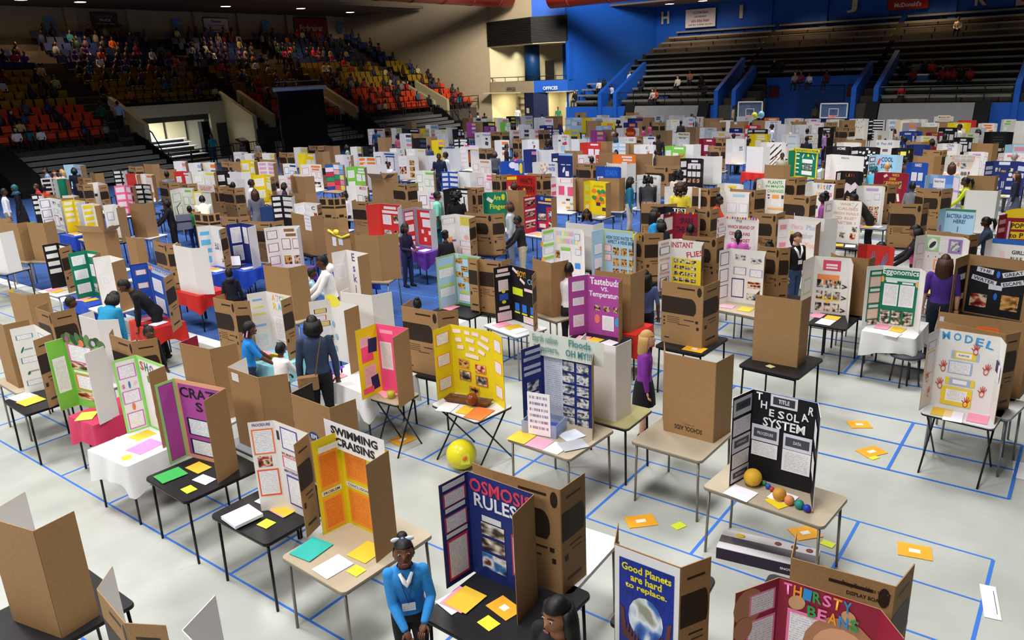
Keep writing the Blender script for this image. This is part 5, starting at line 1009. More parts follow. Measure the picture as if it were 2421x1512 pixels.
def prism(q, pts, z0, z1, mats):
  n = len(pts)
  for i in range(n):
    a, b = pts[i], pts[(i+1) % n]
    q.quad([(a[0], a[1], z0), (b[0], b[1], z0), (b[0], b[1], z1), (a[0], a[1], z1)], mats[i % len(mats)])
  q.quad([(x, y, z0) for x, y in pts][::-1], mats[0]); q.quad([(x, y, z1) for x, y in pts], mats[0])
def tower():
  Lp, Cp, Rp = (52.6, 41.5), (51.2, 36.15), (52.3, 33.75)
  BLp, BRp = (53.6, 41.4), (53.4, 33.4)
  dim = mat('paint_beige_dim', 'b9a888', .7)
  q = HB(); prism(q, [Rp, Cp, Lp, BLp, BRp], 8.35, 14.4, [BLUE, dim, dim, dim, BLUE]); struct('wall_corner_upper', q)
  t = HB(); prism(t, [(Rp[0]-.12, Rp[1]-.05), (Cp[0]-.15, Cp[1]), (Lp[0]-.12, Lp[1]+.05), BLp, BRp], 6.52, 8.35, [DARKB])
  o = thing('scoreboard_housing', t, 'wide black louvred box above the corner balcony', 'scoreboard')
  for k in range(16):
    z = 6.58+k*.11; t = HB()
    for A, B in ((Rp, Cp), (Cp, Lp)):
      wall_poly(t, A[0]-.2, A[1], B[0]-.2, B[1], z, z+.05, mat('louvre_black', '241e1a', .5), -.04)
    t.build('louvre_slat', o, Matrix())
  # balcony: slab, fascia, recess walls, column
  q = HB(); prism(q, [Rp, Cp, Lp, (56.5, 40.5), (56.5, 33)], 3.55, 3.72, [CONC]); prism(q, [Rp, Cp, Lp, (56.5, 40.5), (56.5, 33)], 6.42, 6.54, [CREAM])
  wall_poly(q, 52.6, 41.5, 55.2, 38.6, 3.7, 6.45, CREAM); wall_poly(q, 55.2, 38.6, 55.4, 36.2, 3.7, 6.45, CREAM)
  wall_poly(q, 55.4, 36.2, 55.4, 33.9, 3.7, 6.45, BLUE); wall_poly(q, 52.3, 33.72, 55.4, 33.4, 3.7, 6.45, BLUE, -.15); struct('wall_balcony', q)
  t = HB(); t.tube([(53.3, 37.75, 3.72), (53.3, 37.75, 6.45)], .62, mat('column_blue', '123a66', .45), 32); struct('pillar_corner', t)
  t = HB(); t.box((53.6, 36.1, 3.72), (54.0, 36.7, 5.2), plain('241d18')); thing('loudspeaker_cabinet', t, 'tall dark cabinet on the balcony beside the blue column', 'cabinet')
  q = HB(); wall_poly(q, Cp[0], Cp[1], Lp[0], Lp[1], 2.85, 3.72, BEIGE, .1); wall_poly(q, Rp[0], Rp[1], Cp[0], Cp[1], 2.85, 3.72, BLUE, .1); struct('trim_1', q)
  dL = math.atan2(Lp[1]-Cp[1], Lp[0]-Cp[0]); dR = math.atan2(Cp[1]-Rp[1], Cp[0]-Rp[0])
  for (p, ang, c, lab) in (((51.87, 38.7), dL, '2a2a30', 'black OFFICES lettering on the beige balcony front'), ((51.66, 34.9), dR, 'd8d8e0', 'white OFFICES lettering on the blue balcony front')):
    o = link('sign_lettering', text_mesh('OFFICES', plain(c), .03), None, Matrix.Translation(AB(p[0]-.2, p[1]+(.05 if ang == dL else -.08), 3.16)) @ rz(ROT+ang+PI) @ Matrix.Diagonal((1.15, 1, .26, 1))); tag(o, lab, 'sign')
  t = HB(); 
  for A, B in ((Cp, Lp), (Rp, Cp)):
    t.tube([(A[0], A[1], 4.05), (B[0], B[1], 4.05)], .03, RAIL, 6)
    for f in (.05, .35, .65, .95): x, y = A[0]+(B[0]-A[0])*f, A[1]+(B[1]-A[1])*f; t.tube([(x, y, 3.7), (x, y, 4.05)], .025, RAIL, 6)
  thing('balcony_rail', t, 'low black rail along the corner balcony', 'railing')
  for p in ((53.8, 39.6), (54.6, 38.3), (54.2, 35.0)): spot(AB(p[0], p[1], 6.38), 230, (1, .95, .82), 1.7)
  # ground floor: two lit rooms and the navy pier between them
  q = HB(); q.box((56, 33.2, 0), (56.2, 41.6, 2.85), CREAM); wall_poly(q, 52.6, 41.5, 56, 41.3, 0, 2.85, CREAM); wall_poly(q, 52.3, 33.7, 56, 33.2, 0, 2.85, CREAM, -.15); wall_poly(q, 51.6, 36.8, 56, 37, 0, 2.85, CREAM); q.box((51.5, 33.4, 2.83), (56.2, 41.5, 2.9), CREAM)
  wall_poly(q, 52.05, 39.9+.0, 52.3, 41.1, 0, .9, CREAM, .1); struct('wall_offices', q)
  t = HB(); navy = mat('paint_navy', '1a2244', .5); prism(t, [(51.75, 35.3), (51.05, 36.15), (51.5, 37.35), (52.2, 37.2), (52.2, 35.5)], 0, 2.86, [navy]); struct('pillar_navy', t)
  for i, (z, w) in enumerate(((2.3, .35), (2.05, .3), (1.5, .38))): 
    o = link('notice_sheet', sheet_mesh(typed('dcd9b8', rows=5)), None, Matrix.Translation(AB(51.2+.05*i, 36.9 if i == 2 else 36.45, z)) @ rz(ROT+math.atan2(1.2, .45)+PI) @ Matrix.Diagonal((w, 1, w, 1))); tag(o, ('upper notice on the navy pier between the offices', 'lower notice on the navy pier between the offices', 'side notice on the navy pier near the glazed room')[i], 'notice')
  t = HB()
  for z in (.8, 1.3, 1.8, 2.3): t.box((55.6, 37.6, z), (55.95, 41, z+.03), plain('6a5f4a'))
  for b in (37.6, 38.7, 39.8, 41): t.box((55.6, b-.02, 0), (55.95, b+.02, 2.4), plain('6a5f4a'))
  thing('trophy_shelf', t, 'shelf frame with small dark items in the lit glazed office', 'shelf')
  t = HB(); t.box((54.8, 33.9, 0), (55.6, 34.6, .9), plain('5a5444')); thing('office_desk', t, 'low grey-brown desk inside the open lit office', 'desk')
  t = HB(); t.tube([(51.3, 33.3, 0), (51.3, 33.3, 2.1)], .07, plain('c8c4bc'), 10); thing('white_post', t, 'slim white post at the foot of the blue wall', 'post')
  area(AB(54, 39.2, 2.75), 190, 2.5, 2.5, (1, .93, .72)); area(AB(54, 35, 2.75), 150, 2, 2, (1, .93, .72))

def parapet(q, a, b0, z0, b1, z1, m, axis):
  t = .14
  pts = [(b0, 0), (b0, z0), (b1, z1), (b1, 0)]
  vs = [((a-t, b, z) if axis == 'a' else (b, a-t, z)) for b, z in pts]+[((a+t, b, z) if axis == 'a' else (b, a+t, z)) for b, z in pts]
  q.add(vs, [(0,1,2,3),(7,6,5,4),(0,4,5,1),(1,5,6,2),(2,6,7,3),(3,7,4,0)], m)
def rail(a0, b0, a1, b1, z, label, h=.95, n=6, pick=0):
  t = HB(); r = .03
  for zz in (h, h*.5): t.tube([(a0, b0, z+zz), (a1, b1, z+zz)], r, RAIL, 6)
  for i in range(n+1):
    f = i/n; t.tube([(a0+(a1-a0)*f, b0+(b1-b0)*f, z-.1), (a0+(a1-a0)*f, b0+(b1-b0)*f, z+h)], r, RAIL, 6)
  if pick:
    for i in range(pick): f = i/pick; t.tube([(a0+(a1-a0)*f, b0+(b1-b0)*f, z), (a0+(a1-a0)*f, b0+(b1-b0)*f, z+h)], .012, RAIL, 5)
  return thing('guard_rail', t, label, 'railing')
def stands_left():
  for a, lab in ((23.3, 0), (30.4, 0), (31.8, 0), (37.65, 0), (39.0, 0), (47.2, 0), (48.8, 0)):
    q = HB(); parapet(q, a, 43, 2.55, 46.4, 4.1, CREAM if a in (30.4, 23.3) else mat('paint_tan', 'b5a883', .7), 'a'); o = q.build('wall_parapet'); o['kind'] = 'structure'
    t = HB(); t.tube([(a+.2, 42.9, 2.1), (a+.2, 46.6, 3.9)], .04, RAIL, 6); t.tube([(a+.2, 42.0, .9), (a+.2, 42.9, 2.1)], .04, RAIL, 6)
    thing('handrail', t, 'sloped black handrail on a beige stair wall of the seating stand', 'railing', 'sloped handrails on the beige stair walls')
  # tunnel mouth with beam, door wall and bright interior
  q = HB(); q.box((23.3, 45.95, 2.78), (30.4, 46.3, 3.5), CREAM); q.box((23.3, 46.4, 2.6), (30.4, 52, 2.8), plain('d8d4c4')); q.box((23.2, 46, 0), (23.45, 52, 2.8), CREAM); q.box((29.2, 45.95, 0), (32.6, 46.15, 2.8), CREAM)
  q.box((23, 52, 0), (32.5, 52.2, 2.8), plain('d8d0b8')); struct('wall_tunnel', q)
  t = HB(); t.box((29.55, 45.88, .05), (30.55, 45.96, 2.15), plain('3a3a42')); t.build('door_1')['kind'] = 'structure'
  q = HB()
  for a in (27.0, 28.6, 30.2): q.box((a-.7, 51.9, .9), (a+.7, 51.98, 2.3), plain('e8dcb4')); q.box((a+.7, 51.85, .9), (a+.8, 51.99, 2.3), plain('3a3630'))
  o = q.build('window_1'); o['kind'] = 'structure'
  area(AB(26.6, 48.8, 2.55), 620, 3.5, 3.5, (.92, .95, 1)); 
  t = HB(); t.box((24.0, 46.6, 2.45), (26, 46.75, 2.6), mat('tube_lamp', 'eaf0ff', .5, 'emit', e=9)); thing('strip_light', t, 'bright white strip light at the tunnel ceiling', 'ceiling light')
  for i in range(6):
    t = HB(); t.box((24.2, 45.0+.55*i, .16+.22*i), (28.4, 45.4+.55*i, .22+.22*i), plain('e0e0de')); t.box((24.2, 45.38+.55*i, 0), (28.4, 45.4+.55*i, .2+.22*i), plain('55534e'))
    thing('white_riser_bench', t, 'white riser bench in the bright tunnel mouth', 'bench', 'white risers in the tunnel mouth')
  t = HB()
  for i in range(5): t.box((28.3+.12*i, 45.6+.2*i, 0), (28.9+.1*i, 46.0+.2*i, .9+.35*i), BLK)
  thing('folded_chair_stack', t, 'heap of folded black chairs beside the white risers', 'chairs')
  # grey pull-out bleachers in front of the stand
  for a0, a1, nm, b_ in ((15.9, 22.4, 'below the corner seats', 38.7), (34.6, 37.4, 'behind the black screen', 40.8), (39.2, 46.9, 'below the middle orange seats', 40.2)):
    n = 6 if a0 < 30 else 4
    for i in range(n):
      z = 1.55-.235*(n-1-i); b = b_+.62*i
      t = HB(); t.box((a0, b, z-.05), (a1, b+.34, z), ALU); t.box((a0, b+.36, 0), (a1, b+.6, z-.12), plain('3c3d3a')); t.box((a0, b+.02, z-.2), (a1, b+.05, z-.05), ALU)
      thing('bleacher_bench', t, 'grey pull-out bleacher bench %s' % nm, 'bench', 'grey pull-out benches %s' % nm)
    t = HB(); t.box((a0, b_+.62*n, 1.2), (a1, 43.0, 1.5), plain('8a8c88')); t.build('bleacher_deck')['kind'] = 'structure'
    for a in (a0-.1, a1+.1):
      k = 1.3 if a < 16 else .03; t = HB(); t.add([(a-k, b_-.3, 0), (a-k, 43, 0), (a-k, 43, 2.2), (a-k, 42, 1.9), (a-k, b_-.3, .35), (a+.05, b_-.3, 0), (a+.05, 43, 0), (a+.05, 43, 2.2), (a+.05, 42, 1.9), (a+.05, b_-.3, .35)], [(0,1,2,3,4),(9,8,7,6,5),(0,4,9,5),(4,3,8,9),(3,2,7,8),(2,1,6,7)], BLK)
      thing('side_drape', t, 'black drape closing the end of pull-out bleachers', 'drape', 'black drapes at the bleacher ends')
  rail(8, 43.05, 21.6, 43.05, 1.75, 'dark guard rail along the orange seats at the frame corner', n=9)
  rail(32.1, 43.05, 37.3, 43.05, 1.75, 'dark guard rail beside the black screen', n=4)
  rail(39.3, 43.05, 46.9, 43.05, 1.75, 'dark guard rail below the middle orange seats', n=5)
  rail(49.1, 43.05, 52.2, 42.6, 1.75, 'dark guard rail below the last orange seats by the offices', n=3)
  rail(23.4, 46.3, 30.3, 46.3, 3.42, 'dark guard rail above the tunnel beam', n=5)
  rail(47.3, 41.9, 48.7, 41.9, .2, 'dark barred gate at the stair by the last orange seats', 1.5, 2, 10)
  rail(37.7, 41.9, 38.9, 41.9, .2, 'dark barred gate at the stair by the middle orange seats', 1.7, 2, 9)
  # seats
  oc, yc, bc = mat('seat_orange', 'd0421e', .4), mat('seat_yellow', '9a7818', .5), mat('seat_blue', '15285a', .5)
  def seat_parts(q, m):
    q.add([(-.22,.12,.36),(.22,.12,.36),(.235,.2,.84),(-.235,.2,.84),(-.2,.16,.36),(.2,.16,.36),(.215,.25,.84),(-.215,.25,.84)], [(0,1,2,3),(7,6,5,4),(0,4,5,1),(3,2,6,7),(0,3,7,4),(1,5,6,2)], m)
    q.add([(-.21,-.02,.40),(.21,-.02,.40),(.21,.10,.42),(-.21,.10,.42),(-.21,.06,.02+.3),(.21,.06,.32),(.21,.13,.36),(-.21,.13,.36)], [(0,1,2,3),(7,6,5,4),(0,4,5,1),(3,2,6,7),(0,3,7,4),(1,5,6,2)], m)
    q.box((-.03,.1,0),(.03,.2,.4), RAIL)
  sm = {}
  for k, m in (('orange', oc), ('yellow', yc), ('blue', bc)):
    q = MB(); seat_parts(q, m); sm[k] = q.mesh('stadium_seat')
  spots = []; rest = HB()
  for i in range(15):
    tier = 'orange' if i < 4 else ('yellow' if i < 9 else 'blue')
    a = 8.3
    if i == 4: pass
    while a < 52.2-.15*i:
      stair = any(abs(a-s) < .85 for s in (22.4, 31.1, 38.3, 48.0))
      gap = i < 4 and (23 < a < 31.9)
      if not stair and not gap and a > 12.2+.75*i: spots.append((a, 43.25+.8*i, 1.75+.4*i, tier))
      a += .56
  spots.sort(key=lambda s: (s[3] == 'blue', s[3] == 'yellow', AB(*s[:3]).length))
  GA = ROT
  where = lambda a: 'at the near corner of the stand' if a < 22.4 else ('above the tunnel' if a < 31 else ('behind the black screen' if a < 38.4 else ('in the middle block' if a < 48 else 'in the last block by the offices')))
  for n, (a, b, z, tier) in enumerate(spots):
    if n < 300:
      o = link('stadium_seat', sm[tier], None, Matrix.Translation(AB(a, b, z)) @ rz(GA))
      tag(o, '%s folding stadium seat %s' % (tier, where(a)), 'seat', '%s stadium seats %s' % (tier, where(a)))
    else: seat_parts_at(rest, seat_parts, {'orange': oc, 'yellow': yc, 'blue': bc}[tier], a, b, z)
  o = rest.build('stadium_seat_rows'); tag(o, 'distant yellow and dark blue stadium seats in the dim upper rows', 'seats', None, 'stuff')
  # people on the seats
  V = [('d','short','k',1.66,.1), ('d','bob','k',1.6,.25), ('m','short','n',1.7,.05), ('d','bun','k',1.5,.2), ('l','long','n',1.62,.12), ('d','afro','k',1.58,.3)]
  pm = finish_seated([seated_mesh(v) for v in V])
  cols = ['b02a24','1c2030','d8d4cc','3a4a78','6a2a3a','c8602a','28402e','15161c','8a8a92','5a3a78','c8b87a','2a6a7a','9a2a48','3a3028','e0e0e6']
  names = {'b02a24':'red','1c2030':'dark navy','d8d4cc':'pale grey','3a4a78':'slate blue','6a2a3a':'wine red','c8602a':'orange','28402e':'dark green','15161c':'black','8a8a92':'grey','5a3a78':'purple','c8b87a':'tan','2a6a7a':'teal','9a2a48':'crimson','3a3028':'dark brown','e0e0e6':'white'}
  rr = random.Random(21); cand = [s for s in spots if rr.random() < {'orange': .38, 'yellow': .42, 'blue': .5}[s[3]]]
  rr.shuffle(cand); rest_ = cand[120:]; cand = cand[:120]
  for a, b, z, tier in cand:
    k = rr.randrange(6); c = rr.choice(cols); s = V[k][3]/1.7
    o = link('person', pm[k], None, Matrix.Translation(AB(a, b+.02, z+.02)) @ rz(GA+rr.uniform(-.3, .3)) @ Matrix.Scale(s, 4), c)
    tag(o, 'person in %s top in the %s rows %s' % (names[c], tier, where(a)), 'person', 'people in %s tops in the %s rows %s' % (names[c], tier, where(a)))
  q = HB(); dk = mat('skin_d', SKIN['d'], .5); hk = mat('hair_k', HAIR['k'], .5)
  for a, b, z, tier in rest_:
    c = plain(rr.choice(['6a1c18','1c2030','7a7670','28365a','4a1e28','7a3c1e','1c3020','15161c','50505a','3a2850','1a1a20','22222a','2a1c18','15161c','1c2030']))
    q.ball((a, b+.08, z+.72), (.21,.14,.32), c, 7, 5); q.ball((a, b+.04, z+1.13), (.085,.1,.125), dk, 7, 5); q.ball((a, b+.07, z+1.17), (.09,.1,.11), hk, 7, 5)
    q.tube([(a-.1, b+.05, z+.47), (a-.12, b-.38, z+.47), (a-.12, b-.36, z+.02)], [.085,.07,.05], plain('1c1c24'), 6); q.tube([(a+.1, b+.05, z+.47), (a+.12, b-.38, z+.47), (a+.12, b-.36, z+.02)], [.085,.07,.05], plain('1c1c24'), 6)
  o = q.build('seated_crowd'); tag(o, 'rest of the seated crowd in the dim rows of the stand', 'crowd', None, 'stuff')
  return_pm[:] = [pm, V, names]
return_pm = []
def seat_parts_at(q, fn, m, a, b, z):
  t = MB(); fn(t, m); k = len(q.v)
  q.v += [(x+a, y+b, zz+z) for x, y, zz in t.v]; idx = [q.mi(x) for x in t.mats]
  q.f += [[i+k for i in f] for f in t.f]; q.m += [idx[i] for i in t.m]; q.sm += t.sm

def stands_right():
  q = HB()
  for i in range(13):
    z = 1.75+.4*i; a0 = 51.2+.8*i
    for b0, b1 in (((-14, 12.4), (18.9, 33.0-.27*i)) if i < 4 else ((-14, 33.0-.27*i),)): q.box((a0, b0, max(0, z-.9)), (a0+.82, b1, z), CONC)
  struct('seating_terrace', q)
  q = HB(); q.box((54.2, 12.3, 0), (54.4, 19, 3.36), BLUE); q.box((51.15, 11.3, 0), (51.25, -14, 1.75), BLUE); q.box((51.15, 21.2, 0), (51.25, 33.2, 1.75), BLUE); struct('wall_gate', q)
  q = HB(); q.box((54.1, 13.9, 0), (54.16, 16.8, 2.75), mat('door_blue', '15458f', .5)); o = q.build('door_2'); o['kind'] = 'structure'
  q = HB()
  for b in (30.19, 28.92, 21.23, 20.01, 12.55, 11.3, 4.21, 2.9): parapet(q, b, 51, 2.72, 55.6 if b not in (20.01, 12.55) else 54.6, 4.75 if b not in (20.01, 12.55) else 4.2, BLUE, 'b')
  struct('wall_parapet_right', q)
  for b, lab in ((18.4, 'small dark red square sign on the blue wall beside the gate, near the tan coat'), (13.4, 'small dark red square sign on the blue wall right over a backboard')):
    t = HB(); t.box((54.05, b-.32, 2.05), (54.12, b+.32, 2.75), plain('5a1016')); thing('wall_sign', t, lab, 'sign')
  for b0, b1, where in ((22.4, 27.2, 'under the bleachers near the blue corner'), (6.1, 11.0, 'under the bleachers beyond the gate')):
    t = HB(); t.add([(50.4,b0,.3),(50.4,b1,.3),(50.9,b1,1.78),(50.9,b0,1.78),(51.2,b0,.3),(51.2,b1,.3),(51.2,b1,1.78),(51.2,b0,1.78)], [(0,1,2,3),(7,6,5,4),(0,4,5,1),(3,2,6,7),(0,3,7,4),(1,5,6,2)], plain('77767a')); t.box((50.1, b0, .1), (50.5, b1, .35), plain('9a9a98'))
    thing('retracted_bleacher', t, 'grey retracted bleacher front %s' % where, 'bleacher')
    for s, bb in (('low', b0-.4), ('high', b1+.4)):
      t = HB(); t.add([(50.0,bb-.35,0),(51.2,bb-.35,0),(51.2,bb-.35,1.9),(50.9,bb-.35,1.9),(50.0,bb+.35,0),(51.2,bb+.35,0),(51.2,bb+.35,1.9),(50.9,bb+.35,1.9)], [(0,1,2,3),(7,6,5,4),(0,4,5,1),(3,2,6,7),(0,3,7,4),(1,5,6,2)], BLK)
      thing('side_drape', t, 'black wedge drape at an end of grey retracted bleachers', 'drape', 'black wedge drapes by the retracted bleachers')
  secs = [(21.5, 28.6, 0, 13, 'in the block beside the blue corner'), (30.4, 33, 0, 4, 'in the narrow block against the blue wall'), (12.9, 19.8, 4, 13, 'in the block above the blue gate'), (4.5, 11.1, 0, 13, 'in the block beyond the gate'), (-9, 2.7, 0, 13, 'in the block cut by the frame')]
  for b0, b1, i0, i1, where in secs:
    for i in range(i0, i1):
      z = 1.75+.4*i; a = 51.2+.8*i; e = b1 if i < 5 else b1+(.9 if 'gate' in where or 'blue' in where else .6)
      if 'beside the blue corner' in where and i >= 5: e = 32.2-.27*i
      s_ = b0-(.0 if i < 5 else .5)
      t = HB(); t.box((a+.28, s_, z+.38), (a+.56, e, z+.42), ALU); t.box((a+.3, s_, z+.30), (a+.33, e, z+.38), ALU)
      k = s_+.6
      while k < e: t.box((a+.38, k-.03, z), (a+.44, k+.03, z+.38), RAIL); k += 1.8
      thing('bleacher_bench', t, 'grey metal bleacher bench %s' % where, 'bench', 'metal bleacher benches %s' % where)
  rail(51.3, 21.4, 51.3, 28.8, 1.75, 'dark guard rail before the bleachers near the blue corner', n=6)
  rail(51.3, 4.4, 51.3, 11.2, 1.75, 'dark guard rail before the bleachers beyond the gate', n=5)
  rail(54.4, 12.6, 54.4, 19.9, 3.36, 'dark guard rail above the blue gate', n=5)
  rail(51.3, -8, 51.3, 2.8, 1.75, 'dark guard rail before the last bleachers at the frame edge', n=5)
  pm, V, names = return_pm
  k = 0
  P_ = [(1604,178,'d8d0c0'),(1550,205,'c8502a'),(1660,178,'15161c'),(1545,203,'d8d4cc'),(1417,183,'d8d0c0'),(1430,178,'1c2030'),(1448,190,'c8c8d8'),(1632,168,'8a5a48'),(1668,192,'3a2428'),(1833,138,'15161c'),(1852,135,'1c2030'),(1896,160,'8a3a48'),(1917,160,'d0d0d8'),(1957,162,'5a2a30'),(1882,165,'b8a0a8'),
     (2140,148,'15161c'),(2162,150,'8a1a20'),(2188,145,'1c2030'),(2205,142,'c02a24'),(2232,152,'8a1a20'),(2243,152,'9a2430'),(2258,155,'8a1a20'),(2276,145,'15161c'),(2298,148,'a82428'),(2135,200,'b82a2a'),(2268,38,'d8d0c0'),(1520,180,'1c2030'),(1490,165,'d8d4cc'),(1360,225,'15161c')]
  cn = {'d8d0c0':'cream','8a5a48':'brown','3a2428':'dark plum','8a3a48':'dusty red','d0d0d8':'pale','5a2a30':'maroon','b8a0a8':'pinkish','8a1a20':'dark red','c02a24':'bright red','9a2430':'deep red','a82428':'scarlet','b82a2a':'red','c8502a':'orange','c8c8d8':'light grey'}
  rr = random.Random(5)
  for x, y, c in P_:
    b, z, a = SEATPX[(x, y)]
    i = rr.randrange(6)
    o = link('person', pm[i], None, Matrix.Translation(AB(a, b, z)) @ rz(ROT-PI/2+rr.uniform(-.3, .3)) @ Matrix.Scale(V[i][3]/1.7, 4), c)
    blk = 'near the blue corner' if b > 20.8 else ('above the blue gate' if b > 11.8 else 'beyond the gate')
    tag(o, 'person in %s top seated on the metal bleachers %s' % (cn.get(c, names.get(c, 'dark')), blk), 'person', 'people in %s tops on the bleachers %s' % (cn.get(c, names.get(c, 'dark')), blk))
  t = HB(); t.box((54.0, 8.9, 3.0), (54.05, 10.1, 3.9), plain('6a6a6a')); thing('grey_board', t, 'grey card held among the red tops on the bleachers', 'board')
  t = HB(); t.box((53.7, 6.9, 2.95), (54.3, 8.0, 3.55), plain('7a5a30')); thing('cardboard_box', t, 'brown cardboard box on the bleachers among the red tops', 'box')
  t = HB(); t.box((53.2, 9.0, 2.95), (53.6, 9.6, 3.25), plain('2a5aa0')); t.box((53.19, 8.99, 3.25), (53.61, 9.61, 3.33), plain('d8d8dc')); thing('cool_box', t, 'blue cool box with white lid on the bleachers', 'cool box')
  t = HB(); t.box((52.4, 25.4, 2.2), (52.9, 26.1, 2.5), plain('24388a')); thing('cool_box', t, 'dark blue box beside orange top on the bleachers', 'cool box')

def extras():
  # tall black screen with white roller case
  t = HB(); t.box((30.6, 40.6, .35), (34.1, 40.66, 3.98), BLK); o = thing('projection_screen', t, 'tall black backed screen hanging from a white roller case', 'screen')
  t = HB(); t.tube([(30.3, 40.6, 4.08), (34.3, 40.6, 4.08)], .13, plain('e6e6e2'), 12); t.build('roller_case', o, Matrix())
  t = HB(); 
  for a in (30.6, 34.1): t.tube([(a, 40.75, 0), (a, 40.75, 4.5)], .035, RAIL, 6)
  t.tube([(30.6, 40.75, 4.5), (34.1, 40.75, 4.5)], .02, plain('c8c4b8'), 6); t.build('stand_frame', o, Matrix())
  t = HB(); t.add([(29.0,42.9,0),(29.7,42.9,0),(29.7,43.4,0),(29.0,43.4,0),(29.0,42.9,1.05),(29.7,42.9,1.05),(29.7,43.4,1.25),(29.0,43.4,1.25)], [(0,3,2,1),(4,5,6,7),(0,1,5,4),(1,2,6,5),(2,3,7,6),(3,0,4,7)], plain('4a2018')); o = thing('lectern', t, 'dark red wooden lectern with white paper on its sloped top', 'lectern')
  t = HB(); t.quad([(29.1,42.86,1.12),(29.6,42.86,1.12),(29.6,43.3,1.3),(29.1,43.3,1.3)], plain('eceae6')); t.build('paper_sheet', o, Matrix())
  rail(30.2, 42.2, 32.6, 41.6, 0, 'black crowd barrier beside the lectern', 1.1, 2, 14)
  rail(28.0, 42.4, 30.0, 42.3, 0, 'black crowd barrier in front of the lectern', 1.05, 2, 10)
  rail(22.6, 42.4, 27.9, 42.0, 0, 'long dark rail crossing before the white risers', 1.0, 4)
  rail(22.2, 41.2, 27.0, 41.2, 0, 'lower dark rail below the white risers', .9, 4)
  t = HB()
  for i in range(14): t.tube([(34.8+.3*i, 40.0, .2), (34.8+.3*i, 40.0, 1.6)], .02, RAIL, 5)
  for i in range(7): t.tube([(34.8, 40.0, .2+.23*i), (38.9, 40.0, .2+.23*i)], .02, RAIL, 5)
  thing('grid_gate', t, 'black grid gate leaning beside the tall black screen', 'gate')
  # basketball backboards
  wm = plain('e2e2e4'); gl = bpy.data.materials.new('clear_board'); gl.use_nodes = True; nt = gl.node_tree; bs = nt.nodes['Principled BSDF']
  bs.inputs['Base Color'].default_value = lin('8fb0e0'); bs.inputs['Alpha'].default_value = .18; bs.inputs['Roughness'].default_value = .1
  for (b0, b1, z0, z1, lab) in ((16.62, 18.14, 1.25, 2.2, 'clear basketball backboard with orange rim beside the coloured balloons'), (11.8, 13.3, 1.22, 2.05, 'clear basketball backboard with orange rim beyond the CAN YOU board')):
    a = 47; bc = (b0+b1)/2; w = b1-b0; h = z1-z0
    root = tag(bpy.data.objects.new('basketball_backboard', None), lab, 'basketball hoop'); COLL.objects.link(root); root.matrix_world = G @ tr(a, bc, z0)
    t = MB(); t.box((0, -w/2, 0), (.02, w/2, h), gl); t.build('board_glass', root)
    t = MB(); e = .06
    for A, B in (((-.02,-w/2,0),(.03,w/2,e)), ((-.02,-w/2,h-e),(.03,w/2,h)), ((-.02,-w/2,0),(.03,-w/2+e,h)), ((-.02,w/2-e,0),(.03,w/2,h))): t.box(A, B, wm)
    for A, B in (((-.02,-.26,.12),(.0,.26,.15)), ((-.02,-.26,.5),(.0,.26,.53)), ((-.02,-.26,.12),(.0,-.23,.53)), ((-.02,.23,.12),(.0,.26,.53))): t.box(A, B, wm)
    t.build('board_frame', root)
    t = MB(); t.tube([(-.32+.22*math.cos(2*PI*i/16), .22*math.sin(2*PI*i/16), .1) for i in range(17)], .02, plain('d8502a'), 6, False); t.box((-.1,-.05,.06),(0,.05,.14), plain('d8502a')); t.build('rim', root)
    t = MB(); t.tube([(.03, 0, .5), (.9, 0, .3), (1.6, 0, -z0+.05)], .08, plain('3a4a6a'), 8); t.box((1.1,-.5,-z0),(2.2,.5,-z0+.3), plain('3a4a6a')); t.build('support_arm', root)
  for (b, z, c, nm) in ((17.1, 1.62, 'd83a38', 'red'), (16.75, 1.72, 'd8d84a', 'yellow'), (16.35, 1.78, '8fd0e4', 'pale blue')):
    t = HB(); k = b+ (0 if nm != 'red' else .0); t.ball((44, k*.955, z-.15), (.17,.17,.2) if nm != 'red' else (.11,.11,.13), mat('balloon_'+nm, c, .25), 14, 10); t.tube([(44, k*.955, z-.35), (44, k*.955, .73)], .006, plain('d8d8d8'), 5); thing('balloon', t, nm+' balloon beside the near basketball backboard', 'balloon')

def lights():
  for a in (-9, 2, 13, 24, 35, 45):
    for b in (3, 12, 21, 30):
      wide = a < 20 and b < 28
      e = 850 if a < -5 else (660 if a < 30 else 500)
      area(AB(a, b, 12.6), e*(1.35 if wide else 1), 3.2, 3.2, (1, .975, .93), 2.7 if wide else 1.6)
  for p, t, e in (((40, 28, 12.5), (52, 41, 6), 800), ((42, 22, 12.5), (56, 32, 6), 620)): area(AB(*p), e, 3, 3, (1, .95, .86), 1.25).rotation_euler = (AB(*t)-AB(*p)).to_track_quat('-Z', 'Y').to_euler()  # added unseen fill lamps, aimed to brighten the beige and blue flank walls
  w = bpy.data.worlds.new('world'); S.world = w; w.use_nodes = True
  bg = w.node_tree.nodes['Background']; bg.inputs[0].default_value = (.05, .055, .07, 1); bg.inputs[1].default_value = .25

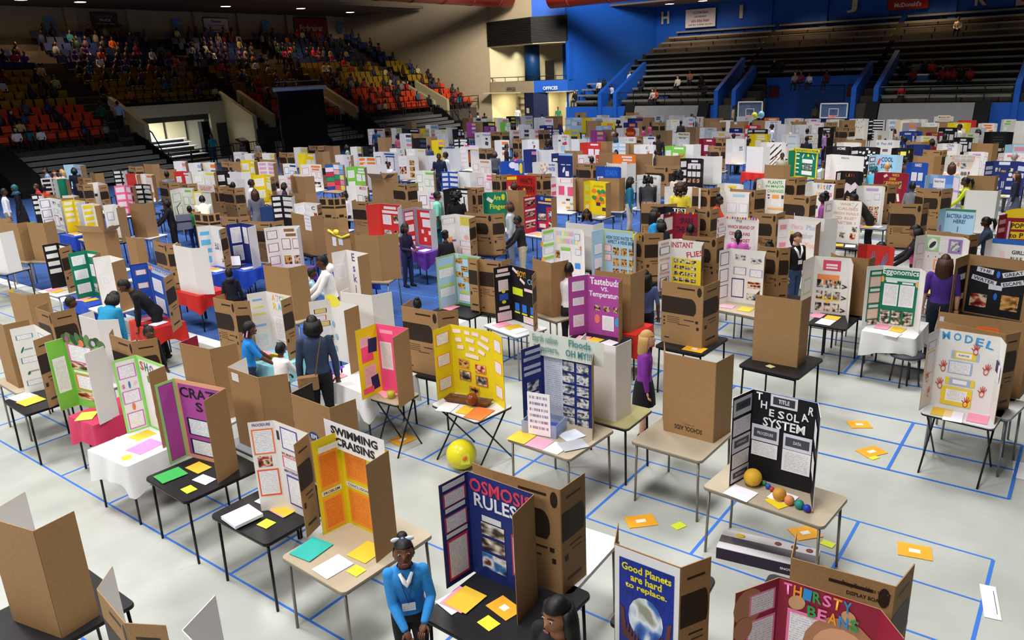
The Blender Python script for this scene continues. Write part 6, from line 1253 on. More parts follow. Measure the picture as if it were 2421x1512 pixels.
def camera():
  c = bpy.data.cameras.new('camera'); c.sensor_width = 36; c.sensor_fit = 'HORIZONTAL'; c.lens = 1827.18301*36/2421; c.clip_end = 300
  o = bpy.data.objects.new('camera', c); COLL.objects.link(o)
  pit, rol, H = .31171068, -.04470581, 4.5609626
  cp, sp, cr, sr = math.cos(pit), math.sin(pit), math.cos(rol), math.sin(rol)
  f = Vector((0, cp, -sp)); u = Vector((0, sp, cp)); r = Vector((1, 0, 0))
  r2 = r*cr+u*sr; u2 = u*cr-r*sr
  M = Matrix((r2, u2, -f)).transposed().to_4x4(); M.translation = (0, 0, H); o.matrix_world = M
  S.camera = o
  S.view_settings.view_transform = 'Standard'; S.view_settings.look = 'None'; S.view_settings.exposure = 0
  S.cycles.max_bounces = 5; S.cycles.diffuse_bounces = 3; S.cycles.glossy_bounces = 2; S.cycles.transparent_max_bounces = 6; S.cycles.use_adaptive_sampling = True; S.cycles.adaptive_threshold = .02
  S.cycles.sample_clamp_indirect = 4; S.cycles.caustics_reflective = False; S.cycles.caustics_refractive = False
# ------------------------------------------------------------------ things on the near tables and floor
def props():
  D = PX
  x, y = D['ball']; t = MB(); t.ball((0, 0, .185), .185, mat('ball_yellow', 'dcd02a', .25), 28, 20); o = t.build('yellow_ball', None, tr(x, y, 0)); tag(o, 'big shiny yellow ball on the floor under the yellow ball photograph board', 'ball')
  d = Vector((-x, -y, 0)).normalized(); a = math.atan2(d.x, -d.y)
  t = MB(); t.quad([(-.05,-.188,.14),(.06,-.184,.13),(.06,-.168,.27),(-.05,-.172,.27)], plain('e0e84a')); q = t.build('note_sheet', o, rz(-a+.35)); t = MB(); t.ball((0,-.18,.215), (.03,.012,.03), plain('e8702a'), 12, 8); t.build('round_sticker', o, rz(-a+.35))
  # long toy-like box on the floor
  x, y, r = D['floorbox']; t = MB(); t.box((-.45,-.17,0),(.45,.17,.12), plain('2b2033')); o = t.build('long_box', None, tr(x, y, 0) @ rz(r)); tag(o, 'long dark purple box with foil and pictured lid on the floor under the beige table', 'box')
  t = MB(); t.box((-.45,-.17,.12),(.45,.17,.126), plain('d8d2d8')); t.box((-.45,-.07,.126),(.45,.05,.128), mat('foil', 'c8c4d0', .25, None, metal=.9)); t.build('lid_panel', o)
  t = MB(); 
  for k in (.1,.3,.48): t.ball((k*.75,.11,.128), (.035,.035,.002), plain('7a4a3a'), 8, 5)
  t.ball((-.28,.1,.128), (.05,.035,.002), plain('e0c82a'), 10, 5); t.build('picture_mark', o)
  put('lettering', text_mesh('SNOW', plain('e8e0e8'), .02), o, .2, -.172, .06, .12, .025)
  # plastic bin and upright notice before the Earthquakes board
  x, y, r = D['bin']; cl = bpy.data.materials.new('clear_plastic'); cl.use_nodes = True; b = cl.node_tree.nodes['Principled BSDF']; b.inputs['Base Color'].default_value = lin('b8c4dc'); b.inputs['Alpha'].default_value = .45; b.inputs['Roughness'].default_value = .15
  t = MB(); 
  for A, B in (((-.21,-.14,0),(.21,.14,.01)), ((-.21,-.14,0),(.21,-.13,.15)), ((-.21,.13,0),(.21,.14,.15)), ((-.21,-.14,0),(-.2,.14,.15)), ((.2,-.14,0),(.21,.14,.15))): t.box(A, B, cl)
  o = t.build('plastic_tub', None, tr(x, y, .732) @ rz(r)); tag(o, 'clear plastic tub with blue contents before the Earthquakes board', 'tub')
  t = MB(); t.box((-.19,-.12,.01),(.19,.12,.06), plain('3a4fa8')); t.build('blue_filling', o)
  o = link('upright_notice', sheet_mesh(typed('w', '6a4a8a', 7, .8)), None, tr(x-.06, y-.13, .732+.26) @ rz(r) @ Matrix.Diagonal((.27, 3, .5, 1))); tag(o, 'white upright notice card leaning on the clear plastic tub', 'notice')
  # wooden tray with polished ball
  x, y, r = D['tray']; wd = mat('wood_dark', '6a4020', .4, 'noise', scale=14, amt=.4)
  t = MB(); t.add([(-.26,-.07,.0),(.26,-.07,0),(.26,.07,0),(-.26,.07,0),(-.3,-.09,.05),(.3,-.09,.05),(.3,.09,.05),(-.3,.09,.05),(-.25,-.07,.02),(.25,-.07,.02),(.25,.07,.02),(-.25,.07,.02)], [(0,3,2,1),(0,1,5,4),(1,2,6,5),(2,3,7,6),(3,0,4,7),(4,5,9,8),(5,6,10,9),(6,7,11,10),(7,4,8,11),(8,9,10,11)], wd)
  o = t.build('wooden_tray', None, tr(x, y, .734) @ rz(r)); tag(o, 'long dark wooden tray at the foot of the yellow ball photograph board', 'tray')
  t = MB(); t.ball((0,0,.075), .075, mat('wood_polished', '7a3c1a', .2), 18, 12); o = t.build('wooden_ball', None, tr(*D['trayball'], .755)); tag(o, 'polished brown wooden ball on the dark wooden tray', 'ball')
  # model planets on a wire
  for i, (px, py, rad, c, lab) in enumerate(D['planets']):
    t = MB(); t.ball((0,0,rad), rad, mat('planet_'+c, c, .5, 'noise', scale=9, amt=.3), 16, 11); o = t.build('model_planet', None, tr(px, py, .732)); tag(o, lab, 'model planet', 'model planets before the SOLAR SYSTEM board')
  # laptop on the blue cloth
  x, y, r = D['laptop']; g = plain('c8ccd4'); t = MB(); t.box((-.17,-.12,0),(.17,.12,.018), plain('3a3a44')); o = t.build('laptop', None, tr(x, y, .742) @ rz(r)); tag(o, 'open laptop with white lit screen on the blue cloth', 'laptop')
  t = MB(); t.box((-.17,.10,.018),(.17,.12,.25), plain('2a2a32')); t.quad([(-.155,.099,.03),(.155,.099,.03),(.155,.099,.238),(-.155,.099,.238)], mat('screen_lit', 'e4e8f4', .4, 'emit', e=.6)); t.build('screen', o)
  # shoulder bag of the person in denim
  x, y, z, r = D['bag']; t = MB(); t.rbox(-.13,-.05,.13,.05,0,.18,.04, mat('bag_tan', '8a6a48', .6, 'noise', scale=30, amt=.3)); o = t.build('shoulder_bag', None, tr(x, y, z) @ rz(r)); tag(o, 'tan patterned shoulder bag hanging at the hip of the denim jacket', 'bag')
  t = MB(); t.tube([(.1,.0,.18),(.16,-.02,.45),(.22,-.02,.68)], .008, plain('6a5030'), 6); t.build('strap', o)
  x, y, r = D['bag2']; t = MB(); t.rbox(-.2,-.08,.2,.08,0,.42,.06, plain('6c7080')); t.box((-.2,-.083,.2),(.2,.083,.24), plain('1c1c24')); o = t.build('shoulder_bag', None, tr(x, y, .75) @ rz(r)); tag(o, 'large grey shoulder bag on the person in black coat', 'bag')
  t = MB(); t.tube([(-.1,0,.42),(-.12,.02,.62),(.0,.04,.74)], .012, plain('1c1c24'), 6); t.build('strap', o)
  x, y, r = D['bluebag']; t = MB(); t.rbox(-.2,-.1,.2,.1,0,.42,.06, plain('27406e')); o = t.build('backpack', None, tr(x, y, .74) @ rz(r)); tag(o, 'blue backpack standing beside the black yellow-strip board', 'bag'); t = MB(); t.tube([(-.08,0,.42),(0,0,.47),(.08,0,.42)], .015, plain('15182a'), 6); t.build('carry_loop', o)
  x, y, r = D['brownbag']; t = MB(); t.rbox(-.2,-.08,.2,.08,0,.28,.06, plain('8a6248')); o = t.build('handbag', None, tr(x, y, .75) @ rz(r)); tag(o, 'brown handbag held by the person in black sweater', 'bag'); t = MB(); t.tube([(-.1,0,.28),(-.02,.0,.52),(.1,0,.28)], .012, plain('5a3a28'), 6); t.build('handle', o)
  for i, (px, py, r, c, lab) in enumerate(D['cups']):
    t = MB(); t.tube([(0,0,0),(0,0,.05),(0,0,.09)], [.045,.05,.052], plain(c), 12); o = t.build('small_cup', None, tr(px, py, .735)); tag(o, lab, 'cup')
  x, y = D['pen']; t = MB(); t.tube([(0,0,.62),(.05,.02,.75)], .02, plain('1a1a1e'), 8); 
  # rack chair under the white cloth table
  x, y = D['chairpad']; t = MB(); t.ball((0,0,.45), (.24,.22,.05), plain('3a3d48'), 16, 8); o = t.build('stool', None, tr(x, y, 0)); tag(o, 'dark padded stool under the white cloth table of the Eggonomics board', 'stool')
  for k in range(4):
    t = MB(); a = PI/4+k*PI/2; t.tube([(.15*math.cos(a),.15*math.sin(a),.44),(.2*math.cos(a),.2*math.sin(a),0)], .012, plain('2a2a2e'), 6); t.build('leg', o)

# ------------------------------------------------------------------ where everything stands
PX = {'ball': (-0.682, 8.396), 'floorbox': (2.343, 6.319, -0.49), 'bin': (0.306, 7.816, -0.49), 'tray': (-0.573, 8.677, -0.445), 'trayball': (-0.524, 8.559), 'planets': [(2.204, 6.456, 0.085, 'e0b030', 'largest yellow model sun before the SOLAR SYSTEM board'), (2.291, 6.491, 0.02, 'e8703a', 'tiny orange model planet next to the model sun'), (2.31, 6.449, 0.025, '3a9a5a', 'small green model planet next to the model sun'), (2.328, 6.383, 0.026, '2a5ac0', 'small blue model planet on the wire'), (2.347, 6.335, 0.022, 'b83a3a', 'small red model planet on the wire'), (2.361, 6.175, 0.062, 'c8923a', 'tan model planet in the middle of the wire'), (2.423, 6.096, 0.045, 'd88a5a', 'peach ringed model planet on the wire'), (2.488, 6.024, 0.042, '2a8a80', 'teal model planet near the table end'), (2.535, 5.968, 0.035, '2a3fb0', 'deep blue model planet near the table end'), (2.578, 5.957, 0.014, 'd88a80', 'tiny pink model planet at the wire end')], 'laptop': (-6.018, 16.427, 0.008), 'bag': (-2.627, 9.16, 0.8, 0.265), 'bag2': (-8.984, 21.407, 0.41), 'bluebag': (-6.887, 22.232, 0.0), 'brownbag': (3.823, 20.622, -0.181), 'cups': [(-1.551, 8.932, 0, 'b8b03a', 'small olive cup on the small patterned tray table')], 'pen': (0, 0), 'chairpad': (5.638, 10.314)}
SEATPX = {(1604, 178): (25.002, 2.55, 53.22), (1550, 205): (25.973, 1.75, 51.62), (1660, 178): (23.216, 2.55, 53.22), (1545, 203): (26.138, 1.75, 51.62), (1417, 183): (31.492, 2.55, 53.22), (1430, 178): (31.011, 2.55, 53.22), (1448, 190): (29.9, 2.15, 52.42), (1632, 168): (24.472, 2.95, 54.02), (1668, 192): (22.607, 2.15, 52.42), (1833, 138): (18.705, 3.35, 54.82), (1852, 135): (18.168, 3.35, 54.82), (1896, 160): (16.396, 2.55, 53.22), (1917, 160): (15.835, 2.55, 53.22), (1957, 162): (14.783, 2.55, 53.22), (1882, 165): (16.765, 2.55, 53.22), (2140, 148): (10.48, 2.95, 54.02), (2162, 150): (9.812, 2.55, 53.22), (2188, 145): (9.371, 2.95, 54.02), (2205, 142): (8.991, 2.95, 54.02), (2232, 152): (8.231, 2.55, 53.22), (2243, 152): (7.989, 2.55, 53.22), (2258, 155): (7.652, 2.55, 53.22), (2276, 145): (7.291, 2.55, 53.22), (2298, 148): (6.811, 2.55, 53.22), (2135, 200): (10.001, 1.75, 51.62), (2268, 38): (8.572, 5.35, 58.82), (1520, 180): (27.812, 2.55, 53.22), (1490, 165): (29.292, 2.95, 54.02), (1360, 225): (32.663, 1.75, 51.62)}
BOARDS = [
(-3.66,4.86,2.71,.54,.29,.35,1.45,1.44,'w','k','n','','plain brown cardboard board seen from behind on a black table, white inside','big brown corner board','',182),
(-2.46,3.89,2.35,.46,.25,.23,.65,.71,'w','p','n','','printed brown board back with yellow-edged white inside panel cut by the frame','yellow-edged inside board','black',162),
(-1.77,3.48,2.37,.46,.22,.31,1.16,1.06,'w','w','n','','pale grey panel tip poking up from below the frame','pale panel tip','black',126),
(-2.01,6.27,-.67,.49,.23,.22,.8,1.23,'w','p','candy','Candy\nCrystals','white board about candy crystals with orange and purple framed papers on black table','candy crystals board','',144),
(-1.31,5.93,-.68,.63,.27,.28,1.45,1.45,'y','k','swim','','yellow board with orange papers under a white SWIMMING CRAISINS header card','SWIMMING CRAISINS board','',181),
(-.15,5.13,-.66,.63,.29,.31,1.45,1.45,'b','k','osmo','','dark blue board titled OSMOSIS RULES in red and white letters','OSMOSIS RULES board','',205),
(.05,5.15,2.55,.59,.31,.22,1.45,.12,'k','p','n','','printed brown board back on a white table behind the OSMOSIS RULES board','printed back behind OSMOSIS','',228),
(.78,4.15,2.48,.46,.23,.24,1.1,1.15,'k','p','poster','','printed brown board back carrying a blue Good Planets are hard to replace poster','Good Planets poster board','',221),
(1.74,3.71,-.61,.55,.32,.23,1.01,.9,'m','k','beans','','maroon board titled THIRSTY BEANS in colourful cut-out letters','THIRSTY BEANS board','maroonfar',397),
(1.9,3.9,2.57,.58,.29,.3,1.34,1.45,'k','p','idea','','printed brown board back standing behind the THIRSTY BEANS board','printed back behind THIRSTY BEANS','black',290),
(2.45,6.45,-.68,.59,.3,.31,1.33,1.2,'x','w','solar','','black board titled THE SOLAR SYSTEM in white letters on beige table','SOLAR SYSTEM board','',206),
(1.84,7.52,2.47,.57,.35,.34,1.45,1.06,'k','k','school','','brown board back with upside-down lettering near its foot on beige table','upside-down lettering board','',160),
(3.44,9.51,2.49,.59,.27,.22,1.45,1.45,'k','k','n','','plain brown board back alone on a black card table with a small card','lone brown board back','',126),
(2.4,10.38,2.46,.63,.42,.22,1.45,1.4,'k','p','n','','printed brown board back on black table below the INSTANT FLIES board','printed back below INSTANT FLIES','',114),
(3.87,12.21,-.6,.58,.26,.42,1.19,1.34,'w','p','sx','','white board with grey boat photographs and thin framed papers on beige table','grey boat photograph board','',108),
(4.95,11.49,-.53,.51,.42,.42,1.32,1.36,'w','k','arrows','','white board with pink and orange panels and three black arrows','black arrow board','',123),
(5.23,11.42,2.41,.46,.22,.22,1.45,.81,'k','k','n','','brown strip of a cardboard board back standing behind the black arrow board','','black',34),
(5.63,10.73,-.61,.48,.25,.22,.74,1.11,'w','w','egg','','white board with green scalloped panel titled Eggonomics','Eggonomics board','',132),
(5.41,8.37,2.47,.92,.22,.22,1.45,1.45,'k','k','tag','','wide brown board back with small orange tag and grey label at the corner','orange tag board','white',228),
(5.14,7.97,2.29,.49,.22,.22,1.21,.19,'k','p','n','','printed brown board back standing close behind the MODEL board','printed back behind MODEL','white',160),
(7.21,11,-.82,.81,.42,.42,1.45,1.24,'k','k','water','','brown board with black sheet titled THE GREAT WATER ESCAPE','GREAT WATER ESCAPE board','black',180),
(4.97,7.89,-.67,.58,.27,.24,1.34,1.24,'w','k','model','','white board titled MODEL with seven red paper hands','MODEL board','',184),
(.59,7.99,-.61,.65,.31,.28,1.29,1.13,'b','k','earth','','dark blue board with photo strips under pale Earthquakes Floods Disasters header','Earthquakes board','',170),
(.94,8.1,2.49,.46,.29,.22,1.45,1.35,'w','w','n','','white board back standing behind the Earthquakes board','white back behind Earthquakes','green',86),
(1.38,10.93,-.63,.57,.32,.24,1,1.31,'v','k','taste','','bright purple board titled Tastebuds VS. Temperature','Tastebuds board','black',127),
(1.53,11.17,2.52,.6,.37,.22,1.45,1.45,'k','k','n','','plain brown board back standing on red cloth beside the Tastebuds board','brown back on red cloth','red',111),
(2.09,14.23,-.7,.72,.35,.28,1.45,1.22,'l','w','fish','','light blue board asking HOW DOES WATER TEMP AFFECT A FISHS BREA','fish temperature board','black',98),
(1.15,14.65,-.59,.58,.34,.33,1.27,.9,'w','k','orang','','white board with pastel letter squares, green strips and orange slices','pastel letter square board','white',101),
(1.41,15.05,2.48,.63,.31,.22,1.39,1.34,'w','w','n','','white board back in front of person in blue shirt with glasses','white back below yellow juice board','black',88),
(-1.48,9.05,-.53,.5,.35,.37,1.45,1.45,'y','k','pinky','','yellow and hot pink board with navy squares on small tray table','yellow and hot pink board','',121),
(-.5,8.83,-.61,.63,.3,.25,1.45,.49,'y','k','ball','','yellow board with orange framed papers and ball photographs','yellow ball photograph board','',158),
(-1.21,9.72,2.55,.61,.27,.33,.87,1.3,'k','p','n','','printed brown board back standing behind the yellow and hot pink board','printed back with dark screen patch','black',133),
(-.7,12.75,-.68,.59,.42,.27,1.45,1.14,'l','k','aqua','','light blue board with yellow-green labels and food photographs','light blue food photograph board','black',104),
(-.32,12.31,2.59,.46,.22,.22,1.45,.12,'k','p','n','','printed brown board back between the light blue food board and the BOY board','','black',41),
(.21,11.67,-.91,.6,.32,.3,1.41,.9,'x','p','boy','BOY!','black board titled BOY! CO with yellow and blue patches','BOY! board','white',99),
(.52,12.09,2.23,.46,.33,.22,1.45,.86,'k','k','n','','plain brown board back standing behind the BOY! board','','beige',74),
(-1.97,6.84,2.44,.61,.28,.3,1.45,1.39,'x','k','logo','','brown board back with a blue oval emblem and black inside','blue oval emblem board','grey',148),
(-2.88,7.68,2.46,.57,.29,.3,.99,1.28,'w','k','wtag','','brown board back with small white label beside person in denim jacket','white label brown board','grey',141),
(-2.3,10.21,-.68,.6,.29,.28,1.07,1.45,'w','k','sun','','white board with yellow sun and water drops on white cloth','yellow sun board','',117),
(-3.36,10.8,-.63,.58,.27,.23,1.12,1.38,'w','p','catch','CATCH','white board with pastel ATCH letters and blue headings','pastel CATCH board','aqua',106),
(-3.87,12.51,2.65,.57,.31,.22,1.15,1.45,'k','k','n','','plain brown board back behind the pastel CATCH board','brown back behind CATCH','beige',102),
(-4.09,10.61,2.56,.46,.22,.22,.58,1.45,'k','p','n','','printed brown board back beside the red cloth table','printed back by red cloth','black',79),
(-2.68,13.4,-.7,.61,.3,.28,1.45,1.45,'w','k','esk','','white board with vertical purple letters beside tall brown carton','vertical purple letter board','beige',63),
(-2.2,10.61,2.65,.56,.3,.23,1.05,1.45,'w','w','n','','white board back below the tall brown carton beside white hooded person','white back by hooded person','grey',120),
(-6.22,14.53,2.48,.64,.3,.28,.68,.83,'w','w','n','','white board back standing on red cloth with small dark mark','white back on red cloth','red',81),
(-3.75,8.62,2.59,.55,.31,.28,1.19,1.45,'m','k','n','','brown board back with maroon inside below the red cloth table','maroon-lined brown board','white',136),
(-3.25,7.42,-.48,.74,.22,.32,1.45,1.45,'v','k','crazy','CRAZY','purple board titled CRAZY with rainbow tinsel border on black table','CRAZY board','',130),
(-4.09,8.19,-.68,.64,.26,.22,1.43,1.35,'w','k','sho','','white board with green border and SHO letters on white cloth','green bordered SHO board','',125),
(-5.24,8.97,-.5,.8,.22,.29,1.45,1.45,'g','w','leaf','','lime green board with garland of leaves and food photographs','leaf garland board','',119),
(-6.08,9.57,-.76,.66,.28,.26,1.45,1.16,'w','p','bottle','','white board with four framed papers and small green bottles','green bottle board','',97),
(-6.93,9.99,2.44,.46,.3,.22,1.45,.54,'w','k','n','','brown board back at the edge behind the green bottle board','brown edge board','beige',74),
(-6.58,10.47,2.46,.51,.31,.25,1.45,1.04,'k','p','n','','printed brown board back behind the leaf garland board','printed back behind leaf garland','black',88),
(-7.55,11.5,2.58,.54,.29,.26,.96,.7,'y','k','n','','brown board back with yellow inside beside the printed carton','yellow-lined brown board','black',95),
(-5.71,10,2.53,.47,.28,.22,.62,1.45,'w','w','n','','white board back below person in teal top','white back below teal top','white',93),
(-4.83,9.06,2.48,.56,.28,.22,1.04,.65,'k','p','n','','printed brown board back in front of person with braids peeking over','printed back under red cloth board','white',113),
(-5.94,12.85,-.82,1.15,.29,.41,1.31,.72,'u','p','vac','','royal blue board with pale header and large white papers on red cloth','royal blue board on red cloth','red',132),
(-7.14,13.84,-.71,.59,.28,.29,1.3,1.2,'w','k','dots','','white board with pale blue circle beside the royal blue board','pale blue circle board','white',74),
(-7.9,14.48,-.56,.46,.33,.42,1.45,.87,'t','k','sy','','teal board with white papers and yellow headings on blue cloth','teal board on blue cloth','blue',72),
(-8.91,15.34,-.64,.55,.28,.3,1.43,1.19,'x','p','ly','','black board with white and yellow label strips at the blue carpet','black strip board near teal board','white',66),
(-11.55,17.07,2.75,.79,.3,.42,1.45,.45,'w','w','n','','white board back cut by the frame edge on grey table','white edge board','grey',80),
(-11.73,18.27,2.63,.46,.24,.22,1.45,1.07,'k','k','n','','brown board back with small blue marks on beige table near frame edge','blue mark brown board','beige',48),
(-11.07,18.09,2.91,.46,.31,.27,1.45,1.45,'g','k','n','','brown board back with lime green lined inside on beige table','lime-lined brown board','beige',54),
(-12.53,19.09,2.43,.38,.19,.19,.89,.82,'k','k','n','','brown board back cut by the frame edge with white sheet','','beige',33),
(-12.86,22.22,-.72,.81,.31,.36,1.45,.48,'w','w','sx','','white board with two grey framed papers and a brown photo collage','brown collage board','grey',53),
(-13.93,23.35,-.63,.37,.18,.18,.93,.69,'x','w','l','','black and white board standing behind the brown collage board','','beige',29),
(-11.9,21.66,-.65,.7,.29,.35,1.45,1.1,'y','w','lx','','yellow board with black framed label strips on blue cloth','black framed yellow board','blue',53),
(-10.97,20.8,-.76,.61,.28,.22,1.45,1.16,'w','k','ly','','white board with pale yellow-green text strips','yellow-green strip board','beige',46),
(-10.17,20.38,-.79,.76,.27,.24,1.3,1.34,'w','k','apple','','white board with red arch mark and green apple','green apple board','black',52),
(-8.93,16.54,2.77,.64,.31,.41,1.44,1.25,'k','k','flap','','tall brown board back with folded tan top flaps','tan flap carton','white',82),
(-13.14,25.53,-.83,.99,.31,.28,1.45,1.45,'w','p','lab','','white board with one dark label block in front of bleachers','dark label block board','white',46),
(-15.88,27.64,-.75,.66,.33,.33,1.01,.77,'w','w','lx','','white open board with grey text lines near the bleachers','grey text line board','grey',40),
(-15.25,27.26,-.71,.43,.21,.21,1.08,.86,'t','k','n','','green board with white mound shape near the bleachers','green mound board','black',28),
(-14.27,29.44,-.74,.55,.28,.28,.98,.91,'x','w','l','','narrow black and white strip board against the dark bleachers','','black',33),
(-13.12,22.59,2.45,.95,.37,.37,.68,1.03,'k','k','n','','plain brown board back beside the brown collage board','','beige',83),
(-11.82,24.58,-.61,.6,.3,.3,1.05,.83,'n','x','ln','','hot pink and black striped board','pink and black striped board','black',50),
(-17.53,32.51,-.59,.93,.37,.37,.85,1.06,'l','k','sign','','pale blue standing poster board at the foot of the bleachers','pale blue poster','white',51),
(-11.35,24.7,-.58,.46,.23,.23,.7,.72,'x','k','lg','','black board with green headed white strips','black and green strip board','black',38),
(-12.52,27.65,-.63,.64,.32,.32,.79,.88,'w','k','ro','','white board with orange sun shape','orange sun board','white',46),
(-14.2,31.32,2.5,.57,.29,.29,1.04,.95,'k','k','n','','plain brown board back behind the orange sun board','','grey',37),
(-11.35,28.01,-.62,.59,.29,.29,.73,1.02,'r','w','bw','','red board with one big white paper','red one-paper board','grey',42),
(-10.43,27.68,-.56,.74,.37,.37,1.04,.9,'w','k','sy','','white topped board with yellow strip and blue picture','','grey',58),
(-9.68,27.67,-.61,.63,.31,.31,.75,1.01,'x','w','q','','black display board in front of the yellow framed board','','white',48),
(-10.96,25.08,2.4,.69,.35,.35,.92,.68,'k','p','n','','printed brown board back in front of the red one-paper board','','black',50),
(-9.52,23.32,-.3,.46,.42,.28,1.45,1.06,'w','w','sg','','pale grey-white board with small paper squares','','black',53),
(-8.56,22.41,-.56,.54,.27,.27,.87,1.08,'w','k','giraf','','white and yellow board beneath a pale red-lettered sign','red-lettered sign board','black',53),
(-8.18,23.01,2.44,.62,.28,.22,.93,1.45,'k','p','n','','printed brown board back beside the red-lettered sign board','','grey',50),
(-7.3,18.41,2.58,.52,.27,.22,1.16,1.45,'k','c','n','','carton board with black panels behind person in cream jacket','black panel carton by cream jacket','black',61),
(-6.38,17.73,2.75,.51,.25,.22,1,1.45,'k','p','n','','printed brown board back behind the sky blue rectangle board','','white',67),
(-9.83,20.55,2.72,.46,.3,.23,1.19,.88,'k','k','n','','tall plain brown board back beside person in dark coat with bag','brown back by dark coat','white',56),
(-6.88,15.08,2.39,.58,.29,.29,.75,.83,'k','p','n','','printed brown board back beside the white back on red cloth','','black',66),
(-7.73,15.68,2.51,.36,.18,.18,.73,.68,'k','k','n','','brown board back below tall tan-flap carton','','white',43),
(-6.25,16.57,-.65,.59,.27,.26,1.1,1.14,'w','p','aqs','','white board with sky blue rectangles beside laptop table','sky blue rectangle board','blue',69),
(-5.64,16.71,-.69,.55,.31,.33,1.21,1.11,'b','w','sb','','blue scalloped board with large white papers behind laptop','blue scalloped board','blue',68),
(-4.63,16.23,-.03,.46,.3,.41,.6,1.45,'w','w','sp','','white board with framed papers and small dark photographs','small dark photograph board','purple',77),
(-5.38,16.9,2.83,.5,.26,.22,1.03,.54,'k','p','n','','printed brown board back behind the small dark photograph board','','white',78),
(-5.86,20.81,-.58,.52,.26,.26,.79,1.06,'x','w','ly','','black board with white and yellow strips beside blue bag','black yellow-strip board','black',55),
(-5.68,21.09,2.57,.62,.31,.31,.82,.86,'k','k','n','','plain brown board back behind the pale blue heading board','','black',66),
(-4.84,19.31,-.58,.59,.31,.31,1.42,1.1,'w','p','sb','','white board with pale blue heading behind person with blonde hair','pale blue heading board','white',64),
(-4.72,17.65,2.32,.94,.27,.22,1.45,.6,'k','k','sheet','','brown board back with white printed sheet clipped on top','clipped sheet board','black',74),
(-4.65,20.02,2.75,.46,.29,.31,.65,1.16,'k','c','n','','kraft carton board with black printed top','black-topped carton board','white',60),
(-4.07,22.06,-.65,.53,.27,.27,.93,.91,'w','p','redt','MUCH','white board with HOW MUCH in red letters','red MUCH board','grey',53),
(-3.63,19.19,2.62,.55,.31,.22,1.08,1.38,'k','p','n','','printed brown board back in front of the red MUCH board','','beige',68),
(-2.79,18.52,-.64,.71,.35,.42,1.05,1.02,'r','w','rq','','bright red board with white papers','bright red board','grey',83),
(-3.86,23.5,2.5,.54,.27,.27,.92,1.06,'k','k','flap','','tall brown carton board with open top flaps','open flap carton','grey',51),
(-6.68,25.05,2.49,.66,.33,.33,.84,.96,'k','k','n','','plain brown board back beside the blue ribbon board','','black',56),
(-3.39,15.4,2.38,.71,.22,.22,1.45,.12,'k','k','ribbon','','brown board back draped with yellow ribbon','yellow ribbon board','blue',60),
(-2.75,14.83,2.85,.51,.39,.22,.71,1.45,'k','k','n','','wide plain brown board back below the bright red board','brown back below bright red','beige',103),
(-7.74,25.69,-.94,.92,.39,.29,1.45,.84,'y','p','sv','','yellow board with purple edged white papers','purple-edged yellow board','beige',45),
(-6.96,25.29,-.71,.47,.24,.24,.79,1.07,'w','k','sn','','white board with blue ribbon and pink papers','blue ribbon board','grey',37),
(-7.84,29.05,-.67,.45,.22,.22,.91,.67,'w','p','sb2','','white board with navy cut shapes','navy shape board','white',32),
(-6.87,28.47,-.63,.64,.32,.32,.93,.69,'w','k','so','','white board with olive green shapes','olive shape board','white',50),
(-5.93,28.01,-.63,.59,.29,.29,.86,.95,'u','k','tile','','board of red, green and blue coloured squares','coloured square board','beige',46),
(-4.97,26.99,-.68,.6,.3,.3,.96,.97,'g','k','sg','','white board with green border and small papers','green bordered small paper board','white',48),
(-8.87,29.96,-.75,.72,.36,.36,.69,.95,'w','s','l2','','white board with black words down the middle','black word column board','grey',45),
(-9.33,27.11,2.58,.61,.3,.3,.77,.85,'w','w','n','','white board back in front of the yellow framed board','','grey',49),
(-8.49,25.06,2.51,.45,.23,.23,.8,.82,'w','w','n','','white board back beside the purple-edged yellow board','','black',37),
(-11.53,35.02,-.69,.6,.3,.3,.82,.91,'w','w','s','','white board with black corner drawings beside the lectern','corner drawing board','black',34),
(-9.49,33.87,2.43,.59,.3,.3,.74,.85,'k','p','n','','printed carton board in front of the tall black screen','','grey',35),
(-8.1,32.9,-.69,.64,.32,.32,1.01,.85,'y','w','yl','','yellow board with orange lettered strip near black screen','yellow board near black screen','white',40),
(-6.26,31.53,-.72,.64,.32,.32,1,1.01,'w','k','sb','','white display board with navy papers behind the coloured square board','','black',42),
(-5.14,30.22,-.63,.57,.28,.28,1,.81,'w','k','lo','','white board with orange strips','orange strip board','white',42),
(-9.88,30.97,-.73,.65,.33,.33,.79,1,'y','k','sy','','white board in a bright yellow frame','yellow framed board','black',40),
(-9.49,31.11,2.44,.63,.31,.31,.81,.84,'k','k','n','','plain brown board back beside the black word column board','','black',40),
(-6.54,28.87,2.47,.57,.29,.29,.83,1.05,'k','p','n','','printed brown board back beside the coloured square board','','black',42),
(-7.32,46.84,-.58,.87,.37,.37,1.08,.85,'w','p','sr','','white board with pink and red letters beside person in blue','red letter board','grey',40),
(-5.05,45.02,-.71,.95,.37,.37,.69,.91,'x','p','yt','','black board with yellow lettering','','beige',46),
(-3.3,43.74,-.58,.57,.28,.28,1.04,.9,'w','k','by','','pale board with yellow framed paper','pale yellow frame board','beige',31),
(-2.34,43.52,-.7,.55,.27,.27,.94,.88,'x','k','flame','FLAME','black board with pale pink lettering','FLAME board','white',28),
(-1.89,36.99,-.63,.55,.27,.27,1.02,.68,'x','p','l','','black display board in front of the FLAME board','','black',37),
(-4.37,33.35,-.7,.56,.28,.28,.78,.88,'w','k','sb','','white display board with navy papers beside the bubble writing board','','black',37),
(-3.47,32.71,-.67,.71,.35,.35,.86,.99,'w','x','s','','white board with black top edge','black top edge board','grey',49),
(-4.64,31.91,-.73,.95,.37,.37,.69,1.07,'w','w','blue2','','white board with faint blue bubble writing','bubble writing board','grey',61),
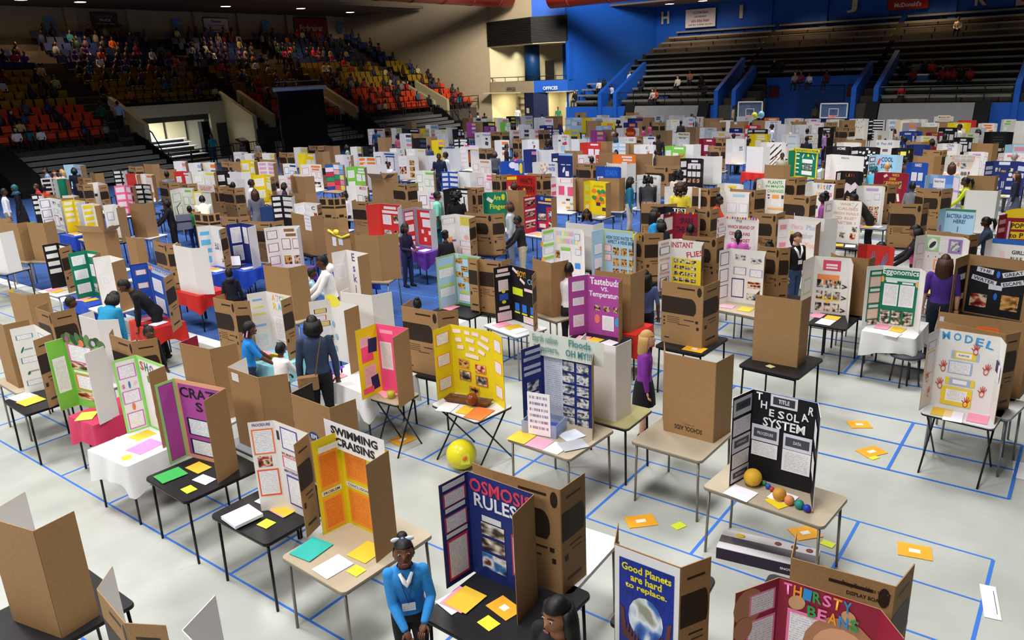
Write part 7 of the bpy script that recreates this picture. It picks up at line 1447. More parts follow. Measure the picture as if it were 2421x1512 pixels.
(-3.53,30.01,-.58,.6,.3,.3,.7,.87,'w','k','photo3','','white board with column of hand photographs','hand photograph board','black',47),
(-3.12,29.93,2.45,.62,.31,.31,.79,.81,'w','w','n','','white board back beside two men talking','white back by two men','black',46),
(-2.32,32.28,2.52,.55,.28,.28,.91,.81,'w','w','n','','white board back beside the pink banner board','','beige',41),
(-1.31,32.44,-.72,.61,.31,.31,.8,.72,'w','w','band','','white board with pink and yellow banner and black strips','pink banner board','white',45),
(-4.74,27.64,2.5,.66,.33,.33,.96,.82,'w','w','n','','white board back in front of the orange strip board','','black',53),
(3.19,51.6,2.57,.77,.37,.37,.99,.77,'k','k','n','','plain brown board back behind the navy strip board','','grey',39),
(4.53,49.16,-.66,.78,.37,.37,.71,1,'l','k','s','','light blue lettered board below blue doorway wall','light blue board near offices','black',39),
(-.63,44.56,-.73,.53,.26,.26,.99,.68,'v','w','redb','','purple and red board with white header','','black',28),
(.27,47.86,-.74,.54,.27,.27,.7,1.03,'g','k','yt','','green and yellow board','green and yellow board','black',26),
(2.48,43.3,-.73,.6,.3,.3,1.02,.95,'b','k','t2','','dark navy board with small white lettering','','black',32),
(2.68,40.55,-.65,.51,.26,.26,.96,.71,'b','k','l','','navy board with white diagonal strips','navy strip board','black',34),
(-.88,40.17,-.69,.68,.34,.34,.9,1.01,'w','k','volc','VOLCA','white winged board titled VOLCA','VOLCA board','white',39),
(-.4,40.38,2.43,.86,.37,.37,.74,.77,'k','p','n','','printed brown board back in front of the green and yellow board','','black',48),
(1.28,34.76,-.56,.55,.28,.28,.84,.98,'w','k','sb','','pale grey board with blue tinted papers','','black',41),
(1.45,30.02,2.52,.52,.26,.26,.88,.87,'w','w','n','','white board back behind the painted tree board','','beige',44),
(2.75,36.67,-.63,.58,.29,.29,1.04,.73,'w','p','vs','GRAPPLE VS','white board with red and green lettering over red wedge','red wedge board','white',42),
(-.7,27.56,-.72,.54,.27,.27,.78,.75,'w','k','q2','','white board with faint coloured letters','','beige',46),
(.35,26.52,-.64,.57,.28,.28,.8,.76,'u','w','cloud','','bright blue board with white cloud and yellow sun','cloud and sun board','beige',55),
(1.42,25.94,-.62,.6,.3,.3,1.06,.79,'w','k','tree','WATER','white board with painted orange tree and WATER lettering','painted tree board','black',60),
(2.2,28.4,-.61,.57,.28,.28,.84,1.02,'b','w','night','','navy board with light blue header and white silhouettes','navy silhouette board','beige',50),
(2.48,29.17,2.5,.46,.23,.23,.78,.75,'k','k','n','','plain brown board back beside the navy silhouette board','','black',42),
(6.59,47.3,-.59,.82,.37,.37,1.01,.9,'w','k','n','','white display board behind the red splash board','','black',45),
(9.23,47.26,-.58,.47,.24,.24,.76,.74,'w','k','vb','','white board with purple header band','purple band board','black',30),
(10.36,46.87,-.7,.63,.31,.31,.74,.96,'w','k','n','','white display board beside the exclamation mark board','','beige',37),
(5.09,45.45,2.56,.64,.32,.32,.79,.84,'k','k','n','','plain brown board back beside the light blue board near offices','','beige',39),
(9.37,43.28,-.71,.52,.26,.26,.91,1.06,'w','k','sy','','white board with yellow heading and yellow text','','grey',31),
(5.3,41.04,-.7,.57,.29,.29,.94,.71,'l','k','pinkt','','pale blue board with pink lettering','','grey',38),
(6.24,38.99,-.6,.78,.37,.37,.79,.95,'w','k','splash','','white board with red splash and yellow letters','red splash board','black',54),
(7.28,36.54,2.52,.57,.28,.28,1,.77,'k','k','n','','wide brown board back behind man in dark suit','','white',44),
(7.86,34.72,-.6,.52,.26,.26,1.07,.95,'w','p','where','Where Should\nPut Your','white board reading Where Should Put Your','Where Should board','white',41),
(5.41,33.94,-.65,.52,.26,.26,.71,.87,'w','x','cold','COLD','white board with COLD in black letters','COLD board','beige',42),
(6.26,33.6,-.64,.36,.18,.18,.74,.93,'w','k','dress','','white board with blue bow and pink dress shape','pink dress board','black',29),
(3.65,32.09,-.63,.62,.31,.31,.74,1.04,'r','x','rb','','red board with black edge and white papers','red black-edged board','black',49),
(4.73,31.32,-.73,.49,.24,.24,.8,.97,'l','k','lb','','icy blue board with dark blue lettering','icy blue board','black',39),
(5.49,30.3,-.66,.54,.27,.27,.79,.74,'w','w','sb','','white board with blue star papers beside man in suit','blue star paper board','black',52),
(6.47,29.21,-.74,.56,.28,.28,.96,.98,'g','w','gv','','pale green board with purple edge','pale green purple-edged board','beige',49),
(3,27.54,-.7,.48,.24,.24,.82,1.03,'w','k','sr','','white board with red letters behind man in white shirt','','black',42),
(4.23,27.09,-.75,.56,.28,.28,.87,.77,'o','k','ry','','red and yellow framed board','red and yellow framed board','grey',54),
(3.55,24.54,2.46,.63,.31,.31,1.02,.71,'w','w','n','','white board back in front of the red and yellow framed board','','black',69),
(3.25,23.93,-.7,.51,.26,.26,.7,.71,'u','k','soak','SOAKIN\nIT ALL','royal blue board titled SOAKIN IT ALL','SOAKIN IT ALL board','black',59),
(2.58,24.99,2.54,.52,.26,.26,.97,.74,'k','p','n','','printed brown board back beside the SOAKIN IT ALL board','','beige',57),
(4.58,23.56,2.42,.62,.31,.31,.84,.97,'k','p','n','','printed brown board back in front of the pale green purple-edged board','','white',68),
(5.39,26.18,2.55,.54,.27,.27,.98,.91,'k','k','n','','plain brown board back in front of the pale green purple-edged board','','beige',56),
(10.94,44.87,-.73,.63,.32,.32,.83,.74,'w','w','excl','','white board with red exclamation mark near the stair wall','exclamation mark board','black',41),
(11.33,43.14,2.49,.67,.33,.33,.9,.75,'k','k','n','','plain brown board back beside the exclamation mark board','','black',46),
(10.74,40.19,2.44,.59,.3,.3,.99,.68,'k','k','n','','plain brown board back behind the maroon paper board','','grey',43),
(13.33,43.45,-.68,.6,.3,.3,.89,.91,'w','k','sb','','white display board with navy papers behind the yellow purple-spot board','','black',40),
(12.94,39.99,2.51,.61,.31,.31,1.07,.95,'k','k','n','','plain brown board back beside the CAN YOU board','','black',43),
(14.09,41.46,-.7,.49,.24,.24,1.02,.87,'o','w','t2','','small orange bannered board by the gate','','black',34),
(13.42,39.36,-.63,.47,.23,.23,.97,.66,'w','k','can','CAN YOU','white board titled CAN YOU','CAN YOU board','white',38),
(14.81,40.47,-.6,.49,.25,.25,.94,.87,'w','y','qy','','white display board with yellow papers beside the CAN YOU board','','black',38),
(11.87,39.97,2.58,.55,.28,.28,1.04,.72,'k','k','wtag','','plain brown board back behind the white board on open table','','black',42),
(9.62,36.98,-.68,.48,.24,.24,.76,.7,'w','x','s','','white display board behind the maroon paper board','','grey',39),
(10.6,35.97,-.65,.38,.19,.19,1.05,.8,'b','x','hdr','','small navy board with white header strip','','white',31),
(11.74,37.21,-.58,.43,.22,.22,.95,.72,'r','x','q','','red display board behind the yellow purple-spot board','','white',37),
(11.32,34.96,-.58,.58,.29,.29,.92,1.05,'x','w','l','','black display board beside the yellow purple-spot board','','grey',48),
(8.22,31.62,-.59,.45,.23,.23,1.05,1.02,'m','k','ms','','maroon board with white papers','maroon paper board','black',39),
(9.85,33.49,-.73,.51,.25,.25,.68,.7,'w','w','sv','','white display board with purple papers beside the white board on open table','','beige',46),
(9.18,30.87,-.71,.51,.25,.25,.73,.87,'w','w','sw','','white board with blue strip and small black picture on white table','white board on open table','white',48),
(10.61,32.57,-.62,.5,.25,.25,.89,.84,'y','p','ys','','yellow board with orange letters and purple spots','yellow purple-spot board','grey',47),
(11.6,31.74,-.63,.45,.22,.22,.79,.86,'w','k','tl','','white board with dark typed heading','','white',45),
(9.96,28.98,-.6,.54,.27,.27,.83,.74,'w','w','stripe','','white board with black diagonal stripes','diagonal stripe board','white',60),
(8.85,27.73,2.3,.65,.27,.22,1.05,1.27,'w','w','n','','white board back on red cloth beside diagonal stripe board','white back on pink-red cloth','red',55),
(7.67,28.53,2.57,.4,.2,.2,.96,.82,'k','p','n','','printed brown board back in front of the maroon paper board','','beige',41),
(6.53,25.54,2.43,.58,.29,.29,.66,.75,'w','w','n','','wide white board back above yellow shirt person','','black',67),
(7.8,22.57,2.57,.56,.23,.22,1.06,1.45,'k','k','n','','plain brown board back above the PLANTS board','','black',60),
(6.06,25.07,-.6,.47,.23,.23,.72,.86,'x','k','d','','black board with white papers and small photographs','black paper and photograph board','black',56),
(15.47,39.54,-.67,.44,.22,.22,.73,.67,'w','k','sv','','white display board with purple papers behind the orange lettered black board','','black',37),
(14.68,37.02,-.73,.46,.23,.23,.73,.87,'w','k','s','','white display board beside the orange lettered black board','','beige',39),
(16.19,38.59,-.67,.5,.25,.25,.96,.68,'w','k','pencil','','white board with big yellow pencil','yellow pencil board','black',42),
(17.19,38.23,-.56,.5,.25,.25,.75,.7,'w','k','doodle','','white board covered with small black doodles','doodle board','beige',46),
(17.67,37.27,-.66,.46,.23,.23,.73,.92,'x','w','hstr','','black board with horizontal white stripes','horizontal stripe board','black',41),
(13.81,36.22,-.71,.46,.23,.23,.77,1,'w','k','q','','white display board beside the CAN YOU board','','grey',38),
(14.08,34.42,-.63,.39,.19,.19,.81,.7,'x','k','ot','','black board with orange lettering and white papers','orange lettered black board','beige',38),
(12.74,28.58,2.42,.4,.2,.2,.68,.69,'k','k','n','','plain brown board back behind the black cut shape board','','black',47),
(15.21,31.56,-.62,.43,.21,.21,1.04,.75,'w','k','heart','','white display board with red papers behind the For All board','','beige',45),
(15.8,30.81,-.56,.34,.17,.17,.86,1,'u','k','t2','','blue display board behind the yellow dot black board','','black',36),
(12.21,31.52,-.57,.41,.21,.21,1.06,.68,'w','k','gp','','white board with green and yellow picture behind dark hooded person','','white',42),
(11.43,26.62,-.69,.55,.28,.28,.92,1.06,'x','k','ot2','HOME','black board with orange HOME lettering','orange HOME board','grey',61),
(12.26,27.71,-.74,.53,.27,.27,.79,1.02,'w','k','n','','white display board beside the orange HOME board','','black',58),
(12.1,26.12,-.73,.55,.28,.28,.83,.8,'x','w','shapes','','black board with white cut shapes','black cut shape board','black',69),
(13.59,28.03,-.62,.59,.3,.3,1.05,.74,'w','w','pow','For All','white board titled For All in blue','For All board','grey',70),
(12.94,25.38,-.61,.42,.21,.21,.97,1.01,'x','k','dots2','','black board with yellow and orange dots','yellow dot black board','black',52),
(10.45,24.23,-.99,.74,.22,.42,1.45,.12,'w','k','curl','','white curled board with small heading and brown side','curled white board','black',76),
(11.63,23.79,-.64,.59,.29,.29,1.05,.82,'l','w','cool','COOL\nSODA','light blue board titled COOL SODA','COOL SODA board','black',79),
(9.97,25.85,-1.11,.95,.31,.22,1.45,.78,'t','k','expo','','green board in yellow frame titled EXPOSED','EXPOSED board','bluey',56),
(19.11,36.38,-.67,.54,.27,.27,.76,.99,'w','k','n','','white display board behind the SUGAR board','','white',49),
(20.84,37.42,-.66,.47,.24,.24,.78,.73,'w','k','flow','','white header board with coloured flowers','flower header board','grey',46),
(18.58,34.27,-.61,.39,.2,.2,.92,.96,'w','k','tl','','white display board with pale blue papers behind the SUGAR board','','grey',38),
(19.46,33.66,-.61,.5,.25,.25,.67,.86,'y','w','yb','','yellow board with brown lettering','yellow brown-letter board','black',54),
(20.36,34.71,-.6,.42,.21,.21,.95,.7,'r','k','n','','red display board beside the yellow brown-letter board','','beige',43),
(20.15,32.79,-.71,.44,.22,.22,1.02,.93,'w','w','so','','white display board with orange papers behind the chalk writing board','','grey',45),
(21.88,34.22,-.58,.34,.17,.17,1.03,.85,'w','k','rg','','white card board with red and green lettering','','grey',34),
(17.32,32.32,2.58,.45,.22,.22,.71,.9,'k','k','n','','plain brown board back beside the SUGAR board','','white',48),
(17.9,31.66,-.73,.41,.21,.21,.7,.94,'x','k','q','','black display board beside the yellow brown-letter board','','grey',45),
(16.39,29.95,-.63,.34,.17,.17,.91,.67,'m','k','sug','SUGAR','maroon board with SUGAR lettering','SUGAR board','black',38),
(15.5,28.82,-.71,.42,.21,.21,1.07,.76,'w','k','qy','','white display board with yellow papers beside the SUGAR board','','black',48),
(18.76,31.11,-.64,.34,.17,.17,.84,.99,'w','k','tl','','white display board with pale blue papers beside the yellow brown-letter board','','black',38),
(17.3,29.12,-.63,.34,.17,.17,.99,.89,'w','k','sg','','white display board with green papers beside the green and orange lettered board','','grey',37),
(16.24,27.75,-.72,.34,.17,.17,.74,.7,'x','k','gt','','black board with green and orange lettering','green and orange lettered board','black',39),
(18.35,29.15,-.59,.52,.26,.26,.71,.67,'x','k','chalk','','wide black board with grey chalk writing','chalk writing board','black',69),
(14.81,26.04,-.56,.43,.22,.22,.75,1.04,'w','k','cth','CTHN\nDS','white board with spaced blue letters','spaced blue letter board','grey',56),
(13.44,24.41,2.54,.41,.21,.21,1.03,.81,'k','p','n','','printed brown board back in front of the spaced blue letter board','','black',56),
(15.71,25.59,2.51,.44,.22,.22,.85,.71,'k','k','n','','plain brown board back in front of the chalk writing board','','black',63),
(14.22,23.53,-.59,.41,.2,.2,.91,1,'w','x','s','','white display board beside the round food picture board','','black',58),
(14.89,22.86,-.61,.41,.2,.2,.7,.81,'w','k','sn','','white display board with pink papers behind the navy cutlery board','','black',67),
(12.43,23.02,2.48,.45,.22,.22,.69,.89,'k','k','n','','plain brown board back behind the HARD board','','beige',66),
(11.53,21.72,-.61,.34,.17,.17,.84,.93,'u','k','hard','HARD','royal blue board with HARD in white slanted letters','HARD board','black',50),
(13.23,22.48,-.63,.51,.26,.26,.75,.81,'w','x','hands','','white board with header cards and round food pictures','round food picture board','grey',82),
(13.67,21.22,-.56,.56,.28,.28,.8,.84,'b','x','navy','','navy board with white labels and cutlery pictures','navy cutlery board','grey',96),
(10.01,20.02,-.74,.48,.24,.24,.75,.73,'m','k','drink','WHICH\nDRINK\nCONTAINS MORE\nSUGAR?','dark red board titled WHICH DRINK CONTAINS MORE SUGAR','dark red drink board','beige',81),
(10.83,19.22,-.73,.53,.24,.22,1.39,.67,'l','w','check','','blue checkered board with Battery Power card','Battery Power board','black',79),
(8.15,15.61,2.72,.57,.22,.22,.95,1.45,'k','p','n','','printed brown board back in front of the photo grid board','','black',88),
(11.6,18.83,2.67,.56,.22,.22,1.2,1.45,'k','k','n','','plain brown board back beside person in lime top','brown back by lime top','black',65),
(10.37,16.75,2.61,.57,.22,.22,1.26,1.45,'w','w','n','','tall white board back beside person in lime top','white back by lime top','white',74),
(8.8,14.81,-.67,.51,.24,.42,1.23,1.45,'l','k','grow','','light blue board titled BACTERIA GROW HERE with framed photographs','BACTERIA GROW HERE board','beige',85),
(9.53,14.04,-.43,.53,.24,.4,.89,1.45,'m','k','pop','','dark red board with yellow POPC to P not t lettering','yellow lettered popcorn board','black',110),
(8.07,12.08,-.68,.53,.26,.28,1.34,1.35,'w','k','girls','GIRLS\nRULE\nBOYS...','white board with blue border titled GIRLS RULE BOYS','GIRLS RULE BOYS board','white',113),
(7.27,12.56,-.67,.56,.24,.26,1,1.15,'w','k','mouse','','white board with mouse pictures on green and purple','mouse picture board','black',128),
(7.45,12.83,2.22,.69,.22,.22,1.25,1.32,'k','p','n','','printed brown board back beside the mouse picture board','','white',121),
(6.87,19.85,-.61,.59,.31,.22,1.4,1.36,'w','p','plant','PLANTS\nIN MAJOR\nCHANGES','white board with green and orange letters PLANTS IN MAJOR CHANGES','PLANTS board','beige',69),
(7.71,18.77,-.75,.56,.22,.22,1.18,1.31,'w','k','wcol','','white board titled Water Colors in rainbow letters','Water Colors board','black',69),
(6.49,17.2,2.37,.59,.27,.22,1.45,1.32,'k','p','n','','printed brown board back in front of the Water Colors board','','grey',71),
(8,19.32,2.49,.48,.24,.24,.84,1.06,'k','p','n','','printed brown board back beside the Water Colors board','','beige',72),
(9.17,20.65,-.57,.43,.22,.22,1.06,.87,'x','k','lava','LAVA','black board titled LAVA with tilted white papers','LAVA board','grey',65),
(8.58,18.05,-.6,.39,.2,.2,.83,1.08,'w','k','f','','white board with grid of red and white photographs','photo grid board','grey',66),
(7.21,16.26,-.68,.56,.3,.25,1.22,1.24,'w','k','nails','','white board titled WHAT CAUSES IRON NAILS TO RUST FASTER','IRON NAILS board','black',88),
(5.8,14.66,2.32,.61,.27,.3,.98,1.1,'w','w','n','','white board back in front of the IRON NAILS board','white back before IRON NAILS','grey',103),
(5.61,14.4,-.72,.6,.23,.37,.96,1.45,'w','k','pastel','','white board with pastel scribble letters and pink labels','pastel scribble board','white',99),
(5.14,15.27,2.59,.46,.35,.22,1.31,1.45,'k','p','n','','printed brown board back beside the CEREAL board','','grey',48),
(8.77,18.25,2.57,.48,.24,.24,.79,1.05,'k','p','n','','printed brown board back beside the photo grid board','','black',82),
(4.27,12.35,2.42,.34,.17,.17,.7,.97,'k','p','n','','printed brown board back behind the grey boat photograph board','','black',69),
(5.95,12.12,-.7,.34,.17,.17,.88,.93,'r','k','gloves','','red board with blue glove shapes behind person in orange top','blue glove board','white',80),
(4.06,21.63,-.75,.47,.23,.23,.98,.78,'w','p','s','','white board behind person in black sweater','','white',57),
(4.59,23.52,2.47,.73,.36,.36,.81,.97,'k','p','n','','printed brown board back in front of the black paper and photograph board','','grey',82),
(4.45,19.25,-.61,.54,.27,.27,.78,.71,'w','w','sb','','white board behind person in yellow shirt','white board by yellow shirt','grey',85),
(4.77,18.9,2.55,.46,.29,.22,1.05,1.45,'k','p','n','','printed brown board back beside the white board by yellow shirt','','black',64),
(5.66,19.38,-.7,.4,.2,.2,.84,.7,'w','k','sy','','white display board with yellow papers behind the orange lettered white board','','black',62),
(5.41,18.06,-.53,.59,.26,.25,1.31,1.45,'w','g','ol','','white board with orange lettering behind person in red jacket','orange lettered white board','beige',73),
(5.64,18.36,2.42,.57,.29,.29,.98,.96,'k','p','n','','printed brown board back beside the orange lettered white board','','white',84),
(3.68,16.39,-.56,.65,.32,.32,1.07,1.03,'x','m','ttl','TEST\nTEMPLE','black board with dark red lettering','dark red lettered board','white',104),
(3.24,16.94,2.67,.58,.24,.22,.72,1.45,'k','p','n','','printed brown board back beside the dark red lettered board','','beige',85),
(4.01,16.11,2.39,.59,.3,.22,1.45,1.38,'k','p','n','','printed brown board back beside the SPARE THE ROD board','','black',75),
(3.69,15.75,-.51,.55,.34,.26,1.22,1.45,'m','k','spare','SPARE\nTHE ROD','maroon board titled SPARE THE ROD with bright block border','SPARE THE ROD board','black',86),
(4.57,14.93,-.57,.6,.26,.22,1.17,1.15,'w','w','cereal','','white board titled WHICH BRAND OF CEREAL HAS THE MOST','CEREAL board','grey',95),
(3.37,13.36,2.57,.62,.28,.22,1.43,1.45,'k','p','n','','printed brown board back beside the INSTANT FLIES board','','beige',97),
(3.09,13.11,-.69,.63,.32,.35,1.34,1.24,'w','p','flies','','white board titled INSTANT FLIES with yellow photo rows','INSTANT FLIES board','black',107),
(2.34,14.01,2.25,.46,.34,.22,.92,1.45,'k','p','ytag','','printed brown board back with yellow label','yellow label board','black',51),
(.59,22.74,-.68,.65,.32,.32,.73,.79,'r','k','flam',"WHAT'S\nPOPPIN",'red board titled WHATS POPPIN with flames','flame board','grey',71),
(.88,23.02,2.48,.54,.27,.27,.88,.89,'k','p','n','','printed brown board back in front of the painted tree board','','white',56),
(1.69,21.84,-.57,.62,.24,.25,1.36,1.16,'w','k','pinkp','','white board with big pink squares and pink frame lines','pink square board','white',59),
(2.53,20.83,-.78,.7,.24,.27,1.44,1.45,'y','k','juice','','yellow board with cut-out oranges','yellow juice board','grey',64),
(2.83,21.35,2.67,.6,.22,.22,1.1,1.45,'k','k','n','','plain brown board back beside the yellow juice board','','white',62),
(.16,19.93,2.48,.4,.2,.2,1.03,1,'k','k','n','','plain brown board back beside the Are Finger Pat board','','black',45),
(.96,18.77,-.74,.64,.42,.24,1.45,1.45,'b','k','rb2','','red and blue board with food photographs','red and blue board','white',75),
(-3.02,22.19,2.41,.62,.35,.22,1.34,1.19,'k','p','n','','printed brown board back beside the open flap carton','','black',59),
(-2.43,24.94,-.7,.54,.27,.27,.76,1,'w','k','sg2','','white board with green clover shapes','green clover board','grey',48),
(-1.62,24.36,-.75,.45,.23,.23,.72,.89,'u','w','lu','','blue edged board with white strips and red picture','blue edged strip board','black',40),
(-1.26,24.17,2.49,.43,.22,.22,.73,.68,'w','w','n','','white board back beside the blue edged strip board','','black',45),
(-.47,23.62,-.71,.49,.25,.25,.99,.86,'w','k','sn','','white board with pink papers and small photographs','','black',47),
(-1.15,20.67,-.66,.62,.4,.23,1.45,1.45,'x','k','pk','','black board with pale pink papers behind dark curly hair','black and pink paper board','black',64),
(-.94,20.77,2.58,.41,.2,.2,.99,1.07,'k','p','n','','printed brown board back beside the black and pink paper board','','grey',46),
(-1.87,20.36,-.75,.56,.28,.28,.74,.67,'w','w','sv','','white board with purple frames behind person in mint shirt','purple frame board','black',61),
(-2.53,18.86,2.47,.54,.27,.27,.8,.68,'k','k','n','','plain brown board back beside the bright red board','','white',65),
(-.27,19.72,-.2,.54,.22,.37,1.45,1.34,'t','w','finger','','dark green board with yellow Are Finger Pat lettering','Are Finger Pat board','white',53),
(-1.88,17.69,-.7,.66,.38,.22,1.45,1.45,'r','w','silver','','red board in silver tinsel frame on purple cloth','silver tinsel red board','purple',73),
(-.91,16.59,-.73,.62,.33,.32,1.22,1.27,'w','p','note','','white board with yellow note and pale papers','yellow note board','black',81),
(-.63,16.72,2.64,.69,.28,.22,.8,1.45,'k','p','n','','printed brown board back beside the yellow note board','','black',93)]
FAR_BOARDS = [
(-13.89,25.52,2.55,.37,'k','p','n','grey'),
(-14.87,27.45,2.42,.43,'k','p','n','beige'),
(-15.15,28.84,2.49,.37,'k','k','n','black'),
(-12.56,22.77,-.66,.34,'w','k','n','black'),
(-13.09,27.93,-.71,.43,'r','k','s','black'),
(-14.56,30.73,2.46,.54,'k','p','n','white'),
(-12.6,29.02,2.57,.47,'k','k','n','black'),
(-12.98,31.94,-.64,.46,'w','k','s','black'),
(-12.02,31,-.58,.37,'w','p','s','grey'),
(-11.45,30.88,-.59,.44,'w','k','s','black'),
(-10.98,30.91,2.45,.54,'k','p','n','beige'),
(-10.08,24.44,2.53,.39,'k','p','n','beige'),
(-8.76,23.48,2.45,.35,'k','p','n','beige'),
(-6.87,25.66,2.49,.34,'w','w','n','black'),
(-10.83,34.1,-.69,.34,'w','p','s','black'),
(-10.81,34.58,2.39,.34,'k','p','n','grey'),
(-9.93,33.82,-.69,.5,'w','k','s','grey'),
(-9.14,36.13,-.62,.53,'w','p','s','black'),
(-8.85,36.68,2.56,.58,'k','p','n','beige'),
(-7.88,33.5,2.52,.44,'k','k','s','black'),
(-8.04,36.29,2.43,.63,'k','k','n','black'),
(-6.41,35.09,-.72,.4,'w','k','s','black'),
(-10.76,30.83,2.42,.34,'k','k','n','black'),
(-6.91,47.4,2.58,.43,'k','p','n','white'),
(-6.13,46.7,-.61,.43,'w','k','s','black'),
(-6.23,52.5,2.49,.59,'k','k','n','white'),
(-4.36,44.98,-.7,.4,'y','x','s','black'),
(-4.18,48.2,-.57,.59,'w','k','s','black'),
(-2.77,44.95,-.75,.51,'w','k','n','black'),
(-6.16,39.88,2.47,.57,'k','k','n','white'),
(-5.04,41.95,-.69,.48,'w','k','s','black'),
(-4.71,41.76,2.48,.49,'k','k','n','black'),
(-3.92,38.37,-.72,.55,'x','w','s','black'),
(-3.69,38.97,2.42,.34,'k','k','n','beige'),
(-2.94,36.73,-.59,.34,'y','x','s','black'),
(-5.86,34.84,-.75,.47,'x','w','s','white'),
(-2.54,54.11,2.4,.6,'k','k','n','white'),
(-1.66,54,-.63,.46,'w','k','s','black'),
(-.92,52.3,-.59,.52,'w','k','s','white'),
(.14,51.49,-.68,.52,'w','k','s','beige'),
(.68,53.61,-.67,.42,'x','k','s','beige'),
(1.73,53.36,-.71,.61,'w','y','s','black'),
(2.47,50.77,-.74,.58,'w','k','n','black'),
(2.82,49.43,-.58,.54,'w','k','s','black'),
(-1.83,49.12,-.62,.37,'v','k','s','black'),
(-1.58,49.18,2.52,.34,'k','k','n','black'),
(-.72,48.57,-.73,.62,'x','k','s','black'),
(1.34,44.89,-.72,.52,'w','k','s','black'),
(.64,40.94,-.59,.45,'w','k','s','black'),
(1.79,40.93,-.6,.47,'w','k','s','white'),
(3.49,39.19,-.61,.44,'y','k','s','white'),
(-.87,31.7,2.51,.38,'k','p','n','black'),
(.04,35.16,-.68,.45,'w','p','s','grey'),
(.54,35.68,2.47,.34,'k','p','n','grey'),
(1.15,30.36,-.72,.34,'b','w','s','beige'),
(1.91,40.16,2.41,.36,'k','p','n','beige'),
(3.07,34.06,2.49,.4,'w','w','n','beige'),
(5.18,54.49,2.39,.54,'k','k','n','white'),
(5.21,48.37,-.72,.34,'y','k','s','black'),
(5.83,48.41,-.6,.56,'w','k','s','white'),
(6.44,50.37,-.66,.53,'w','k','s','black'),
(7.64,48.55,-.66,.5,'w','k','s','beige'),
(8.33,48.53,-.67,.54,'w','k','s','white'),
(8.3,51.65,2.48,.56,'k','k','n','black'),
(7.72,45.93,-.61,.55,'b','k','n','beige'),
(8.36,46.17,2.56,.34,'k','k','n','black'),
(5.89,43.85,-.61,.47,'y','k','s','black'),
(6.93,42.69,-.59,.42,'b','k','s','beige'),
(7.46,43.36,2.5,.34,'k','k','n','beige'),
(8.11,42.06,2.45,.42,'k','p','n','black'),
(10.56,44.68,-.68,.34,'w','k','s','beige'),
(4.66,38.3,-.58,.39,'v','k','s','beige'),
(5.04,38.39,2.57,.34,'k','k','n','white'),
(5.88,34.34,2.46,.34,'k','p','n','black'),
(4.06,32.34,2.52,.34,'k','k','n','beige'),
(4.96,31.09,2.51,.34,'k','k','s','beige'),
(6.93,29.48,2.5,.34,'w','w','n','white'),
(4.67,27.06,2.54,.34,'k','k','n','black'),
(3.57,28.05,2.47,.34,'k','k','n','beige'),
(11.65,41.15,-.59,.34,'w','k','n','white'),
(13.04,37.1,2.49,.39,'w','w','n','black'),
(14.14,38.14,2.49,.34,'k','k','n','black'),
(13.68,36.31,-.63,.34,'w','k','n','grey'),
(8.96,37.74,2.55,.41,'k','k','s','white'),
(9.57,34.7,-.61,.34,'w','k','s','grey'),
(8.68,31.77,2.47,.34,'k','p','n','white'),
(6.89,29.61,2.46,.34,'w','w','n','grey'),
(15,40.32,-.72,.34,'w','k','s','beige'),
(15.18,37.03,2.4,.34,'k','p','n','black'),
(16.31,37.71,2.47,.34,'k','k','n','beige'),
(18.17,36.9,-.69,.34,'w','k','s','grey'),
(18.36,36.19,-.61,.34,'c','k','s','black'),
(18.95,36.69,-.66,.34,'w','k','s','white'),
(14.68,34.03,2.52,.4,'k','p','n','black'),
(13.38,29.66,-.75,.34,'w','k','s','grey'),
(19.21,34.51,2.46,.34,'k','k','n','white'),
(21.74,33.19,-.58,.34,'w','k','n','beige'),
(17.98,34.7,-.68,.34,'s','k','s','black'),
(16.07,30.9,-.71,.34,'u','k','s','grey'),
(14.14,26.95,2.4,.34,'k','k','n','black'),
(13.85,26.16,-.59,.34,'b','k','n','black'),
(16.4,24.9,-.71,.34,'l','k','s','black'),
(9.57,17.25,2.57,.34,'k','p','n','black'),
(7.35,20.02,2.58,.34,'k','p','n','white'),
(2.01,21.58,2.46,.34,'k','k','n','black'),
(-.26,23.22,2.5,.34,'k','p','n','black'),
(-3.86,24.9,2.44,.38,'k','k','n','black')]
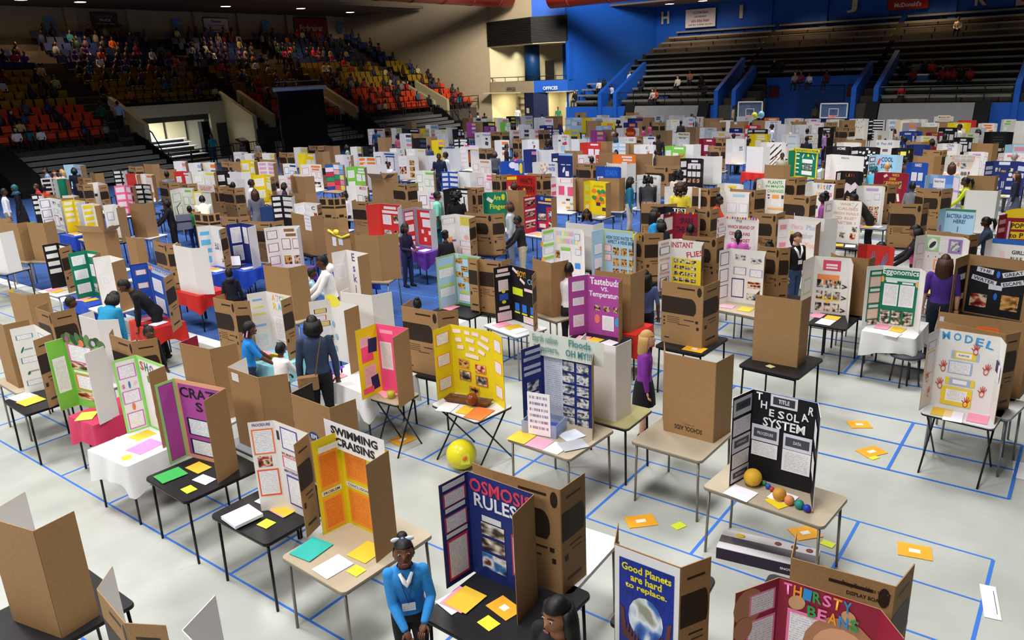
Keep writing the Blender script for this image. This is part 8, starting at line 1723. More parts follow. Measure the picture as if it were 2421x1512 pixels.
TABLES = [
(-4.213,7.991,-.614,.785,.92,'whitec','folding table under the green bordered SHO board',0),
(-3.269,7.207,-.709,.826,.86,'black','black folding table under the CRAZY board',0),
(-2.282,6.457,-.667,.864,.92,'black','black folding table under the candy crystals board',0),
(-1.411,5.764,-.697,.833,1,'beige','beige folding table under the SWIMMING CRAISINS board',0),
(-3.64,5.012,-.665,.82,.9,'black','black folding table under the big brown corner board',0),
(-5.099,8.936,-.591,.566,.7,'pinkc','folding table under the leaf garland board',0),
(-6.192,9.43,-.702,.773,.7,'black','black folding table under the green bottle board',0),
(-1.521,9.003,-.61,.477,.42,'beige','small patterned tray table under the yellow and hot pink board',1),
(-.536,8.612,-.782,.816,.6,'white','white tray table under the yellow ball photograph board',1),
(.481,7.721,-.711,.852,.86,'beige','beige folding table under the Earthquakes board',0),
(1.798,7.549,-.686,.814,.86,'beige','beige folding table under the upside-down lettering board',0),
(2.367,6.328,-.735,1.14,.62,'beige','beige folding table under the SOLAR SYSTEM board',0),
(-.13,4.899,-.68,.9,.95,'black','black folding table under the OSMOSIS RULES board',0),
(1.052,4.878,-.55,.532,.86,'black','black folding table under the Good Planets poster board',0),
(.343,5.507,-.61,.627,.86,'white','white folding table under the printed back behind OSMOSIS',0),
(3.548,9.557,-.741,.801,.86,'black','black folding table under the lone brown board back',0),
(2.583,10.492,-.696,.74,.86,'black','black folding table under the printed back below INSTANT FLIES',0),
(3.891,11.959,-.8,1.048,.8,'beige','beige folding table under the grey boat photograph board',0),
(4.945,11.216,-.694,.563,.86,'black','black folding table under the black arrow board',0),
(5.64,10.728,-.686,.704,.86,'whitec','folding table under the Eggonomics board',0),
(4.988,7.835,-.746,.714,.6,'white','grey tray table with crossed black legs under the MODEL board',1),
(-1.923,9.68,-.752,.86,.86,'whitec','folding table under the yellow sun board',0),
(2.097,4.508,-.597,.981,.86,'black','black folding table under the THIRSTY BEANS board',0)]
PEOPLE = [
(-.873,4.897,0,.176,1.38,'lean','d','bowbun','k','2f86cf','L','pants','15161c',0,'person in bright blue sweater with name tag leaning on black table corner'),
(.211,3.764,0,-.841,1.66,'st','m','long','k','17161a','L','pants','101014',0,'person with long black hair looking down at the bottom edge'),
(-2.544,9.39,0,-2.877,1.7,'st','d','bob','k','2c3a55','L','pants','131318',0,'person in denim jacket from behind with tan shoulder bag'),
(-3.734,10.211,0,1.914,1.38,'fw','d','beads','k','1f7fd0','S','pants','2a3550',0,'person in blue shirt with pink hair beads reaching over aqua cloth'),
(-3.174,9.815,0,2.664,1.18,'fw','d','short','k','e8e6e6','L','pants','2a2a33',0,'person in white shirt with cropped hair beside person in denim jacket'),
(1.634,9.042,0,1.392,1.4,'st','l','long','y','7d2f96','L','skirt','18161a',0,'blonde person in purple sweater and black ruffled skirt'),
(-3.101,12.927,0,-1.329,1.72,'fw','d','short','k','eeecec','L','pants','2a2c38',0,'person in white hooded top looking down beside blue cloth'),
(-3.717,13.848,0,1.827,1.25,'fw','d','short','k','a9cfe0','L','pants','9a9aa2',0,'person in pale blue shirt and grey vest facing the white hooded person'),
(-5.243,14.079,0,-2.785,1.25,'st','d','short','k','14161f','L','pants','12131a',0,'person in dark hooded top seen from behind near red cloth'),
(-6.439,11.546,0,2.844,1.62,'bd','d','bob','k','2389b8','L','pants','1a1a22',0,'person in teal top bending forward among the boards'),
(-6.092,12.739,0,-1.097,1.66,'bd','d','short','k','15151a','L','pants','15151a',0,'person in black cardigan looking down beside person in teal top'),
(-7.287,12.32,0,2.105,1.3,'st','d','short','k','1c2438','S','pants','2a2a33',1,'person in navy vest with cropped hair behind printed carton'),
(-5.229,10.57,0,1.245,1.28,'st','d','bun','k','1b1a20','L','pants','1b1a20',0,'person with braids peeking over printed brown board'),
(6.531,11.21,0,2.614,1.66,'st','l','long','n','452a80','S','pants','1e2434',0,'person with long brown hair in purple shirt and dark jeans'),
(6.247,12.436,0,-2.031,1.6,'fw','d','short','k','e8602c','L','pants','2a2a33',0,'person in orange top bending before white board back'),
(7.318,13.418,0,-2.065,1.66,'fw','m','long','k','1d1a22','L','pants','15151a',0,'person with long black hair in dark top and pink scarf'),
(9.288,14.585,0,-2.133,1.5,'fw','d','pony','k','3a4966','L','pants','2a3350',0,'person in slate blue blazer with pulled back hair'),
(11.3,18.814,0,-2.108,1.62,'fw','d','pony','k','b9c92e','L','pants','b9c92e',0,'person in lime green top with black vest'),
(13.366,20.184,0,-2.156,1.5,'st','l','long','n','1c2234','L','skirt','5a6078',0,'person in navy blazer and plaid skirt'),
(5.236,13.768,0,.422,1.55,'st','l','pony','n','17161c','L','pants','3a4f78',0,'person in white and black jacket and ripped jeans'),
(4.385,14.469,0,2.847,1.48,'st','d','pony','k','c95fb4','L','pants','3a3540',0,'person in pink top with ponytail before CEREAL board'),
(3.378,14.09,0,2.906,1.72,'st','d','bald','k','e6e4e4','L','pants','2a2a33',0,'bald person in white shirt before SPARE THE ROD board'),
(3.106,15.385,0,-2.555,1.58,'st','d','bob','k','1d2030','L','pants','1d2030',0,'person with black hair in navy top beside person with long braids'),
(3.046,15.937,0,1.382,1.72,'st','d','long','k','2b8fd2','S','pants','1b1b22',0,'person with long braids in bright blue shirt'),
(4.808,17.759,0,1.302,1.62,'fw','d','bun','k','c93a30','L','pants','1b1b22',0,'person with high bun in red jacket'),
(4.2,18.658,0,2.92,1.8,'st','d','curly','n','dcc93a','S','pants','2a2a33',0,'person with auburn curls in yellow shirt'),
(3.819,20.877,0,2.961,1.77,'bd','d','afro','k','23232b','L','pants','5a6878',0,'person in black sweater bending with brown bag'),
(3.381,21.271,0,1.413,1.66,'st','d','long','k','1d6f8e','L','pants','cdc8c0',0,'person in teal sweater and khaki trousers'),
(1.747,16.878,0,-.103,1.6,'st','d','long','k','4a60a8','L','pants','2a3050',0,'person with glasses in blue shirt looking down'),
(.305,16.737,0,-1.584,1.55,'fw','d','short','k','24201f','L','pants','b9ac98',0,'person in black leather jacket and khaki trousers'),
(.079,18.011,0,-1.575,1.66,'st','m','bob','n','b9bcc2','L','pants','8a8f9a',0,'person in grey jacket looking up with white sheets'),
(-1.822,20.05,0,1.661,1.68,'st','d','short','k','7fd6bc','S','pants','2a8a7a',0,'person with glasses in mint shirt and shoulder strap'),
(-1.269,19.398,0,-3.076,1.72,'st','d','curly','k','141216','L','pants','141216',0,'person with huge dark curly hair in black'),
(-1.359,16.447,0,-3.059,1.3,'st','d','bow','k','1a181c','L','pants','1a181c',0,'person with black afro puff and cream bow'),
(-2.295,16.957,0,.92,1.42,'fo','d','bob','k','22233c','L','pants','2a3050',0,'person in navy jacket with pink collar holding white paper'),
(-3.225,19.303,0,-1.389,1.3,'bd','l','short','y','e8e4dc','L','pants','3a3a48',0,'fair haired person in white top leaning over yellow ribbon board'),
(-4.555,23.621,0,.191,1.3,'st','d','short','k','3a3440','L','pants','3a3440',1,'person with white hairband behind printed board'),
(-4.579,22.128,0,-1.367,1.45,'st','d','bun','k','dcd8ee','L','pants','1a1a24',1,'person in white top holding striped cloth'),
(-5.585,21.247,0,-2.885,1.3,'st','l','long','y','6a6f90','L','pants','4a5070',1,'blonde person before pale blue heading board'),
(-5.316,20.072,0,-2.883,1.25,'st','l','long','y','d8b0b0','L','pants','8a8a92',1,'blonde person low behind small dark photograph board'),
(-7.605,26.029,0,1.855,1.35,'st','d','short','k','e8e0e4','L','pants','3a3a48',1,'person in patterned top beside purple-edged yellow board'),
(-7.155,25.072,0,1.849,1.42,'st','d','bob','k','3a3048','L','pants','3a3a48',1,'person with black bob and dark patterned top'),
(-8.378,21.387,0,-2.768,1.74,'bd','d','short','k','e6e0cc','L','pants','3a3540',0,'person in cream jacket bending forward'),
(-9.339,21.471,0,-1.157,1.62,'fw','d','bob','k','1a1a20','L','pants','221d1c',0,'person in black coat with grey shoulder bag'),
(-9.072,22.129,0,-2.753,1.25,'st','d','short','k','1f7a3e','L','pants','2f4270',0,'person in green top and blue jeans'),
(-11.945,27.706,0,-2.735,1.7,'st','d','short','k','6a7480','L','pants','1b1b22',1,'person in grey-blue top behind printed board'),
(-7.273,22.515,0,-2.829,1.62,'st','m','long','n','70707c','S','skirt','70707c',0,'person with auburn ponytail in grey dress'),
(-7.93,24.238,0,1.887,1.7,'st','d','short','k','eae8ee','L','pants','1b1b26',1,'person in white shirt facing purple-edged yellow board'),
(-16.254,25.962,0,-1.011,1.66,'st','d','hijab','t','16161c','L','skirt','16161c',1,'person in dark teal head cover and long black dress'),
(-15.907,24.708,0,2.143,1.7,'st','d','short','k','eceaf0','L','pants','9a9078',1,'person in white shirt by the frame edge near bleachers'),
(-16.449,27.488,0,-1.032,1.5,'st','m','short','n','c02a3a','L','pants','2a2a33',1,'person in crimson top near the bleachers'),
(-16.243,27.504,0,-2.608,1.4,'st','d','short','k','c8401f','L','pants','2a2a33',1,'person in orange-red top near the bleachers'),
(-15.326,27.566,0,-1.84,1.55,'bd','d','short','k','c6b48a','L','pants','b0a070',1,'person in tan and lime top bending by green mound board'),
(-18.394,31.6,0,-1.044,1.66,'st','m','short','k','8fa6cc','L','pants','2a2a33',1,'person in pale blue top at the bleacher foot'),
(-17.774,31.037,0,.52,1.6,'st','l','long','n','e0b0a0','L','pants','2a2a33',1,'brown haired person in peach top at the bleacher foot'),
(-17.544,31.227,0,-1.059,1.6,'st','l','long','y','c8c8cc','L','pants','2a2a33',1,'fair person facing pale blue poster at bleacher foot'),
(-17.019,31.083,0,-2.641,1.66,'st','d','bob','k','15162c','L','pants','15162c',1,'person with black hair in navy before pale blue poster'),
(-17.303,47.15,0,.352,1.74,'st','d','short','k','2a8f9c','L','pants','2a4a78',1,'person in teal jacket standing inside the bright tunnel'),
(-14.776,44.706,0,.319,1.35,'st','d','short','k','3a3438','L','pants','3a3438',1,'person in dark top by the barricade'),
(-13.738,44.134,0,.302,1.4,'st','d','short','k','b8a8a8','L','pants','3a3438',1,'person in red and grey top by the barricade'),
(-11.405,33.644,0,1.898,1.45,'st','d','short','k','d85a90','L','pants','70a8c0',1,'person in pink top beside the yellow framed board'),
(-13.314,32.194,0,-2.749,1.4,'st','d','short','k','244a38','L','pants','2a2a33',1,'person in dark green cap above red one-paper board'),
(-11.801,29.09,0,.385,1.4,'st','d','short','k','d8d0c0','L','pants','2a2a33',1,'person with headband in pale top below red one-paper board'),
(-8.918,25.522,0,-2.805,1.45,'st','d','short','k','14161f','L','pants','14161f',1,'person in black jacket before pale lilac board back'),
(-10.046,35.472,0,-1.295,1.4,'st','d','short','k','d86050','L','pants','2a2a33',1,'person in coral top among the printed cartons near screen'),
(-7.33,36.913,0,-1.375,1.6,'st','d','bob','k','9fb89a','L','pants','2a2a33',1,'person in pale green top beneath the black grid gate'),
(-4.41,29.605,0,.148,1.45,'st','d','afro','k','e8e8ec','L','pants','1a1a22',1,'person with bow in dark top behind tall flap carton'),
(-2.187,29.602,0,-1.497,1.76,'fo','d','short','k','eceef4','L','pants','20202a',0,'person in white shirt with hands at waist talking'),
(-2.428,29.036,0,.083,1.78,'st','d','short','k','1f2340','L','pants','1b1c2a',0,'person in navy suit with grey tie talking'),
(-3.401,35.54,0,-3.046,1.55,'st','d','short','k','30406a','L','pants','2a2a33',1,'person in red and navy behind white board back'),
(-7.334,45.694,0,-2.982,1.7,'st','d','short','k','1f4f7a','L','pants','2a2a33',1,'person in deep blue shirt below the stair rail'),
(-5.862,43.849,0,-3.009,1.4,'st','d','afro','k','d87078','L','pants','2a2a33',1,'person with round black hair behind white sheet'),
(-2.373,25.621,0,-3.049,1.6,'st','d','short','k','24283a','L','pants','24283a',2,'person in dark navy top beside the green clover board'),
(.074,33.663,0,1.569,1.6,'fo','m','short','k','2e2c2a','L','pants','1f2a5a',1,'person in black jacket and cap holding paper'),
(.429,31.562,0,1.557,1.4,'st','d','bun','k','e0407a','S','pants','2a2a33',1,'person in hot pink top facing dark cartons'),
(-.39,30.763,0,-3.129,1.6,'st','d','bob','n','5a5a66','L','pants','3a3a48',1,'person in grey checkered top among the cartons'),
(.568,46.388,0,-.012,1.5,'st','d','afro','k','3a3438','L','pants','3a3438',2,'person in dark grey top beside the green and yellow board'),
(2.397,52.816,0,-.045,1.3,'st','m','short','n','c8b8a8','L','pants','3a3438',2,'person in tan top behind the navy strip board'),
(3.258,45.98,0,.715,1.6,'fo','m','long','n','22244a','L','pants','22244a',1,'person with brown hair before navy strip board'),
(1.933,34.595,0,3.086,1.6,'st','m','curly','n','30304a','L','pants','30304a',2,'person in dark blue top beside the red wedge board'),
(-2.649,64.822,0,1.612,1.6,'st','d','short','k','9a4a4a','L','pants','3a3438',1,'person in dusty red top below the offices counter'),
(-1.937,61.519,0,1.602,1.6,'st','d','short','k','e0dce0','L','pants','3a3438',1,'person in white top beside person in dusty red top'),
(-1.417,61.438,0,-3.119,1.55,'st','d','short','k','24222a','L','pants','24222a',1,'person in dark top below the offices door frame'),
(2.749,56.257,0,3.093,1.6,'st','d','short','k','e4e0e6','L','pants','3a3438',2,'person in white top behind the navy strip board'),
(5.031,52.696,0,3.046,1.6,'st','d','short','k','2a3a6a','L','pants','3a3438',1,'person in navy straps before orange round mark'),
(6.543,45.177,0,2.998,1.6,'st','d','afro','k','24222a','L','pants','24222a',1,'person with two hair puffs below blue stair wall'),
(4.873,35.482,0,1.434,1.75,'st','m','short','g','4a4a44','L','pants','2a2c34',1,'grey haired person in brown suit'),
(5.301,37.013,0,-1.713,1.6,'st','d','short','k','2a5a8a','L','pants','2a2c34',1,'person in blue beside grey haired person'),
(7.14,40.494,0,1.396,1.6,'st','d','short','k','d84a98','L','pants','2a2a33',1,'person in magenta top before brown carton'),
(8.269,44.487,0,2.958,1.45,'st','d','bun','k','e06090','L','pants','2f7fa8',1,'person in pink top and turquoise skirt'),
(6.497,33.197,0,2.948,1.76,'st','d','short','k','2a2624','L','pants','24201f',1,'person in charcoal suit from behind before pink dress board'),
(6.477,29.934,0,-2.569,1.6,'st','d','short','k','2f4a66','L','pants','2a2a33',1,'person in blue sweater and white collar at pale green board'),
(5.677,29.528,0,1.381,1.5,'st','d','short','k','3a3028','L','pants','2a2a33',1,'person in dark brown coat below person in charcoal suit'),
(3.47,32.525,0,3.035,1.5,'st','d','short','k','e0c030','L','pants','1a1a20',1,'person with yellow collar before red black-edged board'),
(2.921,26.353,0,3.031,1.7,'st','d','short','k','f0eef2','L','pants','2a2a33',1,'person in white shirt before red lettered white board'),
(4.282,30.128,0,3,1.45,'st','d','bun','k','2a2622','L','pants','2a2622',2,'person in dark brown top in front of the icy blue board'),
(9.606,42.935,0,2.921,1.6,'st','d','short','k','3a3438','L','pants','3a3438',2,'person in dark grey top beside the exclamation mark board'),
(11.345,47.905,0,1.338,1.65,'st','m','short','n','e6c8d8','L','pants','2a2a33',1,'person in pink and white before exclamation mark board'),
(10.774,44.673,0,-1.807,1.7,'st','d','short','k','22283a','L','pants','22283a',1,'person in dark navy before exclamation mark board'),
(10.757,38.698,0,2.87,1.5,'st','d','short','k','3a4a6a','L','pants','3a3438',2,'person in slate top behind the white board on open table'),
(15.09,52.194,0,1.289,1.78,'st','d','short','k','b09a6a','L','pants','4a4238',1,'person in tan coat standing before the blue gate'),
(15.679,53.076,0,1.284,1.8,'st','d','short','k','6a6f9a','L','pants','24283a',1,'person in striped grey-blue shirt before the blue gate'),
(13.101,41.918,0,2.839,1.4,'st','d','short','k','24222a','L','pants','24222a',2,'person in black top behind the yellow purple-spot board'),
(12.357,36.35,0,-1.898,1.72,'st','d','short','k','eef0f6','L','pants','2a2a33',1,'person in white shirt beside CAN YOU board'),
(13.54,36.892,0,2.79,1.5,'st','d','short','n','e0d8b8','L','pants','3a3438',2,'person in pale yellow top in front of the CAN YOU board'),
(9.522,32.699,0,2.858,1.7,'st','d','bald','n','3a3028','L','pants','3a3028',2,'person in dark brown top beside the white board on open table'),
(9.771,32.774,0,1.27,1.6,'bd','d','short','k','1c1a20','L','pants','1c1a20',1,'person in black bending before yellow purple-spot board'),
(9.48,26.733,0,-.341,1.5,'st','d','short','k','a8a090','L','pants','3a3438',1,'person with cropped hair peeking above brown board back'),
(20.502,52.194,0,2.767,1.6,'st','m','short','n','6a6258','L','pants','3a3438',2,'person in taupe top behind the yellow pencil board'),
(11.956,31.093,0,2.774,1.6,'st','d','short','k','1d2236','L','pants','1d2236',1,'person in dark navy hood before green picture board'),
(13.263,34.506,0,2.775,1.6,'st','d','short','k','d8d0d4','L','pants','3a3438',2,'person in pale top beside the orange lettered black board'),
(13.871,34.074,0,-1.957,1.55,'st','d','short','k','b088b8','L','pants','16161c',1,'person in lilac shirt and black trousers'),
(13.057,29.534,0,-.416,1.55,'st','d','short','n','6a5048','L','pants','3a3438',1,'person with dark face among the far boards'),
(11.788,28.333,0,1.163,1.75,'bd','l','bald','g','24222a','L','pants','24222a',1,'balding white haired person in dark jacket'),
(10.11,24.671,0,-1.96,1.4,'st','d','short','k','9a9a98','S','pants','3a3438',1,'person in black and white patterned top'),
(16.034,36.997,0,2.733,1.5,'st','d','short','k','3a2a24','L','pants','3a3438',2,'person in brown top beside the yellow pencil board'),
(18.083,38.099,0,2.698,1.4,'st','m','short','n','5a4a40','L','pants','3a3438',2,'person in brown top beside the horizontal stripe board'),
(16.137,32.677,0,-.459,1.55,'st','m','afro','n','8a7a78','L','pants','3a3438',1,'person in grey patterned top behind icy boards'),
(16.007,30.696,0,-2.04,1.6,'bd','d','long','k','28305a','L','pants','28305a',1,'person with long black hair in navy jacket leaning left'),
(10.887,22.979,0,2.699,1.45,'bd','d','afro','t','3a8aa8','L','pants','3a3438',1,'person in turquoise striped cap'),
(10.9,22.213,0,2.685,1.6,'st','l','short','y','e8e4dc','L','pants','3a3438',1,'person with light hair before COOL SODA board'),
(12.129,23.649,0,1.097,1.55,'st','d','short','k','4a3a34','L','pants','3a3438',2,'person in brown top in front of the yellow dot black board'),
(18.714,32.308,0,-2.096,1.7,'st','d','short','k','e4e2e2','L','pants','3a3438',1,'person in white top before yellow brown-letter board'),
(18.636,30.886,0,-2.114,1.6,'st','d','bob','k','e0b8c0','L','pants','3a3438',1,'person in pink top beside wide chalk board'),
(16.558,29.52,0,2.63,1.6,'st','d','hijab','w','2a2c2a','L','pants','2a2c2a',1,'person with white headband and dark hood'),
(17.862,30.298,0,2.609,1.5,'st','d','short','k','2a2a38','L','pants','2a2a38',2,'person in dark top beside the green and orange lettered board'),
(15.567,28.57,0,2.643,1.55,'st','d','bob','k','8a1a24','L','pants','3a3438',1,'person with black hair in dark red'),
(14.994,26.88,0,2.633,1.5,'st','d','short','k','2a3a6a','L','pants','3a3438',2,'person in blue top beside the spaced blue letter board'),
(16.866,28.487,0,1.036,1.5,'st','m','short','n','5a5a5c','L','pants','3a3438',2,'person in grey top beside the green and orange lettered board'),
(14.598,22.317,0,2.562,1.7,'st','l','short','g','a8a8c8','L','pants','3a3438',1,'grey haired person in lilac shirt'),
(12.683,22.062,0,2.62,1.55,'st','l','long','n','e8c0b0','S','pants','3a3438',1,'person with long brown hair in pale pink top'),
(6.822,21.064,0,1.258,1.5,'st','d','long','k','1d2030','L','pants','1d2030',1,'person with white collar beside the pink-red cloth table'),
(4.859,21.887,0,2.923,1.68,'st','d','curly','k','e0d8d0','S','pants','3a3438',1,'person with black hair in white ruffled top'),
(7.242,17.53,0,-1.963,1.6,'fo','d','afro','k','9a50a0','L','pants','3a3438',1,'person in purple and yellow striped top before Water Colors'),
(8.545,17.962,0,-1.996,1.6,'bd','d','bun','k','1a181c','L','pants','1a181c',1,'person in black with white hair bow behind IRON NAILS board'),
(4.617,13.378,0,2.809,1.45,'st','d','bun','k','2a2a33','L','pants','2a2a33',1,'person with black hair low behind printed brown board'),
(10.314,19.586,0,2.657,1.4,'st','d','short','k','7a8088','L','pants','3a3438',1,'person in grey hood before dark red drink board'),
(-1.474,11.638,0,-3.016,1.2,'st','d','bun','k','1c1a22','L','pants','24244a',1,'person with hair bun crouched behind printed dark-screen board'),
(.947,12.003,0,3.063,1.6,'st','d','bald','k','e8e8f0','L','pants','2a2a33',1,'bald person in white shirt behind the Tastebuds board'),
(2.116,11.692,0,2.963,1.5,'st','d','long','k','4a5a8a','S','pants','1c1c24',1,'person in slate blue top seated behind brown board back'),
(-2.805,23.181,0,1.691,1.5,'st','d','short','k','1d1b20','L','pants','1d1b20',1,'person in black behind open flap carton'),
(.234,22.553,0,3.131,1.5,'st','d','bob','n','5a3a2a','L','pants','3a3438',1,'person with dark brown hair before the flame board'),
(-21.199,44.467,2.15,-2.697,1.75,'up','d','short','k','9fb8e0','L','pants','1b1b22',1,'person in pale blue shirt with raised arm on the stand stairs'),
(-21.973,44.116,2.15,-2.679,1.75,'st','d','short','k','24503a','L','pants','1b1b22',1,'person in dark green top on the stand stairs beside raised arm'),
(1.242,66.13,0,-.019,1.7,'st','m','short','n','e8e8ea','L','pants','2a3a5a',1,'person in white shirt inside the glazed lit office'),
(2.23,65.119,0,-.034,1.7,'st','m','short','n','8a8a70','L','pants','2a3a5a',1,'person in olive grey inside the glazed lit office'),
(4.366,62.974,0,-.069,1.7,'st','m','short','n','3a8a5a','L','pants','2a3a5a',1,'person in green top at the open office doorway')]
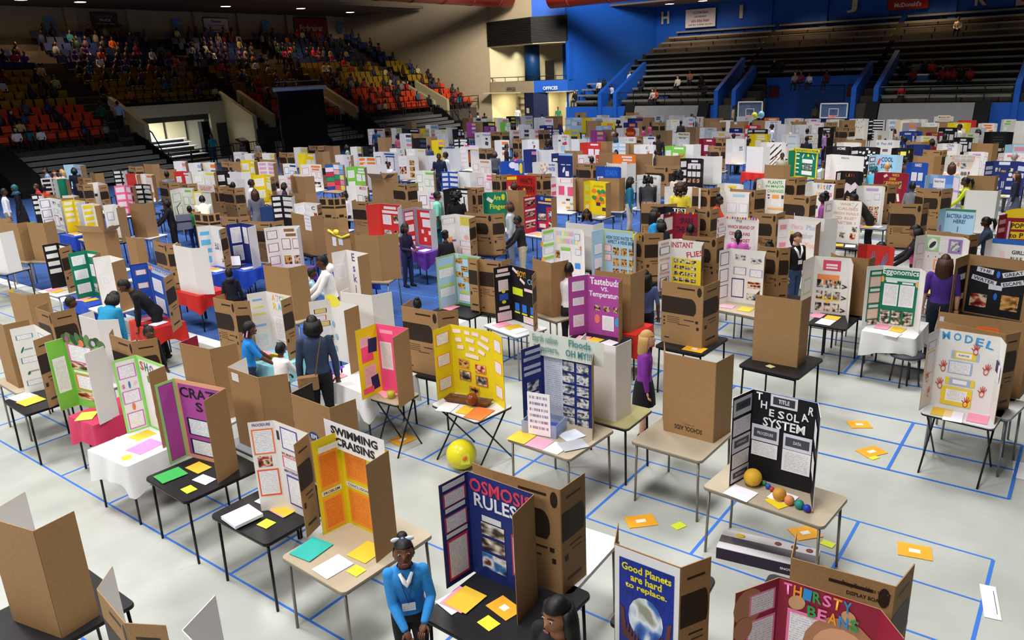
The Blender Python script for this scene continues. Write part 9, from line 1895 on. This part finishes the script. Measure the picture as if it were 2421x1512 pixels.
SHEETS = [
('paper_sheet',-4.526,7.956,.734,.283,.293,1.201,'eae8f4','white printed sheets on the white cloth before the SHO board','paper'),
('paper_sheet',-4.327,8.151,.734,.243,.206,.895,'e0b83a','yellow sheet at the foot of the green bordered SHO board','paper'),
('paper_sheet',-4.161,7.851,.738,.313,.254,1.042,'e88ac8','pink folder with bright squares on the white cloth','paper'),
('paper_sheet',-4.256,7.605,.734,.098,.116,.637,'d8e83a','neon yellow slip near the white cloth corner','paper'),
('folder',-3.595,7.159,.738,.266,.231,.804,'3aa852','green folder on the black table of the CRAZY board','folder'),
('paper_sheet',-3.29,6.853,.734,.109,.14,.841,'d8e83a','neon yellow slip on the black table of the CRAZY board','paper'),
('paper_sheet',-3.362,7.304,.734,.163,.24,.92,'e0b83a','yellow sheet at the foot of the CRAZY board','paper'),
('paper_sheet',-3.205,7.039,.734,.133,.216,.991,'eae8f4','white sheet below the brown flap of the CRAZY board','paper'),
('binder',-2.564,6.257,.75,.277,.264,.808,'dfe0ea','glossy white binder on the black candy crystals table','binder'),
('paper_sheet',-2.378,6.599,.734,.258,.239,.952,'eae8f4','white printed sheet on the black candy crystals table','paper'),
('paper_sheet',-2.19,6.415,.737,.233,.224,.9,'e0b83a','yellow sheet on pink sheet on the black candy crystals table','paper'),
('paper_sheet',-2.201,6.407,.734,.23,.22,.876,'f09ab4','pink sheet peeking from below the yellow sheet','paper'),
('paper_sheet',-2.318,6.162,.734,.114,.134,.974,'d8e83a','neon yellow slip on the black candy crystals table','paper'),
('folder',-1.805,5.726,.738,.283,.242,1.007,'2fa8a0','teal folder on the beige SWIMMING CRAISINS table','folder'),
('paper_sheet',-1.568,5.468,.734,.267,.213,.825,'eae8f4','white printed sheet on the beige SWIMMING CRAISINS table','paper'),
('paper_sheet',-1.361,5.396,.734,.109,.124,.888,'d8e83a','neon yellow slip on the beige SWIMMING CRAISINS table','paper'),
('paper_sheet',-1.321,5.653,.734,.247,.223,.938,'e0b83a','yellow sheet below the brown flap of the SWIMMING CRAISINS board','paper'),
('paper_sheet',-.45,4.966,.74,.251,.221,.901,'e0b83a','yellow sheet on the black OSMOSIS RULES table','paper'),
('paper_sheet',-.489,4.973,.737,.242,.215,.934,'f09ab4','pink sheet below the yellow sheet of the OSMOSIS RULES table','paper'),
('paper_sheet',-.545,4.941,.734,.184,.213,.704,'eae8f4','white sheet below the pink sheet of the OSMOSIS RULES table','paper'),
('envelope',-.154,4.856,.734,.171,.236,.699,'e8a52c','orange envelope at the foot of the OSMOSIS RULES flap','envelope'),
('paper_sheet',-.269,4.695,.734,.11,.136,.724,'d8e83a','neon yellow slip on the black OSMOSIS RULES table','paper'),
('paper_sheet',.045,7.671,.734,.237,.241,.927,'e0b83a','yellow sheet on the beige Earthquakes table','paper'),
('paper_sheet',.236,7.514,.734,.232,.228,.923,'f09ab4','pink sheet on the beige Earthquakes table','paper'),
('paper_sheet',.407,7.381,.734,.231,.191,.89,'eae8f4','white sheet at the near corner of the Earthquakes table','paper'),
('paper_sheet',.592,7.661,.737,.247,.215,.519,'dfe4f2','white pictured sheet on the beige Earthquakes table','paper'),
('paper_sheet',.592,7.424,.74,.285,.211,.321,'b4b8c0','clear sleeve with label on the beige Earthquakes table','paper'),
('paper_sheet',2.053,6.321,.734,.213,.243,.759,'eae8f4','white sheet before the SOLAR SYSTEM board','paper'),
('paper_sheet',2.354,6.144,.734,.189,.184,.419,'e0c82a','yellow sheet below the model planets','paper'),
('paper_sheet',2.409,6.216,.737,.187,.221,.789,'eae8f4','white sheet below the yellow model planet','paper'),
('paper_sheet',3.354,9.404,.734,.084,.099,.504,'d8cc8a','small cream card on the black table of the lone brown board','paper'),
('envelope',2.544,10.174,.734,.215,.301,.902,'e8a52c','orange envelope on black table below the INSTANT FLIES board','envelope'),
('paper_sheet',3.539,12.088,.734,.186,.224,.943,'f09ab4','pink sheet before the grey boat photograph board','paper'),
('paper_sheet',3.783,11.894,.734,.244,.209,.909,'e0b83a','yellow sheet before the grey boat photograph board','paper'),
('paper_sheet',4.757,11.421,.734,.235,.177,.82,'f09ab4','pink sheet before the black arrow board','paper'),
('paper_sheet',4.931,11.271,.734,.196,.206,.88,'e0b83a','yellow sheet before the black arrow board','paper'),
('paper_sheet',4.753,11.085,.734,.286,.22,.841,'eae8f4','white sheets before the black arrow board','paper'),
('paper_sheet',5.445,10.729,.742,.209,.189,.846,'f09ab4','pink sheet before the Eggonomics board','paper'),
('paper_sheet',5.594,10.578,.742,.231,.179,.789,'e0b83a','yellow sheet before the Eggonomics board','paper'),
('paper_sheet',5.43,10.392,.742,.224,.197,.75,'eae8f4','white book before the Eggonomics board','paper'),
('paper_sheet',4.747,7.83,.734,.222,.204,.934,'e0b83a','yellow sheet before the MODEL board','paper'),
('paper_sheet',4.807,7.711,.734,.281,.188,.975,'eae8f4','white sheets before the MODEL board','paper'),
('paper_sheet',5.031,7.632,.734,.24,.196,.94,'f09ab4','pink sheet before the MODEL board','paper'),
('paper_sheet',-.826,8.564,.734,.25,.2,1.147,'f0e6ea','maroon edged white sheet before the yellow ball photograph board','paper'),
('paper_sheet',-.603,8.462,.734,.219,.156,1.113,'e0b83a','yellow sheet before the yellow ball photograph board','paper'),
('paper_sheet',-.437,8.333,.737,.318,.243,1.032,'ee7a3a','orange sheet with cream circle before the yellow ball photograph board','paper'),
('paper_sheet',-1.619,9.1,.734,.213,.293,.551,'f0b0b8','pink book on the small patterned tray table','paper'),
('paper_sheet',-6.508,9.506,.734,.245,.311,.995,'d8d8d0','white folder with dark letters on the green bottle table','paper'),
('paper_sheet',-6.308,9.349,.737,.263,.26,.963,'e0b83a','yellow sheet on the green bottle table','paper'),
('paper_sheet',-5.284,8.767,.742,.253,.202,1.723,'d8e05a','yellow-green sheet on the hot pink cloth','paper'),
('folder',-2.466,9.951,.742,.322,.137,1.249,'6a4ab0','purple folder before the yellow sun board','folder'),
('paper_sheet',-2.382,9.705,.742,.216,.173,.893,'f09ab4','pink sheet before the yellow sun board','paper'),
('paper_sheet',-3.671,10.764,.742,.163,.223,.981,'eae8f4','white sheet before the pastel CATCH board','paper'),
('paper_sheet',-3.503,10.566,.742,.223,.292,1.054,'e8d028','yellow sheet before the pastel CATCH board','paper'),
('envelope',1.259,7.066,.004,.311,.214,.134,'e8a52c','orange envelope on the floor between the Good Planets poster and school table','envelope'),
('paper_sheet',1.631,6.947,.004,.13,.1,.541,'d8e83a','neon yellow slip on the floor beside an orange envelope','paper'),
('envelope',2.859,6.723,.004,.272,.215,.18,'e8a52c','orange envelope on the floor under the SOLAR SYSTEM table','envelope'),
('paper_sheet',3.006,6.521,.004,.094,.121,.797,'d8e83a','neon yellow slip on the floor under the SOLAR SYSTEM table','paper'),
('envelope',3.77,6.343,.004,.296,.231,-.429,'e8a52c','orange envelope lying in the empty taped square near the number sheet','envelope'),
('envelope',4.265,8.335,.004,.305,.211,.315,'e8a52c','orange envelope on neon slip in the aisle before the MODEL board','envelope'),
('paper_sheet',4.226,8.184,.004,.115,.064,.443,'d8e83a','neon slip under the aisle orange envelope','paper'),
('envelope',4.443,9.071,.004,.265,.215,-.094,'e8a52c','orange envelope in the taped square right of the SOLAR SYSTEM board','envelope'),
('envelope',-1.509,9.22,.004,.29,.245,.779,'e8a52c','orange envelope on the floor below the small tray table','envelope'),
('number_sheet',4.037,5.579,.004,.126,.477,-.456,'e6e6ea','white number sheet taped to the floor at the taped corner','paper'),
('number_sheet',5.684,7.746,.004,.14,.436,-.574,'e6e6ea','white number sheet taped to the floor near the MODEL board','paper')]

ZB, HB_ = .73, .91
NICE = {'black': 'black folding table', 'beige': 'beige folding table', 'white': 'white folding table', 'grey': 'grey folding table', 'green': 'pale green folding table', 'bluey': 'blue covered table', 'maroonfar': 'dark folding table'}
def the(s): return s.replace('printed back', 'the printed back', 1) if s.startswith('printed back') else 'the '+s
build_people([p+('',) for p in PEOPLE])
hall()
rnd = random.Random(9)
far = MB()
def far_table(x, y, yaw, w, d, kind):
  M = tr(x, y, 0) @ rz(yaw); m = mat('table_far_'+kind, TCOL.get(kind, TCOL['black'])[0], .5)
  far.box((-w/2, -d/2, .70), (w/2, d/2, .73), m, M=M)
  for sx in (-1, 1):
    for sy in (-1, 1): far.box((sx*(w/2-.05)-.012, sy*(d/2-.05)-.012, 0), (sx*(w/2-.05)+.012, sy*(d/2-.05)+.012, .70), m, M=M)
for x, y, yaw, w, wl, wr, pl, pr, fr, bk, tm, title, label, short, kind, px in BOARDS:
  board((x, y, ZB, yaw, w, wl, wr, pl, pr, HB_, fr, bk, tm, title, label, None, 0 if px > 70 else 1))
  n = Vector((math.sin(yaw), -math.cos(yaw), 0)); e = Vector((math.cos(yaw), math.sin(yaw), 0))
  if kind:
    tw, td = (.86, .62) if px > 45 else (.74, .5)
    c = Vector((x, y, 0))+n*(td/2-.1)
    if px > 38: table(c.x, c.y, yaw, tw, td, kind, cap16(NICE.get(kind, 'folding table')+' under the '+(short or label)), 'folding tables under the boards', px > 75)
    else: far_table(c.x, c.y, yaw, tw, td, kind)
    if (fr != 'k' or bk != 'k') and short and px > 42 and tm != 'n':
      zz = .742 if kind in CLOTH else .733
      for i, (cc, nm) in enumerate((('f09ab4', 'pink'), ('e0b83a', 'yellow'), ('eae8f4', 'white'))):
        if rnd.random() < .2: continue
        p = Vector((x, y, 0))+n*(.26+rnd.uniform(-.03, .05))+e*(.22*(i-1)+rnd.uniform(-.03, .03))
        flat('paper_sheet', p.x, p.y, zz, .2, .26, yaw+rnd.uniform(-.3, .3), typed(cc, '4a4038', 11, .35), cap16('%s sheet on the table before %s' % (nm, the(short))), 'paper')
q = MB()
for x, y, yaw, w, fr, bk, tm, kind in FAR_BOARDS:
  board((x, y, ZB, yaw, w, .3, .3, .85, .85, HB_, fr, bk, tm, '', '', '', 1), q)
  if kind:
    n = Vector((math.sin(yaw), -math.cos(yaw), 0)); c = Vector((x, y, 0))+n*.15
    far_table(c.x, c.y, yaw, .74, .5, kind)
o = q.build('distant_display_boards'); tag(o, 'many small display boards in the farthest rows', 'display boards', None, 'stuff')
o = far.build('distant_tables'); tag(o, 'many folding tables almost hidden in the farthest rows', 'tables', None, 'stuff')
for x, y, rot, w, d, kind, label, tray in TABLES: table(x, y, rot, w, d, kind, label, None, 1, tray)
for name, x, y, z, w, h, rot, c, label, cat in SHEETS:
  m = typed(c, '4a4038', 11, .35) if cat == 'paper' else plain(c)
  o = flat(name, x, y, z, w, h, rot, m, label, cat, None, .003 if name not in ('binder',) else .03)
  if name == 'envelope': link('address_label', flat_mesh(plain('ece8e0')), o, tr(0, .0, 1.0) @ Matrix.Diagonal((.34, .26, .3, 1)))
  if name == 'number_sheet': link('printed_bar', flat_mesh(plain('2a2a2e')), o, tr(.3, 0, 1.0) @ Matrix.Diagonal((.04, .7, .3, 1)))
props()
lights()
camera()
